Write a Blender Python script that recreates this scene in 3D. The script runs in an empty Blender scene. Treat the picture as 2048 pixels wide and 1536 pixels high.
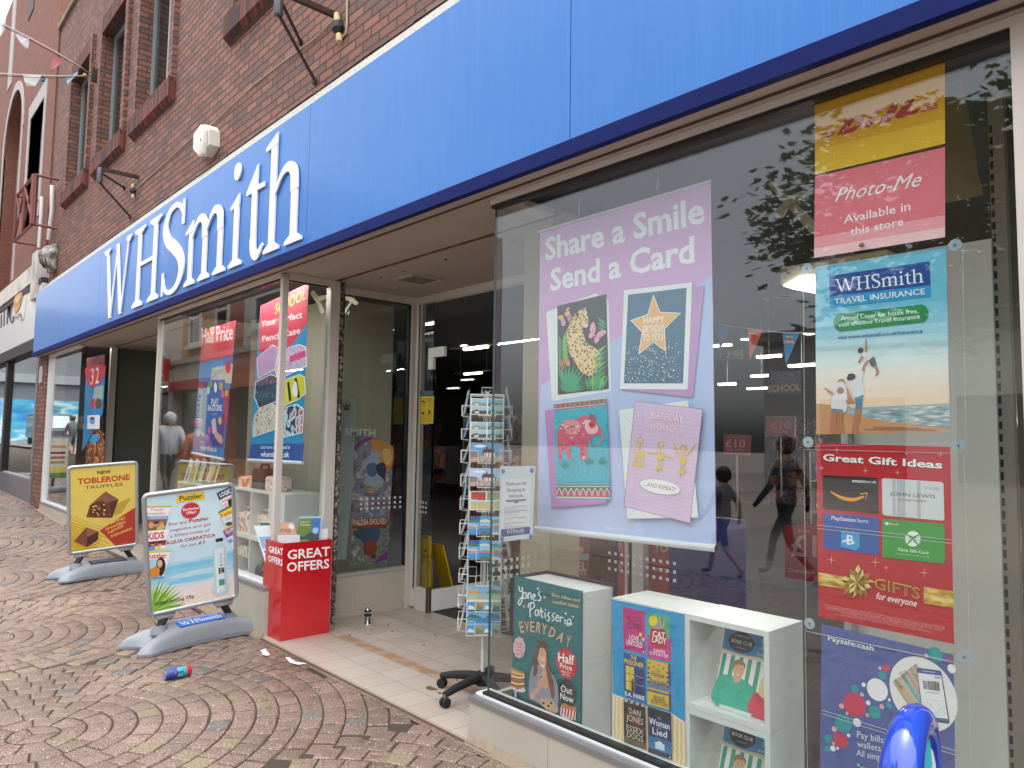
import bpy, bmesh, math, random
from mathutils import Vector, Matrix
random.seed(7)
SC = bpy.context.scene
COL = SC.collection
rad = math.radians

# ---------------------------------------------------------------- camera, sky, sun, exposure
CAM = Vector((0.0, -2.5405, 1.6))
YAW, PITCH, ROLL, FPX = rad(47.7569), rad(4.1986), rad(0.8470), 1466.79
_f = Vector((-math.sin(YAW) * math.cos(PITCH), math.cos(YAW) * math.cos(PITCH), math.sin(PITCH)))
_r0 = Vector((math.cos(YAW), math.sin(YAW), 0))
_u0 = _r0.cross(_f)
_r = _r0 * math.cos(ROLL) + _u0 * math.sin(ROLL)
_u = -_r0 * math.sin(ROLL) + _u0 * math.cos(ROLL)
cd = bpy.data.cameras.new("camera")
cam = bpy.data.objects.new("camera", cd)
COL.objects.link(cam)
cd.sensor_fit = 'HORIZONTAL'
cd.sensor_width = 36
cd.lens = 36 * FPX / 2048
cd.clip_start, cd.clip_end = 0.05, 600
cam.matrix_world = Matrix(((_r.x, _u.x, -_f.x, CAM.x), (_r.y, _u.y, -_f.y, CAM.y), (_r.z, _u.z, -_f.z, CAM.z), (0, 0, 0, 1)))
SC.camera = cam

SUN_EL, SUN_ROT = rad(82), rad(60)
W = bpy.data.worlds.new("World")
SC.world = W
W.use_nodes = True
nt = W.node_tree
sky = nt.nodes.new("ShaderNodeTexSky")
sky.sky_type = 'NISHITA'
sky.sun_disc = False
sky.sun_elevation, sky.sun_rotation = SUN_EL, SUN_ROT
sky.air_density, sky.dust_density, sky.ozone_density = 1.0, 4.0, 1.0
hsv = nt.nodes.new("ShaderNodeHueSaturation")
hsv.inputs['Saturation'].default_value = 0.22
bg = nt.nodes["Background"]
nt.links.new(sky.outputs[0], hsv.inputs['Color'])
nt.links.new(hsv.outputs[0], bg.inputs[0])
bg.inputs[1].default_value = 0.15
sl = bpy.data.lights.new("sun", 'SUN')
sl.energy, sl.angle, sl.color = 1.5, rad(120), (1.0, 0.97, 0.93)
sun = bpy.data.objects.new("sun", sl)
COL.objects.link(sun)
sun.location = (0, -10, 30)
sd = Vector((math.sin(SUN_ROT) * math.cos(SUN_EL), math.cos(SUN_ROT) * math.cos(SUN_EL), math.sin(SUN_EL)))
sun.rotation_euler = sd.to_track_quat('Z', 'Y').to_euler()
SC.view_settings.view_transform = 'Standard'
SC.view_settings.look = 'None'
SC.view_settings.exposure = 1.58
SC.view_settings.gamma = 1
SC.cycles.max_bounces = 10
SC.cycles.transparent_max_bounces = 24
SC.cycles.glossy_bounces = 5
SC.cycles.use_denoising = True
SC.cycles.sample_clamp_indirect = 6

# ---------------------------------------------------------------- measuring: a photo pixel (2048 wide) onto a real plane
def ray(px, py):
    return _f + _r * ((px - 1024) / FPX) - _u * ((py - 768) / FPX)
def on(px, py, O, N):
    d = ray(px, py)
    return CAM + d * ((O - CAM).dot(N) / d.dot(N))
def onY(px, py, Y=0.0):
    d = ray(px, py)
    return CAM + d * ((Y - CAM.y) / d.y)
def onX(px, py, X):
    d = ray(px, py)
    return CAM + d * ((X - CAM.x) / d.x)
def onZ(px, py, Z=0.0):
    d = ray(px, py)
    return CAM + d * ((Z - CAM.z) / d.z)

# ---------------------------------------------------------------- materials (all procedural)
def lin(c):
    c /= 255.0
    return c / 12.92 if c <= 0.04045 else ((c + 0.055) / 1.055) ** 2.4
def hx(s):
    return tuple(lin(int(s[i:i + 2], 16)) for i in (0, 2, 4))
_M = {}
def mat(name, col=None, rough=0.5, var=0.06, scale=18, bump=0.0, metal=0.0, emit=0.0, spec=0.5, coat=0.0, bscale=None):
    """principled paint/plastic/paper with a little procedural unevenness; col is 'rrggbb' of the thing itself"""
    if name in _M:
        return _M[name]
    m = bpy.data.materials.new(name)
    m.use_nodes = True
    t = m.node_tree
    p = t.nodes["Principled BSDF"]
    c = hx(col)
    tc = t.nodes.new("ShaderNodeTexCoord")
    nz = t.nodes.new("ShaderNodeTexNoise")
    nz.inputs['Scale'].default_value = scale
    nz.inputs['Detail'].default_value = 5
    t.links.new(tc.outputs['Object'], nz.inputs['Vector'])
    mx = t.nodes.new("ShaderNodeMix")
    mx.data_type = 'RGBA'
    mx.inputs[6].default_value = (*[max(0, x * (1 - var * 2)) for x in c], 1)
    mx.inputs[7].default_value = (*[min(1, x * (1 + var * 2)) for x in c], 1)
    t.links.new(nz.outputs['Fac'], mx.inputs[0])
    t.links.new(mx.outputs[2], p.inputs['Base Color'])
    p.inputs['Roughness'].default_value = rough
    p.inputs['Metallic'].default_value = metal
    p.inputs['Specular IOR Level'].default_value = spec
    p.inputs['Coat Weight'].default_value = coat
    if emit:
        p.inputs['Emission Color'].default_value = (*c, 1)
        p.inputs['Emission Strength'].default_value = emit
    if bump:
        n2 = t.nodes.new("ShaderNodeTexNoise")
        n2.inputs['Scale'].default_value = bscale or scale * 4
        n2.inputs['Detail'].default_value = 4
        t.links.new(tc.outputs['Object'], n2.inputs['Vector'])
        b = t.nodes.new("ShaderNodeBump")
        b.inputs['Strength'].default_value = bump
        b.inputs['Distance'].default_value = 0.01
        t.links.new(n2.outputs['Fac'], b.inputs['Height'])
        t.links.new(b.outputs[0], p.inputs['Normal'])
    _M[name] = m
    return m
def pr(col):
    """printed ink / coloured paper of that colour"""
    return mat('print_' + col, col, rough=0.45, var=0.03, scale=9)
def ramp_mat(name, kind, cols, scale=20, rough=0.5, stretch=(1, 1, 1), bump=0.0, detail=4, coat=0.0, feature='F1'):
    """procedural texture (noise / voronoi / wave) through a colour ramp"""
    if name in _M:
        return _M[name]
    m = bpy.data.materials.new(name)
    m.use_nodes = True
    t = m.node_tree
    p = t.nodes["Principled BSDF"]
    tc = t.nodes.new("ShaderNodeTexCoord")
    mp = t.nodes.new("ShaderNodeMapping")
    mp.inputs['Scale'].default_value = stretch
    t.links.new(tc.outputs['Object'], mp.inputs['Vector'])
    if kind == 'noise':
        x = t.nodes.new("ShaderNodeTexNoise"); x.inputs['Detail'].default_value = detail; out = x.outputs['Fac']
    elif kind == 'voronoi':
        x = t.nodes.new("ShaderNodeTexVoronoi"); x.feature = feature; out = x.outputs['Distance']
    else:
        x = t.nodes.new("ShaderNodeTexWave"); x.inputs['Distortion'].default_value = detail; out = x.outputs['Fac']
    x.inputs['Scale'].default_value = scale
    t.links.new(mp.outputs[0], x.inputs['Vector'])
    r = t.nodes.new("ShaderNodeValToRGB")
    while len(r.color_ramp.elements) < len(cols):
        r.color_ramp.elements.new(0.5)
    for e, (pos, c) in zip(r.color_ramp.elements, cols):
        e.position = pos
        e.color = (*hx(c), 1)
    t.links.new(out, r.inputs[0])
    t.links.new(r.outputs[0], p.inputs['Base Color'])
    p.inputs['Roughness'].default_value = rough
    p.inputs['Coat Weight'].default_value = coat
    if bump:
        b = t.nodes.new("ShaderNodeBump"); b.inputs['Strength'].default_value = bump; b.inputs['Distance'].default_value = 0.01
        t.links.new(out, b.inputs['Height']); t.links.new(b.outputs[0], p.inputs['Normal'])
    _M[name] = m
    return m
def brick_mat(name, c1, c2, c3, mortar, bw=0.225, rh=0.075, ms=0.009, dirt=0.25, rough=0.8):
    """stretcher-bond brickwork with real mortar relief; u runs along the wall, v is height"""
    m = bpy.data.materials.new(name)
    m.use_nodes = True
    t = m.node_tree
    L = t.links.new
    p = t.nodes["Principled BSDF"]
    tc = t.nodes.new("ShaderNodeTexCoord")
    sx = t.nodes.new("ShaderNodeSeparateXYZ"); L(tc.outputs['Object'], sx.inputs[0])
    ad = t.nodes.new("ShaderNodeMath"); ad.operation = 'ADD'; L(sx.outputs[0], ad.inputs[0]); L(sx.outputs[1], ad.inputs[1])
    cb = t.nodes.new("ShaderNodeCombineXYZ"); L(ad.outputs[0], cb.inputs[0]); L(sx.outputs[2], cb.inputs[1])
    br = t.nodes.new("ShaderNodeTexBrick")
    br.inputs['Scale'].default_value = 1
    br.inputs['Brick Width'].default_value = bw
    br.inputs['Row Height'].default_value = rh
    br.inputs['Mortar Size'].default_value = ms
    br.inputs['Mortar Smooth'].default_value = 0.15
    br.inputs['Bias'].default_value = -0.1
    br.inputs['Color1'].default_value = (0, 0, 0, 1)
    br.inputs['Color2'].default_value = (1, 1, 1, 1)
    br.inputs['Mortar'].default_value = (0.5, 0.5, 0.5, 1)
    nd = t.nodes.new("ShaderNodeTexNoise"); nd.inputs['Scale'].default_value = 9
    L(tc.outputs['Object'], nd.inputs['Vector'])
    vm = t.nodes.new("ShaderNodeVectorMath"); vm.operation = 'MULTIPLY_ADD'
    vm.inputs[1].default_value = (0.008, 0.008, 0); L(nd.outputs['Color'], vm.inputs[0]); L(cb.outputs[0], vm.inputs[2])
    L(vm.outputs[0], br.inputs['Vector'])
    rp = t.nodes.new("ShaderNodeValToRGB")
    els = rp.color_ramp.elements
    els.new(0.5)
    for e, (q, c) in zip(els, ((0.0, c1), (0.45, c2), (1.0, c3))):
        e.position = q; e.color = (*hx(c), 1)
    L(br.outputs['Color'], rp.inputs[0])
    n1 = t.nodes.new("ShaderNodeTexNoise"); n1.inputs['Scale'].default_value = 1.3; n1.inputs['Detail'].default_value = 6
    L(tc.outputs['Object'], n1.inputs['Vector'])
    n3 = t.nodes.new("ShaderNodeTexNoise"); n3.inputs['Scale'].default_value = 70; n3.inputs['Detail'].default_value = 4
    L(tc.outputs['Object'], n3.inputs['Vector'])
    mg = t.nodes.new("ShaderNodeMix"); mg.data_type = 'RGBA'; mg.blend_type = 'OVERLAY'; mg.inputs[0].default_value = 0.55
    L(rp.outputs[0], mg.inputs[6]); L(n3.outputs['Fac'], mg.inputs[7])
    md = t.nodes.new("ShaderNodeMix"); md.data_type = 'RGBA'; md.blend_type = 'MULTIPLY'
    mr = t.nodes.new("ShaderNodeMapRange"); mr.inputs[1].default_value = 0.35; mr.inputs[2].default_value = 0.75
    mr.inputs[3].default_value = 0; mr.inputs[4].default_value = dirt
    L(n1.outputs['Fac'], mr.inputs[0]); L(mr.outputs[0], md.inputs[0]); L(mg.outputs[2], md.inputs[6])
    md.inputs[7].default_value = (0.25, 0.24, 0.27, 1)
    mo = t.nodes.new("ShaderNodeMix"); mo.data_type = 'RGBA'
    L(br.outputs['Fac'], mo.inputs[0]); L(md.outputs[2], mo.inputs[6]); mo.inputs[7].default_value = (*hx(mortar), 1)
    L(mo.outputs[2], p.inputs['Base Color'])
    p.inputs['Roughness'].default_value = rough
    iv = t.nodes.new("ShaderNodeMath"); iv.operation = 'MULTIPLY_ADD'; iv.inputs[1].default_value = -1.0
    L(br.outputs['Fac'], iv.inputs[0])
    ml = t.nodes.new("ShaderNodeMath"); ml.operation = 'MULTIPLY'; ml.inputs[1].default_value = 0.25; L(n3.outputs['Fac'], ml.inputs[0])
    L(ml.outputs[0], iv.inputs[2])
    b = t.nodes.new("ShaderNodeBump"); b.inputs['Strength'].default_value = 0.9; b.inputs['Distance'].default_value = 0.012
    L(iv.outputs[0], b.inputs['Height']); L(b.outputs[0], p.inputs['Normal'])
    return m
def glass_mat(name, tint=(0.86, 0.9, 0.88), rough=0.0, base=0.045, wob=0.0):
    """window glass: see-through, with Schlick reflection by the angle of the surface"""
    if name in _M:
        return _M[name]
    m = bpy.data.materials.new(name)
    m.use_nodes = True
    t = m.node_tree
    L = t.links.new
    for n in list(t.nodes):
        if n.type != 'OUTPUT_MATERIAL':
            t.nodes.remove(n)
    out = [n for n in t.nodes if n.type == 'OUTPUT_MATERIAL'][0]
    tr = t.nodes.new("ShaderNodeBsdfTransparent"); tr.inputs[0].default_value = (*tint, 1)
    gl = t.nodes.new("ShaderNodeBsdfGlossy"); gl.inputs['Roughness'].default_value = rough; gl.inputs[0].default_value = (0.95, 0.97, 1, 1)
    lw = t.nodes.new("ShaderNodeLayerWeight"); lw.inputs[0].default_value = 0.5
    pw = t.nodes.new("ShaderNodeMath"); pw.operation = 'POWER'; pw.inputs[1].default_value = 5
    L(lw.outputs['Facing'], pw.inputs[0])
    ma = t.nodes.new("ShaderNodeMath"); ma.operation = 'MULTIPLY_ADD'; ma.inputs[1].default_value = 1 - base; ma.inputs[2].default_value = base
    L(pw.outputs[0], ma.inputs[0])
    mx = t.nodes.new("ShaderNodeMixShader")
    L(ma.outputs[0], mx.inputs[0]); L(tr.outputs[0], mx.inputs[1]); L(gl.outputs[0], mx.inputs[2])
    if wob:
        tc = t.nodes.new("ShaderNodeTexCoord")
        nz = t.nodes.new("ShaderNodeTexNoise"); nz.inputs['Scale'].default_value = 2.2; nz.inputs['Detail'].default_value = 1
        L(tc.outputs['Object'], nz.inputs['Vector'])
        b = t.nodes.new("ShaderNodeBump"); b.inputs['Strength'].default_value = wob; b.inputs['Distance'].default_value = 0.01
        L(nz.outputs['Fac'], b.inputs['Height']); L(b.outputs[0], gl.inputs['Normal'])
    L(mx.outputs[0], out.inputs[0])
    _M[name] = m
    return m

# ---------------------------------------------------------------- objects
def tag(o, label=None, cat=None, group=None, kind=None):
    if label: o['label'] = label
    if cat: o['category'] = cat
    if group: o['group'] = group
    if kind: o['kind'] = kind
    return o
def thing(name, label, cat, loc=(0, 0, 0), group=None):
    o = bpy.data.objects.new(name, None)
    o.empty_display_size = 0.1
    o.location = loc
    COL.objects.link(o)
    return tag(o, label, cat, group)
def link(name, me, parent=None):
    o = bpy.data.objects.new(name, me)
    COL.objects.link(o)
    if parent is not None:
        o.parent = parent
        o.matrix_parent_inverse = Matrix.Identity(4)
        w = Vector((0, 0, 0))
        q = parent
        while q is not None:
            w += q.location
            q = q.parent
        o.location = -w          # meshes are written in world coordinates
    return o
def clone(o, loc=None, rz=None, parent=None):
    c = o.copy()
    COL.objects.link(c)
    if parent is not None: c.parent = parent
    if loc is not None: c.location = loc
    if rz is not None: c.rotation_euler.z = rz
    for ch in list(o.children):
        clone(ch, parent=c)
    return c
class MB:
    """collects shapes, then links them as ONE mesh object"""
    def __init__(s):
        s.v, s.f, s.m, s.mats, s.sm = [], [], [], [], []
    def mi(s, m):
        if m not in s.mats: s.mats.append(m)
        return s.mats.index(m)
    def add(s, vs, fs, m, smooth=False):
        b = len(s.v); k = s.mi(m)
        s.v += [tuple(v) for v in vs]
        for f in fs:
            s.f.append([b + i for i in f]); s.m.append(k); s.sm.append(smooth)
        return s
    def face(s, pts, m):
        return s.add(pts, [list(range(len(pts)))], m)
    def box(s, a, b, m, bev=0.0):
        x0, y0, z0 = [min(a[i], b[i]) for i in range(3)]
        x1, y1, z1 = [max(a[i], b[i]) for i in range(3)]
        if not bev:
            vs = [(x, y, z) for x in (x0, x1) for y in (y0, y1) for z in (z0, z1)]
            return s.add(vs, [(0, 1, 3, 2), (4, 6, 7, 5), (0, 4, 5, 1), (2, 3, 7, 6), (0, 2, 6, 4), (1, 5, 7, 3)], m)
        bm = bmesh.new()
        bmesh.ops.create_cube(bm, size=1)
        for v in bm.verts:
            v.co = Vector(((x0 + x1) / 2 + v.co.x * (x1 - x0), (y0 + y1) / 2 + v.co.y * (y1 - y0), (z0 + z1) / 2 + v.co.z * (z1 - z0)))
        bmesh.ops.bevel(bm, geom=bm.edges[:], offset=bev, segments=2, profile=0.5, affect='EDGES')
        return s.bm(bm, m)
    def obox(s, c, ax, ay, az, m, bev=0.0):
        """box with centre c and half-axis vectors"""
        c, ax, ay, az = map(Vector, (c, ax, ay, az))
        if not bev:
            vs = [c + ax * i + ay * j + az * k for i in (-1, 1) for j in (-1, 1) for k in (-1, 1)]
            return s.add(vs, [(0, 1, 3, 2), (4, 6, 7, 5), (0, 4, 5, 1), (2, 3, 7, 6), (0, 2, 6, 4), (1, 5, 7, 3)], m)
        bm = bmesh.new()
        bmesh.ops.create_cube(bm, size=2)
        sc = Matrix((ax, ay, az)).transposed()
        for v in bm.verts: v.co = Vector((v.co.x * ax.length, v.co.y * ay.length, v.co.z * az.length))
        bmesh.ops.bevel(bm, geom=bm.edges[:], offset=bev, segments=2, profile=0.5, affect='EDGES')
        X, Y, Z = ax.normalized(), ay.normalized(), az.normalized()
        for v in bm.verts: v.co = c + X * v.co.x + Y * v.co.y + Z * v.co.z
        return s.bm(bm, m)
    def bm(s, bm, m, smooth=False):
        bm.verts.index_update()
        s.add([v.co[:] for v in bm.verts], [[v.index for v in f.verts] for f in bm.faces], m, smooth)
        bm.free()
        return s
    def prism(s, pts, d, m):
        """polygon pts (3-D) pushed by vector d"""
        d = Vector(d); n = len(pts)
        vs = [Vector(p) for p in pts] + [Vector(p) + d for p in pts]
        fs = [list(range(n))[::-1], list(range(n, 2 * n))] + [(i, (i + 1) % n, n + (i + 1) % n, n + i) for i in range(n)]
        return s.add(vs, fs, m)
    def tube(s, pts, r, m, n=8, closed=False, caps=True):
        pts = [Vector(p) for p in pts]
        if not hasattr(r, '__len__'): r = [r] * len(pts)
        N = len(pts); rings = []; prev = None
        for i, p in enumerate(pts):
            a = pts[(i - 1) % N] if (closed or i > 0) else p
            b = pts[(i + 1) % N] if (closed or i < N - 1) else p
            t = (b - a)
            if t.length < 1e-9: t = Vector((0, 0, 1))
            t.normalize()
            if prev is None:
                x = t.cross(Vector((0, 0, 1)))
                if x.length < 0.1: x = t.cross(Vector((1, 0, 0)))
            else:
                x = prev - t * prev.dot(t)
                if x.length < 1e-6: x = t.cross(Vector((0, 0, 1)))
            x.normalize(); prev = x
            y = t.cross(x)
            rings.append([p + (x * math.cos(2 * math.pi * k / n) + y * math.sin(2 * math.pi * k / n)) * r[i] for k in range(n)])
        vs = [q for R in rings for q in R]; fs = []
        for i in range(N if closed else N - 1):
            j = (i + 1) % N
            for k in range(n):
                fs.append((i * n + k, i * n + (k + 1) % n, j * n + (k + 1) % n, j * n + k))
        if caps and not closed:
            fs += [list(range(n))[::-1], list(range((N - 1) * n, N * n))]
        return s.add(vs, fs, m, True)
    def lathe(s, prof, c, m, n=24, axis=(0, 0, 1)):
        """prof: (radius, height) pairs round an axis through c"""
        c = Vector(c); ax = Vector(axis).normalized()
        x = ax.orthogonal().normalized(); y = ax.cross(x)
        vs = [c + ax * h + (x * math.cos(2 * math.pi * k / n) + y * math.sin(2 * math.pi * k / n)) * r for r, h in prof for k in range(n)]
        P = len(prof); fs = []
        for i in range(P - 1):
            for k in range(n):
                fs.append((i * n + k, i * n + (k + 1) % n, (i + 1) * n + (k + 1) % n, (i + 1) * n + k))
        fs += [list(range(n))[::-1], list(range((P - 1) * n, P * n))]
        return s.add(vs, fs, m, True)
    def blob(s, c, r, m, sub=2, sc=(1, 1, 1), jit=0.0):
        bm = bmesh.new()
        bmesh.ops.create_icosphere(bm, subdivisions=sub, radius=1)
        for v in bm.verts:
            k = r * (1 + random.uniform(-jit, jit))
            v.co = Vector((c[0] + v.co.x * sc[0] * k, c[1] + v.co.y * sc[1] * k, c[2] + v.co.z * sc[2] * k))
        return s.bm(bm, m, True)
    def build(s, name, parent=None, edges=None):
        me = bpy.data.meshes.new(name)
        me.from_pydata(s.v, [], s.f)
        for m in s.mats: me.materials.append(m)
        me.polygons.foreach_set('material_index', s.m)
        me.polygons.foreach_set('use_smooth', s.sm)
        me.update()
        if any(s.sm):
            try: me.set_sharp_from_angle(angle=rad(40))
            except Exception: pass
        return link(name, me, parent)
def catmull(pts, k=6, closed=False):
    pts = [Vector((*p, 0)) if len(p) == 2 else Vector(p) for p in pts]
    n = len(pts); out = []
    rng = range(n if closed else n - 1)
    for i in rng:
        p0 = pts[(i - 1) % n] if (closed or i > 0) else pts[0] * 2 - pts[1]
        p1, p2 = pts[i], pts[(i + 1) % n]
        p3 = pts[(i + 2) % n] if (closed or i < n - 2) else pts[-1] * 2 - pts[-2]
        for j in range(k):
            t = j / k
            out.append(0.5 * ((2 * p1) + (p2 - p0) * t + (2 * p0 - 5 * p1 + 4 * p2 - p3) * t * t + (3 * p1 - p0 - 3 * p2 + p3) * t ** 3))
    if not closed: out.append(pts[-1])
    return out
def brush(pts, w, k=6):
    """2-D stroke of varying width -> outline"""
    if not hasattr(w, '__len__'): w = [w] * len(pts)
    P = catmull([(p[0], p[1], ww) for p, ww in zip(pts, w)], k) if k > 1 else [Vector((p[0], p[1], ww)) for p, ww in zip(pts, w)]
    l, r = [], []
    for i, p in enumerate(P):
        a, b = P[max(0, i - 1)], P[min(len(P) - 1, i + 1)]
        t = Vector((b.x - a.x, b.y - a.y)); t.normalize() if t.length else None
        n = Vector((-t.y, t.x)) * (p.z / 2)
        l.append((p.x + n.x, p.y + n.y)); r.append((p.x - n.x, p.y - n.y))
    return l + r[::-1]
# ---------------------------------------------------------------- lettering
_T = {}
_tc = bpy.data.curves.new("lettering_source", 'FONT')
_to = bpy.data.objects.new("lettering_source", _tc)
def glyphs(txt, bold=0.0, res=2):
    """triangles of a line of text, baseline 0, cap height 1, starting at x = 0"""
    k = (txt, bold)
    if k not in _T:
        _tc.body = txt; _tc.size = 1.0; _tc.offset = bold; _tc.resolution_u = res; _tc.fill_mode = 'FRONT'
        me = bpy.data.meshes.new_from_object(_to)
        vs = [v.co.copy() for v in me.vertices]; fs = [list(p.vertices) for p in me.polygons]
        bpy.data.meshes.remove(me)
        if not vs: vs = [Vector((0, 0, 0)), Vector((1, 0, 0))]
        x0 = min(v.x for v in vs); CH = 0.682
        _T[k] = ([((v.x - x0) / CH, v.y / CH) for v in vs], fs, (max(v.x for v in vs) - x0) / CH)
    return _T[k]
# serif capitals and small letters drawn stroke by stroke (cap height 1); each glyph: (advance, [outlines])
def _serif(x, y, w, h, up):
    s = 1 if up else -1
    return [(x - w / 2, y), (x + w / 2, y), (x + w / 2, y + s * h), (x + w * 0.22, y + s * h * 2.6), (x - w * 0.22, y + s * h * 2.6), (x - w / 2, y + s * h)]
def _bar(x0, y0, x1, y1, w):
    return [(x0 - w / 2, y0), (x0 + w / 2, y0), (x1 + w / 2, y1), (x1 - w / 2, y1)]
SER = {
 'W': (1.36, [_bar(.16, .98, .44, 0, .116), _bar(.46, 0, .70, .99, .05), _bar(.68, .99, .96, 0, .116), _bar(.98, 0, 1.23, .98, .05), _serif(.15, 1, .30, .03, False), _serif(1.24, 1, .22, .03, False)]),
 'H': (0.98, [_bar(.22, .02, .22, .98, .116), _bar(.76, .02, .76, .98, .116), [(.22, .5), (.76, .5), (.76, .548), (.22, .548)], _serif(.22, 0, .36, .03, True), _serif(.76, 0, .36, .03, True), _serif(.22, 1, .36, .03, False), _serif(.76, 1, .36, .03, False)]),
 'S': (0.62, [brush([(.52, .72), (.49, .88), (.36, .985), (.19, .95), (.105, .79), (.17, .63), (.33, .51), (.48, .37), (.52, .21), (.43, .06), (.28, .012), (.14, .07), (.085, .26)], [.02, .045, .06, .078, .112, .13, .138, .13, .112, .078, .06, .045, .02]), [(.49, .72), (.535, .72), (.535, 1.0), (.50, 1.0)], [(.07, .0), (.105, .0), (.11, .27), (.07, .27)]]),
 'm': (1.06, [_bar(.16, .02, .16, .62, .104), _bar(.53, .02, .53, .45, .104), _bar(.90, .02, .90, .45, .104), _serif(.16, 0, .28, .026, True), _serif(.53, 0, .28, .026, True), _serif(.90, 0, .28, .026, True), [(.02, .585), (.22, .69), (.22, .58), (.1, .56), (.02, .56)], brush([(.20, .50), (.30, .62), (.41, .665), (.51, .60), (.53, .44)], [.03, .05, .08, .11, .12]), brush([(.57, .50), (.67, .62), (.78, .665), (.88, .60), (.90, .44)], [.03, .05, .08, .11, .12])]),
 'i': (0.36, [_bar(.18, .02, .18, .62, .104), _serif(.18, 0, .30, .026, True), [(.04, .585), (.24, .69), (.24, .58), (.12, .56), (.04, .56)], [(.17 + .075 * math.cos(a * math.pi / 10), .91 + .085 * math.sin(a * math.pi / 10)) for a in range(20)]]),
 't': (0.42, [_bar(.19, .16, .19, .70, .104), [(.02, .615), (.39, .615), (.39, .66), (.02, .66)], [(.03, .655), (.25, .86), (.25, .655)], brush([(.19, .20), (.21, .07), (.29, .02), (.40, .10)], [.12, .11, .08, .03])]),
 'h': (0.72, [_bar(.16, .02, .16, .97, .104), _bar(.55, .02, .55, .45, .104), _serif(.16, 0, .29, .026, True), _serif(.55, 0, .29, .026, True), [(.01, .945), (.22, 1.03), (.22, .93), (.1, .915), (.01, .915)], brush([(.20, .49), (.31, .62), (.43, .665), (.53, .60), (.55, .44)], [.03, .05, .08, .11, .12])]),
}
class Flat:
    """printing on a flat sheet: shapes given as photo pixels, measured onto the sheet's own plane (O, N)"""
    def __init__(s, O, N, step=0.00008):
        s.O, s.N, s.mb, s.step, s.lay = Vector(O), Vector(N).normalized(), MB(), step, 0
        if s.N.dot(CAM - s.O) < 0: s.N = -s.N
    def P(s, p, lay=None):
        return on(p[0], p[1], s.O, s.N) + s.N * (s.step * (s.lay if lay is None else lay))
    def up(s, n=1):
        s.lay += n; return s
    def poly(s, pts, m):
        if isinstance(m, str): m = pr(m)
        s.lay += 1
        s.mb.face([s.P(p) for p in pts], m); return s
    def slab(s, pts, m, t=0.003):
        if isinstance(m, str): m = pr(m)
        s.mb.prism([s.P(p) for p in pts], -s.N * t, m); return s
    def ell(s, c, a, b=None, m='ffffff', n=28):
        """ellipse: centre, half-axis px vectors a, b"""
        if not hasattr(a, '__len__'): a, b = (a, 0), (0, b if b is not None else a)
        return s.poly([(c[0] + a[0] * math.cos(2 * math.pi * k / n) + b[0] * math.sin(2 * math.pi * k / n), c[1] + a[1] * math.cos(2 * math.pi * k / n) + b[1] * math.sin(2 * math.pi * k / n)) for k in range(n)], m)
    def smooth(s, pts, m, k=5):
        return s.poly([(p.x, p.y) for p in catmull(pts, k, True)], m)
    def line(s, pts, w, m, k=1):
        return s.poly(brush(pts, w, k), m)
    def text(s, txt, pl, prr, pt, m, bold=0.0, slant=0.0, mirror=False):
        """pl, prr: ends of the baseline; pt: top of a capital above pl"""
        if isinstance(m, str): m = pr(m)
        s.lay += 1
        V, F, w = glyphs(txt, round(bold * 0.6, 4))
        o = s.P(pl); ux = s.P(prr) - o; uy = s.P(pt) - o
        if mirror: vs = [o + ux * (1 - x / w) + uy * y for x, y in V]
        else: vs = [o + ux * ((x + slant * y) / w) + uy * y for x, y in V]
        s.mb.add(vs, F, m); return s
    def serif(s, pl, prr, pt, m, word='WHSmith'):
        if isinstance(m, str): m = pr(m)
        tot = sum(SER[c][0] for c in word); o = s.P(pl); ux = (s.P(prr) - o) / tot; uy = s.P(pt) - o; x = 0
        for c in word:
            for k, pts in enumerate(SER[c][1]):
                s.lay += 0.21
                s.mb.face([o + s.N * (s.step * 0.21 * (k + 1)) + ux * (x + px) + uy * py for px, py in pts], m)
            x += SER[c][0]
        s.lay += 1; return s
    def build(s, name, parent=None):
        o = s.mb.build(name, parent)
        s.mb = MB()
        return o
def lerp2(quad, u, v):
    """quad: TL, TR, BR, BL pixels"""
    tl, tr, br, bl = quad
    return tuple((tl[i] * (1 - u) + tr[i] * u) * (1 - v) + (bl[i] * (1 - u) + br[i] * u) * v for i in (0, 1))

# ================================================================ SETTING
def gz(x):
    """the street climbs gently towards the left"""
    if x > -7: return 0.0
    if x > -16: return (-7 - x) * 0.034
    return min(0.306 + (-16 - x) * 0.012, 0.7)
BRICK = brick_mat('brick_dark_red', '70554d', '8a5c4e', '98695a', '4a3e3a', dirt=0.2)
BRICK_O = brick_mat('brick_orange', '7f4a38', '8c5440', '834c3a', '705a50', dirt=0.1)
BRICK_Y = brick_mat('brick_yellow', 'c4a468', 'd8b878', 'bc9864', 'b4a898', dirt=0.2)
BRICK_R = brick_mat('brick_red', 'b05840', 'c46a4a', 'a85440', 'a8988a', dirt=0.2)
BRICK_W = brick_mat('brick_white', 'dcd8d0', 'e2ded6', 'd4d0c8', 'c8c4bc', dirt=0.2)
SOLDIER = brick_mat('brick_soldier', '3a2328', '6e3428', '8a4434', '4a3833', bw=0.0725, rh=0.23)
CREAM = mat('frame_paint', 'c9c4bd', 0.45, 0.06, 4, bump=0.05)
WHITEP = mat('white_paint', 'dcdedd', 0.35, 0.03, 4)
SOFFIT = mat('soffit_board', 'a89c92', 0.75, 0.07, 2.5, bump=0.05)
RUST = ramp_mat('rusty_gap', 'noise', ((0.3, '2a1512'), (0.5, '6e3a28'), (0.7, '8a5038')), 25, 0.9, bump=0.4)
TILEW = mat('riser_panel', 'b3aca0', 0.45, 0.05, 3)
ALU = mat('aluminium', '9c9da0', 0.38, 0.05, 6, metal=0.7)
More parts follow.
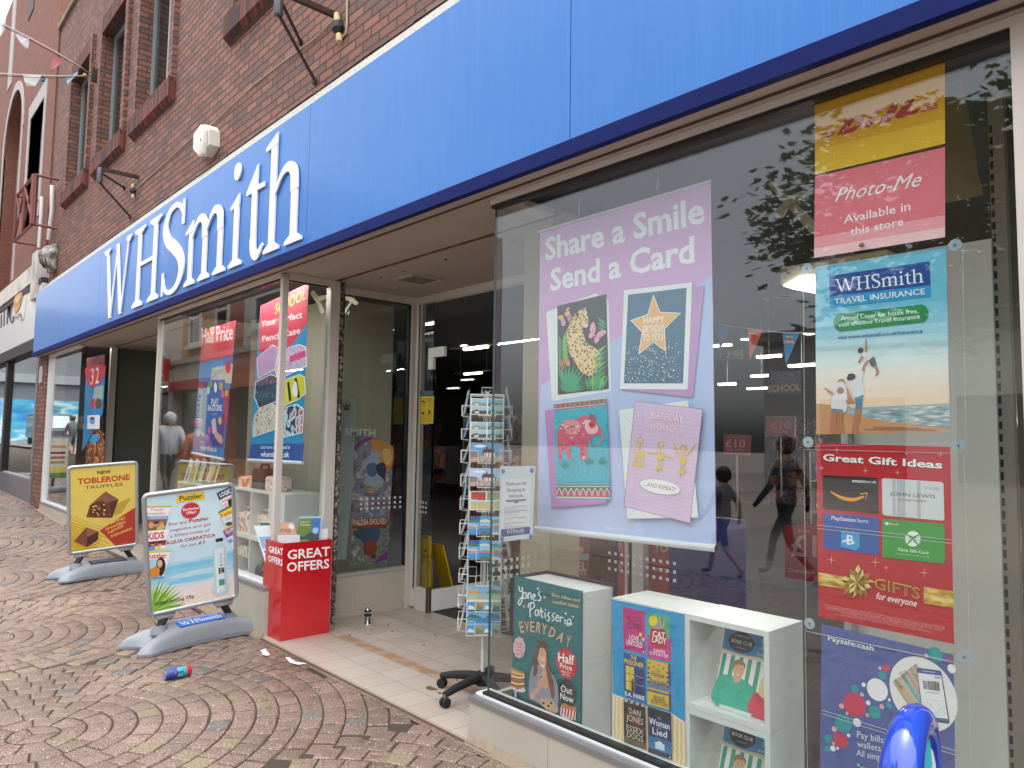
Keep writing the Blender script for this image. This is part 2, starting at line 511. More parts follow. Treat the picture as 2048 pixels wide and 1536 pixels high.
ALUW = mat('pale_aluminium', 'b9bcbe', 0.4, 0.04, 6, metal=0.35)
BLACKR = mat('black_gasket', '141414', 0.6)
GLASS = glass_mat('shop_glass', (0.95, 0.97, 0.96), base=0.055, wob=0.02)
GLASS_D = glass_mat('door_glass', (0.8, 0.82, 0.8), base=0.05)
GLASS_U = mat('upper_window_pane', '1c2326', 0.06, 0.03, 2, spec=0.8)
GEDGE = mat('glass_edge', '3c5a58', 0.15, 0.05, 4)

# ---- pavement: fans of setts, each one a bevelled stone, all one paved surface
def pavement():
    m = bpy.data.materials.new('setts'); m.use_nodes = True
    t = m.node_tree; L = t.links.new; p = t.nodes["Principled BSDF"]
    at = t.nodes.new("ShaderNodeAttribute"); at.attribute_name = 'stone'
    rp = t.nodes.new("ShaderNodeValToRGB"); e = rp.color_ramp.elements
    cols = ((0.0, '6c574d'), (0.25, '735e53'), (0.5, '7a6258'), (0.75, '7f695e'), (0.89, '7c6c56'), (0.95, '82725a'), (0.965, '625d5a'), (1.0, '5a5856'))
    while len(e) < len(cols): e.new(0.5)
    for q, (a, c) in zip(e, cols): q.position = a; q.color = (*hx(c), 1)
    L(at.outputs['Fac'], rp.inputs[0])
    tc = t.nodes.new("ShaderNodeTexCoord")
    v = t.nodes.new("ShaderNodeTexNoise"); v.inputs['Scale'].default_value = 125; v.inputs['Detail'].default_value = 3; v.inputs['Roughness'].default_value = .7
    L(tc.outputs['Object'], v.inputs['Vector'])
    sp = t.nodes.new("ShaderNodeMapRange"); sp.inputs[1].default_value = 0.575; sp.inputs[2].default_value = 0.64; L(v.outputs['Fac'], sp.inputs[0])
    dk = t.nodes.new("ShaderNodeMapRange"); dk.inputs[1].default_value = 0.46; dk.inputs[2].default_value = 0.36; dk.inputs[4].default_value = 0.75; L(v.outputs['Fac'], dk.inputs[0])
    a1 = t.nodes.new("ShaderNodeMix"); a1.data_type = 'RGBA'; L(sp.outputs[0], a1.inputs[0]); L(rp.outputs[0], a1.inputs[6]); a1.inputs[7].default_value = (*hx('cfc2b4'), 1)
    a2 = t.nodes.new("ShaderNodeMix"); a2.data_type = 'RGBA'; L(dk.outputs[0], a2.inputs[0]); L(a1.outputs[2], a2.inputs[6]); a2.inputs[7].default_value = (*hx('3a2e2c'), 1)
    w = t.nodes.new("ShaderNodeTexNoise"); w.inputs['Scale'].default_value = 1.1; w.inputs['Detail'].default_value = 5; L(tc.outputs['Object'], w.inputs['Vector'])
    wm = t.nodes.new("ShaderNodeMapRange"); wm.inputs[1].default_value = 0.35; wm.inputs[2].default_value = 0.7; wm.inputs[3].default_value = 0.78; wm.inputs[4].default_value = 1.12; L(w.outputs['Fac'], wm.inputs[0])
    a3 = t.nodes.new("ShaderNodeMix"); a3.data_type = 'RGBA'; a3.blend_type = 'MULTIPLY'; a3.inputs[0].default_value = 1; L(a2.outputs[2], a3.inputs[6]); L(wm.outputs[0], a3.inputs[7])
    gv = t.nodes.new("ShaderNodeTexVoronoi"); gv.inputs['Scale'].default_value = 3.1; L(tc.outputs['Object'], gv.inputs['Vector'])
    gm = t.nodes.new("ShaderNodeMapRange"); gm.inputs[1].default_value = .062; gm.inputs[2].default_value = .05; gm.inputs[4].default_value = .6; L(gv.outputs['Distance'], gm.inputs[0])
    gc = t.nodes.new("ShaderNodeMix"); gc.data_type = 'RGBA'; gc.inputs[6].default_value = (*hx('3c3430'), 1); gc.inputs[7].default_value = (*hx('a89c90'), 1); L(gv.outputs['Color'], gc.inputs[0])
    a4 = t.nodes.new("ShaderNodeMix"); a4.data_type = 'RGBA'; L(gm.outputs[0], a4.inputs[0]); L(a3.outputs[2], a4.inputs[6]); L(gc.outputs[2], a4.inputs[7])
    L(a4.outputs[2], p.inputs['Base Color'])
    rr = t.nodes.new("ShaderNodeMapRange"); rr.inputs[1].default_value = 0.35; rr.inputs[2].default_value = 0.65; rr.inputs[3].default_value = 0.28; rr.inputs[4].default_value = 0.62; L(w.outputs['Fac'], rr.inputs[0])
    L(rr.outputs[0], p.inputs['Roughness'])
    b = t.nodes.new("ShaderNodeBump"); b.inputs['Strength'].default_value = 0.55; b.inputs['Distance'].default_value = 0.004; L(v.outputs['Fac'], b.inputs['Height']); L(b.outputs[0], p.inputs['Normal'])
    joint = ramp_mat('sett_joints', 'noise', ((0.0, '2e2621'), (0.52, '40362e'), (0.62, '46402c'), (0.72, '4a5228')), 2.6, 0.95, bump=0.3, detail=8)
    MBp = MB(); stone = []
    DR, RAD = 0.124, 1.24
    C = [(-2.33 - 2.32 * k, -1.70) for k in range(12)] + [(-1.17 - 2.32 * k, -3.95) for k in range(12)]
    def owner(x, y):
        for k, c in enumerate(C):
            if math.hypot(x - c[0], y - c[1]) < RAD: return k
        return min(range(len(C)), key=lambda k: math.hypot(x - C[k][0], y - C[k][1]))
    def clip(poly, lim):
        out = []
        for i, a in enumerate(poly):
            b = poly[(i + 1) % len(poly)]
            if a[1] <= lim: out.append(a)
            if (a[1] <= lim) != (b[1] <= lim):
                k = (lim - a[1]) / (b[1] - a[1]); out.append((a[0] + (b[0] - a[0]) * k, lim))
        return out
    rnd = random.Random(3)
    for k, (cx, cy) in enumerate(C):
        for i in range(0, 19):
            r0, r1 = i * DR, (i + 1) * DR
            n = max(5, round(2 * math.pi * (r0 + r1) / 2 / 0.128)) if i else 3
            off = rnd.random()
            for j in range(n):
                a0, a1 = (j + off) * 2 * math.pi / n, (j + 1 + off) * 2 * math.pi / n
                am, rm = (a0 + a1) / 2, (r0 + r1) / 2
                x, y = cx + rm * math.cos(am), cy + rm * math.sin(am)
                if y > -0.03 or y < -5.1 or x < -24 or x > 1.5 or owner(x, y) != k: continue
                g = 0.0045; ga = g / max(rm, 0.08)
                jr = rnd.uniform(-.003, .003); ja = rnd.uniform(-.004, .004)
                ri, ro = max(r0 + g, 0.012), r1 - g + jr
                seg = 3
                pts = [(cx + ro * math.cos(a0 + ga + ja + (a1 - a0 - 2 * ga) * q / seg), cy + ro * math.sin(a0 + ga + ja + (a1 - a0 - 2 * ga) * q / seg)) for q in range(seg + 1)]
                pts += [(cx + ri * math.cos(a1 - ga + ja - (a1 - a0 - 2 * ga) * q / 2), cy + ri * math.sin(a1 - ga + ja - (a1 - a0 - 2 * ga) * q / 2)) for q in range(3)]
                inside = any(owner(*q) != k and owner(*q) < k for q in pts)
                pts = clip(pts, -0.055)
                if len(pts) < 3: continue
                h = rnd.uniform(-0.003, 0.001) - (0.007 if inside else 0)
                tx, ty = rnd.uniform(-.02, .02), rnd.uniform(-.02, .02)
                mx, my = sum(q[0] for q in pts) / len(pts), sum(q[1] for q in pts) / len(pts)
                Z = lambda q, d: gz(q[0]) + h + d + (q[0] - mx) * tx + (q[1] - my) * ty
                def ins(q, d):
                    l = math.hypot(q[0] - mx, q[1] - my); f = max(0.2, 1 - d / max(l, .01)); return (mx + (q[0] - mx) * f, my + (q[1] - my) * f)
                N = len(pts)
                vs = [(*q, Z(q, -0.03)) for q in pts] + [(*q, Z(q, -0.0055)) for q in pts]
                vs += [(*ins(q, .004), Z(q, -0.0015)) for q in pts] + [(*ins(q, .011), Z(q, 0.0)) for q in pts]
                fs = [tuple(b * N + w_ for b, w_ in ((lv, q), (lv, (q + 1) % N), (lv + 1, (q + 1) % N), (lv + 1, q))) for lv in range(3) for q in range(N)]
                fs.append(list(range(3 * N, 4 * N)))
                MBp.add(vs, fs, m, True)
                rv = rnd.random()
                if abs(math.hypot(x - cx, y - cy) - RAD + DR / 2) < DR / 2 and rv > 0.45: rv = rnd.uniform(0.84, 1.0)
                if rv > 0.80 and rnd.random() < 0.35: rv = rnd.uniform(0.0, 0.75)
                stone += [rv] * len(fs)
    # the joint bed below, one sheet out to the horizon, and a mortared edging along the shop
    n0 = len(MBp.f)
    xs = [20, 2, -7, -9, -11, -13, -16, -20, -25, -35, -90]
    for a, b in zip(xs, xs[1:]):
        MBp.face([(a, -60, gz(a) - 0.011), (b, -60, gz(b) - 0.011), (b, 0.02, gz(b) - 0.011), (a, 0.02, gz(a) - 0.011)], joint)
    xs = [2, -3.2, -5.6, -7, -9, -11, -13, -16, -25]
    for i, (a, b) in enumerate(zip(xs, xs[1:])):
        MBp.face([(a, -.06, gz(a) - .004), (b, -.06, gz(b) - .004), (b, 0.02, gz(b) + 0.0), (a, 0.02, gz(a) + 0.0)], m)
    far = [(-24, -90), (1.5, 20)]
    stone += [0.3] * (len(MBp.f) - n0)
    o = MBp.build('pavement'); o['kind'] = 'structure'
    a = o.data.attributes.new('stone', 'FLOAT', 'FACE'); a.data.foreach_set('value', stone)
    return o
pavement()
# ---- the far part of the street, beyond the laid fans
FARP = brick_mat('far_paving', '94857c', 'a09088', 'a2928a', '74685f', bw=0.2, rh=0.14, dirt=0.3, rough=0.5)
b = MB()
b.face([(-24, -5.1, gz(-24) - .004), (-90, -5.1, .7), (-90, -0.02, .7), (-24, -.02, gz(-24) - .004)], FARP)
b.face([(20, -60, -.002), (-7, -60, -.002), (-7, -5.1, -.002), (20, -5.1, -.002)], FARP)
for x0, x1 in ((-7, -16), (-16, -48), (-48, -90)):
    b.face([(x0, -60, gz(x0) - .002), (x1, -60, gz(x1) - .002), (x1, -5.1, gz(x1) - .002), (x0, -5.1, gz(x0) - .002)], FARP)
b.build('street')['kind'] = 'structure'

# ---- tiled lobby floor (dimpled tiles 215 x 225 mm, rust mark along the shutter line)
def tile_mat():
    m = bpy.data.materials.new('lobby_tiles'); m.use_nodes = True
    t = m.node_tree; L = t.links.new; p = t.nodes["Principled BSDF"]
    tc = t.nodes.new("ShaderNodeTexCoord")
    mp = t.nodes.new("ShaderNodeMapping"); mp.inputs['Location'].default_value = (0.0, 0.012, 0); L(tc.outputs['Object'], mp.inputs['Vector'])
    br = t.nodes.new("ShaderNodeTexBrick"); br.offset = 0; br.inputs['Scale'].default_value = 1
    br.inputs['Brick Width'].default_value = 0.2165; br.inputs['Row Height'].default_value = 0.228; br.inputs['Mortar Size'].default_value = 0.0022
    br.inputs['Color1'].default_value = (*hx('a89c92'), 1); br.inputs['Color2'].default_value = (*hx('b3a89f'), 1); br.inputs['Mortar'].default_value = (*hx('7a6450'), 1)
    L(mp.outputs[0], br.inputs['Vector'])
    sx = t.nodes.new("ShaderNodeSeparateXYZ"); L(tc.outputs['Object'], sx.inputs[0])
    n = t.nodes.new("ShaderNodeTexNoise"); n.inputs['Scale'].default_value = 9; n.inputs['Detail'].default_value = 7; L(tc.outputs['Object'], n.inputs['Vector'])
    # rust band: y between .45 and .55
    d = t.nodes.new("ShaderNodeMath"); d.operation = 'SUBTRACT'; L(sx.outputs[1], d.inputs[0]); d.inputs[1].default_value = 0.49
    ab = t.nodes.new("ShaderNodeMath"); ab.operation = 'ABSOLUTE'; L(d.outputs[0], ab.inputs[0])
    rs = t.nodes.new("ShaderNodeMapRange"); rs.inputs[1].default_value = 0.075; rs.inputs[2].default_value = 0.03; L(ab.outputs[0], rs.inputs[0])
    nm = t.nodes.new("ShaderNodeMapRange"); nm.inputs[1].default_value = 0.36; nm.inputs[2].default_value = 0.6; L(n.outputs['Fac'], nm.inputs[0])
    mm = t.nodes.new("ShaderNodeMath"); mm.operation = 'MULTIPLY'; L(rs.outputs[0], mm.inputs[0]); L(nm.outputs[0], mm.inputs[1])
    m8 = t.nodes.new("ShaderNodeMath"); m8.operation = 'MULTIPLY'; L(mm.outputs[0], m8.inputs[0]); m8.inputs[1].default_value = 0.75
    a = t.nodes.new("ShaderNodeMix"); a.data_type = 'RGBA'; L(m8.outputs[0], a.inputs[0]); L(br.outputs['Color'], a.inputs[6]); a.inputs[7].default_value = (*hx('9c6a30'), 1)
    g = t.nodes.new("ShaderNodeMix"); g.data_type = 'RGBA'; g.blend_type = 'MULTIPLY'; g.inputs[0].default_value = 0.35; L(a.outputs[2], g.inputs[6]); L(n.outputs['Color'], g.inputs[7])
    n5 = t.nodes.new("ShaderNodeMix"); n5.data_type = 'RGBA'; n5.inputs[0].default_value = 0.25
    L(a.outputs[2], n5.inputs[6]); L(g.outputs[2], n5.inputs[7])
    L(n5.outputs[2], p.inputs['Base Color'])
    p.inputs['Roughness'].default_value = 0.36
    ma = t.nodes.new("ShaderNodeMapping"); ma.inputs['Scale'].default_value = (210, 210, 0); L(tc.outputs['Object'], ma.inputs['Vector'])
    s2 = t.nodes.new("ShaderNodeSeparateXYZ"); L(ma.outputs[0], s2.inputs[0])
    def fn(op, x, y=None):
        q = t.nodes.new("ShaderNodeMath"); q.operation = op; L(x, q.inputs[0])
        if y is not None: L(y, q.inputs[1])
        return q.outputs[0]
    dim = fn('MULTIPLY', fn('SINE', s2.outputs[0]), fn('SINE', s2.outputs[1]))
    hs = t.nodes.new("ShaderNodeMath"); hs.operation = 'MULTIPLY_ADD'; L(br.outputs['Fac'], hs.inputs[0]); hs.inputs[1].default_value = -2.0; L(dim, hs.inputs[2])
    b = t.nodes.new("ShaderNodeBump"); b.inputs['Strength'].default_value = 0.22; b.inputs['Distance'].default_value = 0.0015; L(hs.outputs[0], b.inputs['Height']); L(b.outputs[0], p.inputs['Normal'])
    return m
TILE = tile_mat()
for x0, x1 in ((-5.82, -2.9), (-12.8, -8.84)):
    b = MB()
    z = gz((x0 + x1) / 2) + 0.012
    b.prism([(x0, -0.02, z), (x1, -0.02, z), (x1, 1.52, z), (x0, 1.52, z)], (0, 0, -0.06), TILE)
    b.box((x0, -0.028, z - .06), (x1, -0.0205, z - 0.004), mat('tile_edge', '6a5648', 0.8, 0.1, 20))
    b.build('entrance_floor')['kind'] = 'structure'

# ================================================================ THE SHOP BUILDING
shop = thing('shop_building', 'dark red brick shop with long blue fascia and big display windows', 'building', (-9, 0.3, 0))
PX = -15.45      # left end of the shopfront
# first-floor brick wall with four openings, parapet at 9.4
WINX = [(-14.62, -13.28), (-12.52, -11.18), (-10.44, -9.10), (-7.10, -5.76), (-3.2, -1.86)]
ZB, ZT = 5.80, 7.80
b = MB()
xs = [-16.15] + [v for w in WINX for v in w] + [3.0]
WY = 0.13
for i, (a, c) in enumerate(zip(xs, xs[1:])):
    if i % 2 == 0: b.box((a, WY, 4.3), (c, WY + .25, 9.4), BRICK)
    else:
        b.box((a, WY, 4.3), (c, WY + .25, ZB), BRICK); b.box((a, WY, ZT), (c, WY + .25, 9.4), BRICK)
b.build('brick_wall', shop)
b = MB(); b.box((-16.2, WY - .05, 9.4), (3.0, WY + .35, 9.52), ramp_mat('lichen_coping', 'noise', ((0.35, '6a6358'), (0.55, '8a8264'), (0.7, '8c7a30')), 3, .9)); b.build('coping', shop)
for (a, c) in WINX:
    b = MB()
    # projecting soldier-brick sill with a chamfered underside, jambs and flat lintel
    b.prism([(a - .16, WY - .085, ZB - .0), (a - .16, WY + .002, ZB + .0), (a - .16, WY + .002, ZB - .30), (a - .16, WY - .085, ZB - .23)], (c - a + .32, 0, 0), SOLDIER)
    for x0, x1 in ((a - .14, a), (c, c + .14)):
        b.box((x0, WY - .055, ZB + .002), (x1, WY + .001, ZT + .26), BRICK)
    b.box((a, WY - .055, ZT), (c, WY + .001, ZT + .26), SOLDIER)
    wsur = b.build('window', shop)
    f = MB()
    fw = .055; y0, y1 = WY + .12, WY + .18
    FR = mat('window_frame_grey', '8d9496', 0.4)
    for q in (((a, y0, ZB), (a + fw, y1, ZT)), ((c - fw, y0, ZB), (c, y1, ZT)), ((a + fw, y0, ZB), (c - fw, y1, ZB + fw)), ((a + fw, y0, ZT - fw), (c - fw, y1, ZT))): f.box(*q, FR)
    f.box(((a + c) / 2 - .03, y0 + .01, ZB + fw), ((a + c) / 2 + .03, y1 - .005, ZT - fw), FR)
    f.build('frame', wsur)
    g = MB(); g.box((a + fw, y0 + .03, ZB + fw), (c - fw, y0 + .04, ZT - fw), GLASS_U); g.build('pane', wsur)
# roughcast strip and lead flashing between wall and fascia
b = MB()
ROUGH = ramp_mat('roughcast', 'voronoi', ((0.0, '77756f'), (0.35, 'a8a6a0'), (0.8, 'bcbab4')), 55, 0.95, bump=0.8)
b.prism([(PX - .05, -.10, 4.052), (PX - .05, WY - .012, 4.35), (PX - .05, WY + .02, 4.35), (PX - .05, WY + .02, 4.052)], (18.5, 0, 0), ROUGH)
b.build('roughcast_strip', shop)
b = MB()
FL = mat('lead_flashing', '5a5854', 0.7, 0.15, 6, bump=0.3)
for i in range(40):
    x = PX + i * 0.46
    b.prism([(x, WY - .03, 4.345 + random.uniform(-.006, .006)), (x + .47, WY - .03, 4.345 + random.uniform(-.006, .006)), (x + .47, WY - .002, 4.375), (x, WY - .002, 4.375)], (0, 0, .006), FL)
b.build('flashing', shop)
# fascia
def fascia_mat():
    """glossy blue sheet with rain-washed streaks running down it"""
    m = bpy.data.materials.new('fascia_blue'); m.use_nodes = True
    t = m.node_tree; L = t.links.new; p = t.nodes["Principled BSDF"]
    tc = t.nodes.new("ShaderNodeTexCoord")
    mp = t.nodes.new("ShaderNodeMapping"); mp.inputs['Scale'].default_value = (95, 95, 1.3); L(tc.outputs['Object'], mp.inputs['Vector'])
    n = t.nodes.new("ShaderNodeTexNoise"); n.inputs['Scale'].default_value = 1; n.inputs['Detail'].default_value = 5; L(mp.outputs[0], n.inputs['Vector'])
    n2 = t.nodes.new("ShaderNodeTexNoise"); n2.inputs['Scale'].default_value = 1.2; n2.inputs['Detail'].default_value = 4; L(tc.outputs['Object'], n2.inputs['Vector'])
    a = t.nodes.new("ShaderNodeMapRange"); a.inputs[1].default_value = .45; a.inputs[2].default_value = .78; a.inputs[4].default_value = .16; L(n.outputs['Fac'], a.inputs[0])
    x = t.nodes.new("ShaderNodeMix"); x.data_type = 'RGBA'; L(a.outputs[0], x.inputs[0]); x.inputs[6].default_value = (*hx('1f70c4'), 1); x.inputs[7].default_value = (*hx('5a9edc'), 1)
    c = t.nodes.new("ShaderNodeMapRange"); c.inputs[1].default_value = .3; c.inputs[2].default_value = .75; c.inputs[4].default_value = .22; L(n2.outputs['Fac'], c.inputs[0])
    y = t.nodes.new("ShaderNodeMix"); y.data_type = 'RGBA'; L(c.outputs[0], y.inputs[0]); L(x.outputs[2], y.inputs[6]); y.inputs[7].default_value = (*hx('3a88d2'), 1)
    L(y.outputs[2], p.inputs['Base Color'])
    p.inputs['Roughness'].default_value = 0.32; p.inputs['Coat Weight'].default_value = 0.25; p.inputs['Coat Roughness'].default_value = .12
    b = t.nodes.new("ShaderNodeBump"); b.inputs['Strength'].default_value = .06; b.inputs['Distance'].default_value = .02; L(n2.outputs['Fac'], b.inputs['Height']); L(b.outputs[0], p.inputs['Normal'])
    return m
FASC = fascia_mat()
FX0, FX1, FY, FZ0, FZ1 = -15.40, 2.2, -0.12, 2.985, 4.05
b = MB()
seams = [-13.4, -10.9, -7.56, -4.93, -2.29, -0.4]
e = [FX0] + seams + [FX1]
for x0, x1 in zip(e, e[1:]):
    b.box((x0 + .0025, FY, FZ0), (x1 - .0025, FY + .02, FZ1), FASC)
b.box((FX0 + .002, FY + .021, FZ0 + .002), (FX1, FY + .09, FZ1 - .003), mat('fascia_back', '22304a', .6))
fasc = b.build('fascia', shop)
b = MB(); DK = mat('fascia_navy_trim', '0a1a5c', 0.6, 0.12, 5, spec=.15)
b.box((FX0, FY - .012, FZ0 - .074), (FX1, FY + .03, FZ0 - .001), DK); b.build('lower_trim', fasc)
# raised letters W H S m i t h, each at its place in the photo
LET = mat('letter_white', 'eef0f2', 0.3, 0.03, 5)
lx = {0: (-10.64, 1.22), 1: (-9.32, 1.06), 2: (-8.30, .83), 3: (-7.52, 1.10), 4: (-6.40, .34), 5: (-6.04, .40), 6: (-5.66, .71)}
for k, ch in enumerate('WHSmith'):
    x0, wid = lx[k]
    adv = SER[ch][0]; b = MB()
    h = 0.925
    for j, pts in enumerate(SER[ch][1]):
        P3 = [(x0 + px / adv * wid, FY - .004 - .014 - j * .0007, 3.035 + py * h) for px, py in pts]
        b.prism(P3, (0, .014, 0), LET)
    b.build('letter', fasc)

# soffit, lobby ceiling, bulkhead gap
b = MB()
b.box((FX0, FY + .031, 2.915), (FX1, .035, 2.925), SOFFIT)
b.box((FX0, -.02, 2.905), (FX1, -.012, 2.9145), mat('soffit_joint', '4a3c34', .8))
b.build('soffit', shop)
for x0, x1 in ((-5.84, -3.0), (-12.82, -8.82)):
    b = MB()
    b.box((x0, .036, 2.926), (x1, .51, 2.96), SOFFIT)
    b.box((x0, .512, 2.94), (x1, .575, 2.975), RUST)
    b.box((x0, .577, 2.926), (x1, 1.6, 2.96), SOFFIT)
    for sx in (-5.25, -4.35, -3.6, -4.9):
        if x0 < sx < x1: b.lathe([(.012, 0), (.012, .004)], (sx, .72, 2.9215), BLACKR, 10)
    lc = b.build('lobby_ceiling', shop)
    if x0 > -6:
        b = MB(); VF = mat('vent_frame', 'b0a498', .6); cx, cy, q = -5.07, .98, .15
        for s in (-1, 1):
            b.box((cx - q, cy + s * q - .02, 2.914), (cx + q, cy + s * q + .02, 2.9255), VF)
            b.box((cx + s * q - .02, cy - q + .021, 2.914), (cx + s * q + .02, cy + q - .021, 2.9255), VF)
        b.box((cx - q + .02, cy - q + .02, 2.921), (cx + q - .02, cy + q - .02, 2.9255), mat('vent_dark', '6e6c62', .7, .2, 30))
        b.build('vent', lc)

# stall risers (tiled panels) with sills
SILL = mat('sill_white', 'd9dedf', .35, .04, 5)
def riser(x0, x1, ztop, name='stall_riser', ret=None):
    z0 = min(gz(x0), gz(x1)) - .03
    b = MB(); n = max(1, round((x1 - x0) / .62)); w = (x1 - x0) / n
    for i in range(n): b.box((x0 + i * w + .0015, 0, z0), (x0 + (i + 1) * w - .0015, .03, ztop), TILEW)
    b.box((x0 + .002, .006, z0), (x1 - .002, .1, ztop - .002), mat('grout', '8a8378', .8))
    b.prism([(x0, -.05, gz(x0) - .02), (x0, -.001, gz(x0) - .02), (x0, -.001, gz(x0) + .035)], (x1 - x0, 0, gz(x1) - gz(x0)), mat('mortar_fillet', '8d7d6c', .95, .15, 18, bump=.6))
    o = b.build(name, shop)
    s = MB(); s.box((x0 - .004, -.006, ztop - .022), (x1, .044, ztop + .004), ALU); s.build('trim', o)
    s = MB(); s.box((x0, .045, ztop - .01), (x1, .145, ztop + .014), SILL, .0); s.box((x0 + .03, .146, ztop - .155), (x1, .62, ztop - .13), SILL); s.build('sill', o)
    return o
r1 = riser(-3.098, 2.2, .228)
r2 = riser(-8.87, -5.66, .385)
r3 = riser(-14.72, -12.62, .40)
# riser returns at the lobby sides
def rret(boxes):
    b = MB()
    for q in boxes: b.box(q[0], q[1], q[2])
    b.build('stall_riser', shop)
rret([((-5.70, .103, -.03), (-5.67, .5, .38), TILEW)]); rret([((-3.095, .101, -.03), (-3.065, .58, .218), TILEW)]); rret([((-8.86, .103, .0), (-8.83, .58, .38), TILEW)]); rret([((-12.63, .103, .0), (-12.60, .5, .38), TILEW)])
rret([((-5.845, y0, .0575), (-5.822, y1, .3665), TILEW) for y0, y1 in ((.62, .9015), (.9025, 1.1815), (1.1825, 1.45))] + [((-5.86, .60, -.02), (-5.812, 1.45, .057), TILEW), ((-5.88, .60, .367), (-5.808, 1.45, .385), ALUW)])

# display windows: pane, frame
def win_frame(name, boxes, m=CREAM):
    b = MB()
    for q in boxes: b.box(q[0], q[1], m)
    return b.build(name, shop)
GY = .07
def pane(parent, a, c, m=GLASS, name='pane'):
    b = MB(); b.box(a, c, m); return b.build(name, parent)
# right-hand window: frameless corner at the lobby
w = win_frame('display_window', [((-3.04, .036, 2.885), (2.2, .10, 2.914)), ((-.585, .03, .244), (-.50, .11, 2.884)), ((1.9, .03, .244), (2.0, .11, 2.884))], CREAM)
b = MB(); b.box((-3.04, .045, 2.868), (-.587, .095, 2.8845), BLACKR); b.box((-3.05, .05, .2425), (-.587, .095, .256), BLACKR); b.build('gasket', w)
pane(w, (-3.029, GY, .2565), (-.587, GY + .01, 2.8675))
pane(w, (-.498, GY, .2565), (1.898, GY + .01, 2.8675))
pane(w, (-3.031, GY + .0115, .2565), (-3.021, .535, 2.885), name='side_pane')
b = MB(); b.box((-3.0325, GY - .001, .2565), (-3.0295, GY + .011, 2.868), GEDGE); b.build('glass_edge', w)
# left-hand window
w = win_frame('display_window', [((-8.86, .036, 2.885), (-5.665, .10, 2.914)), ((-5.695, .045, .40), (-5.645, .095, 2.884)), ((-8.87, .045, .40), (-8.835, .095, 2.884)),
      ((-5.70, .101, 2.87), (-5.645, .47, 2.93)), ((-5.70, .101, .386), (-5.645, .47, .42))])
b = MB(); b.box((-8.834, .05, 2.872), (-5.696, .09, 2.8845), BLACKR); b.box((-5.69, .101, 2.858), (-5.655, .46, 2.8695), BLACKR); b.build('gasket', w)
pane(w, (-8.834, GY, .40), (-5.697, GY + .01, 2.8715))
pane(w, (-5.678, .097, .421), (-5.668, .465, 2.857), name='side_pane')
pane(w, (-8.86, .097, .40), (-8.85, .56, 2.885), name='side_pane')
# post and the slim brown conduit at the end of the return, then the inner side screen
b = MB(); b.box((-5.715, .471, .0), (-5.63, .56, 2.9255), CREAM, .004)
b.build('window_post', shop)
b = MB(); b.tube([(-5.66, .60, .05), (-5.66, .60, 2.92)], .022, ramp_mat('peeling_conduit', 'noise', ((.4, '3a302c'), (.52, '5c504a'), (.6, '9a928c')), 40, .8), 8); b.build('conduit', shop)
w = win_frame('side_screen', [((-5.86, .61, 2.86), (-5.80, 1.42, 2.9255)), ((-5.86, 1.42, .0), (-5.79, 1.50, 2.9255)), ((-5.86, .57, .386), (-5.80, .61, 2.9255))])
b = MB(); b.box((-5.845, 1.40, .40), (-5.815, 1.4195, 2.85), BLACKR); b.box((-5.85, .611, 2.85), (-5.81, 1.40, 2.8595), BLACKR); b.build('gasket', w)
pane(w, (-5.835, .612, .386), (-5.825, 1.4, 2.8495))
# lobby back: fixed light, open glass door, transom head
w = win_frame('door_screen', [((-5.79, 1.455, 2.86), (-2.9, 1.52, 2.9255)), ((-5.788, 1.455, .03), (-5.71, 1.52, 2.8595)), ((-5.709, 1.46, .012), (-5.53, 1.51, .215))])
pane(w, (-5.709, 1.48, .216), (-5.53, 1.49, 2.8595), GLASS_D)
b = MB(); b.box((-5.725, 1.45, .2), (-5.7095, 1.4545, 2.85), BLACKR); b.build('gasket', w)
dr = MB(); dr.box((-5.515, 1.50, .21), (-5.503, 2.42, 2.32), GLASS_D)
door = dr.build('door', shop)
b = MB(); b.box((-5.535, 1.49, .02), (-5.483, 2.43, .2095), WHITEP, .004); b.build('kick_rail', door)
b = MB(); b.lathe([(.028, 0), (.028, .22)], (-5.508, 1.478, .012), mat('pivot_steel', '5a4c44', .45, .2, 30, metal=.6), 14); b.build('pivot', door)
b = MB(); b.box((-5.55, 1.44, 2.33), (-5.30, 1.47, 2.42), WHITEP, .003); b.box((-5.55, 1.44, 2.22), (-5.47, 1.47, 2.3295), WHITEP, .003); b.build('top_patch', door)
# dots etched on the door glass and screens
DOT = mat('frosted_dot', 'd5d8d6', .5)
b = MB()
def dots(b, f, cols, rows, w=.02, gap=.044):
    for i in range(cols):
        for j in range(rows):
            f(i * gap, -j * gap, w)
def dot_y(x0, y, z0): return lambda u, v, w: b.box((x0 + u, y - .003, z0 + v), (x0 + u + w * .75, y - .0005, z0 + v + w), DOT)
dots(b, dot_y(-5.68, 1.48, 1.80), 3, 3); dots(b, dot_y(-5.68, 1.48, .98), 3, 3)
b.build('glass_dots', w)
b = MB(); f = lambda u, v, w: b.box((-5.8235, .93 + u * 1.35, 1.02 + v), (-5.8205, .93 + u * 1.35 + w, 1.02 + v + w), DOT)
dots(b, f, 8, 3)
b.build('glass_dots', shop)
b = MB(); f = lambda u, v, w: b.box((-3.0345, .09 + u, .92 + v), (-3.0315, .09 + u + w * .8, .92 + v + w), DOT)
dots(b, f, 7, 3); b.build('glass_dots', shop)
b = MB(); f = lambda u, v, w: b.box((-2.62 + u, .56, .98 + v), (-2.62 + u + w, .563, .98 + v + w), DOT)
dots(b, f, 11, 3, .015, .042)
b.build('glass_dots', shop)
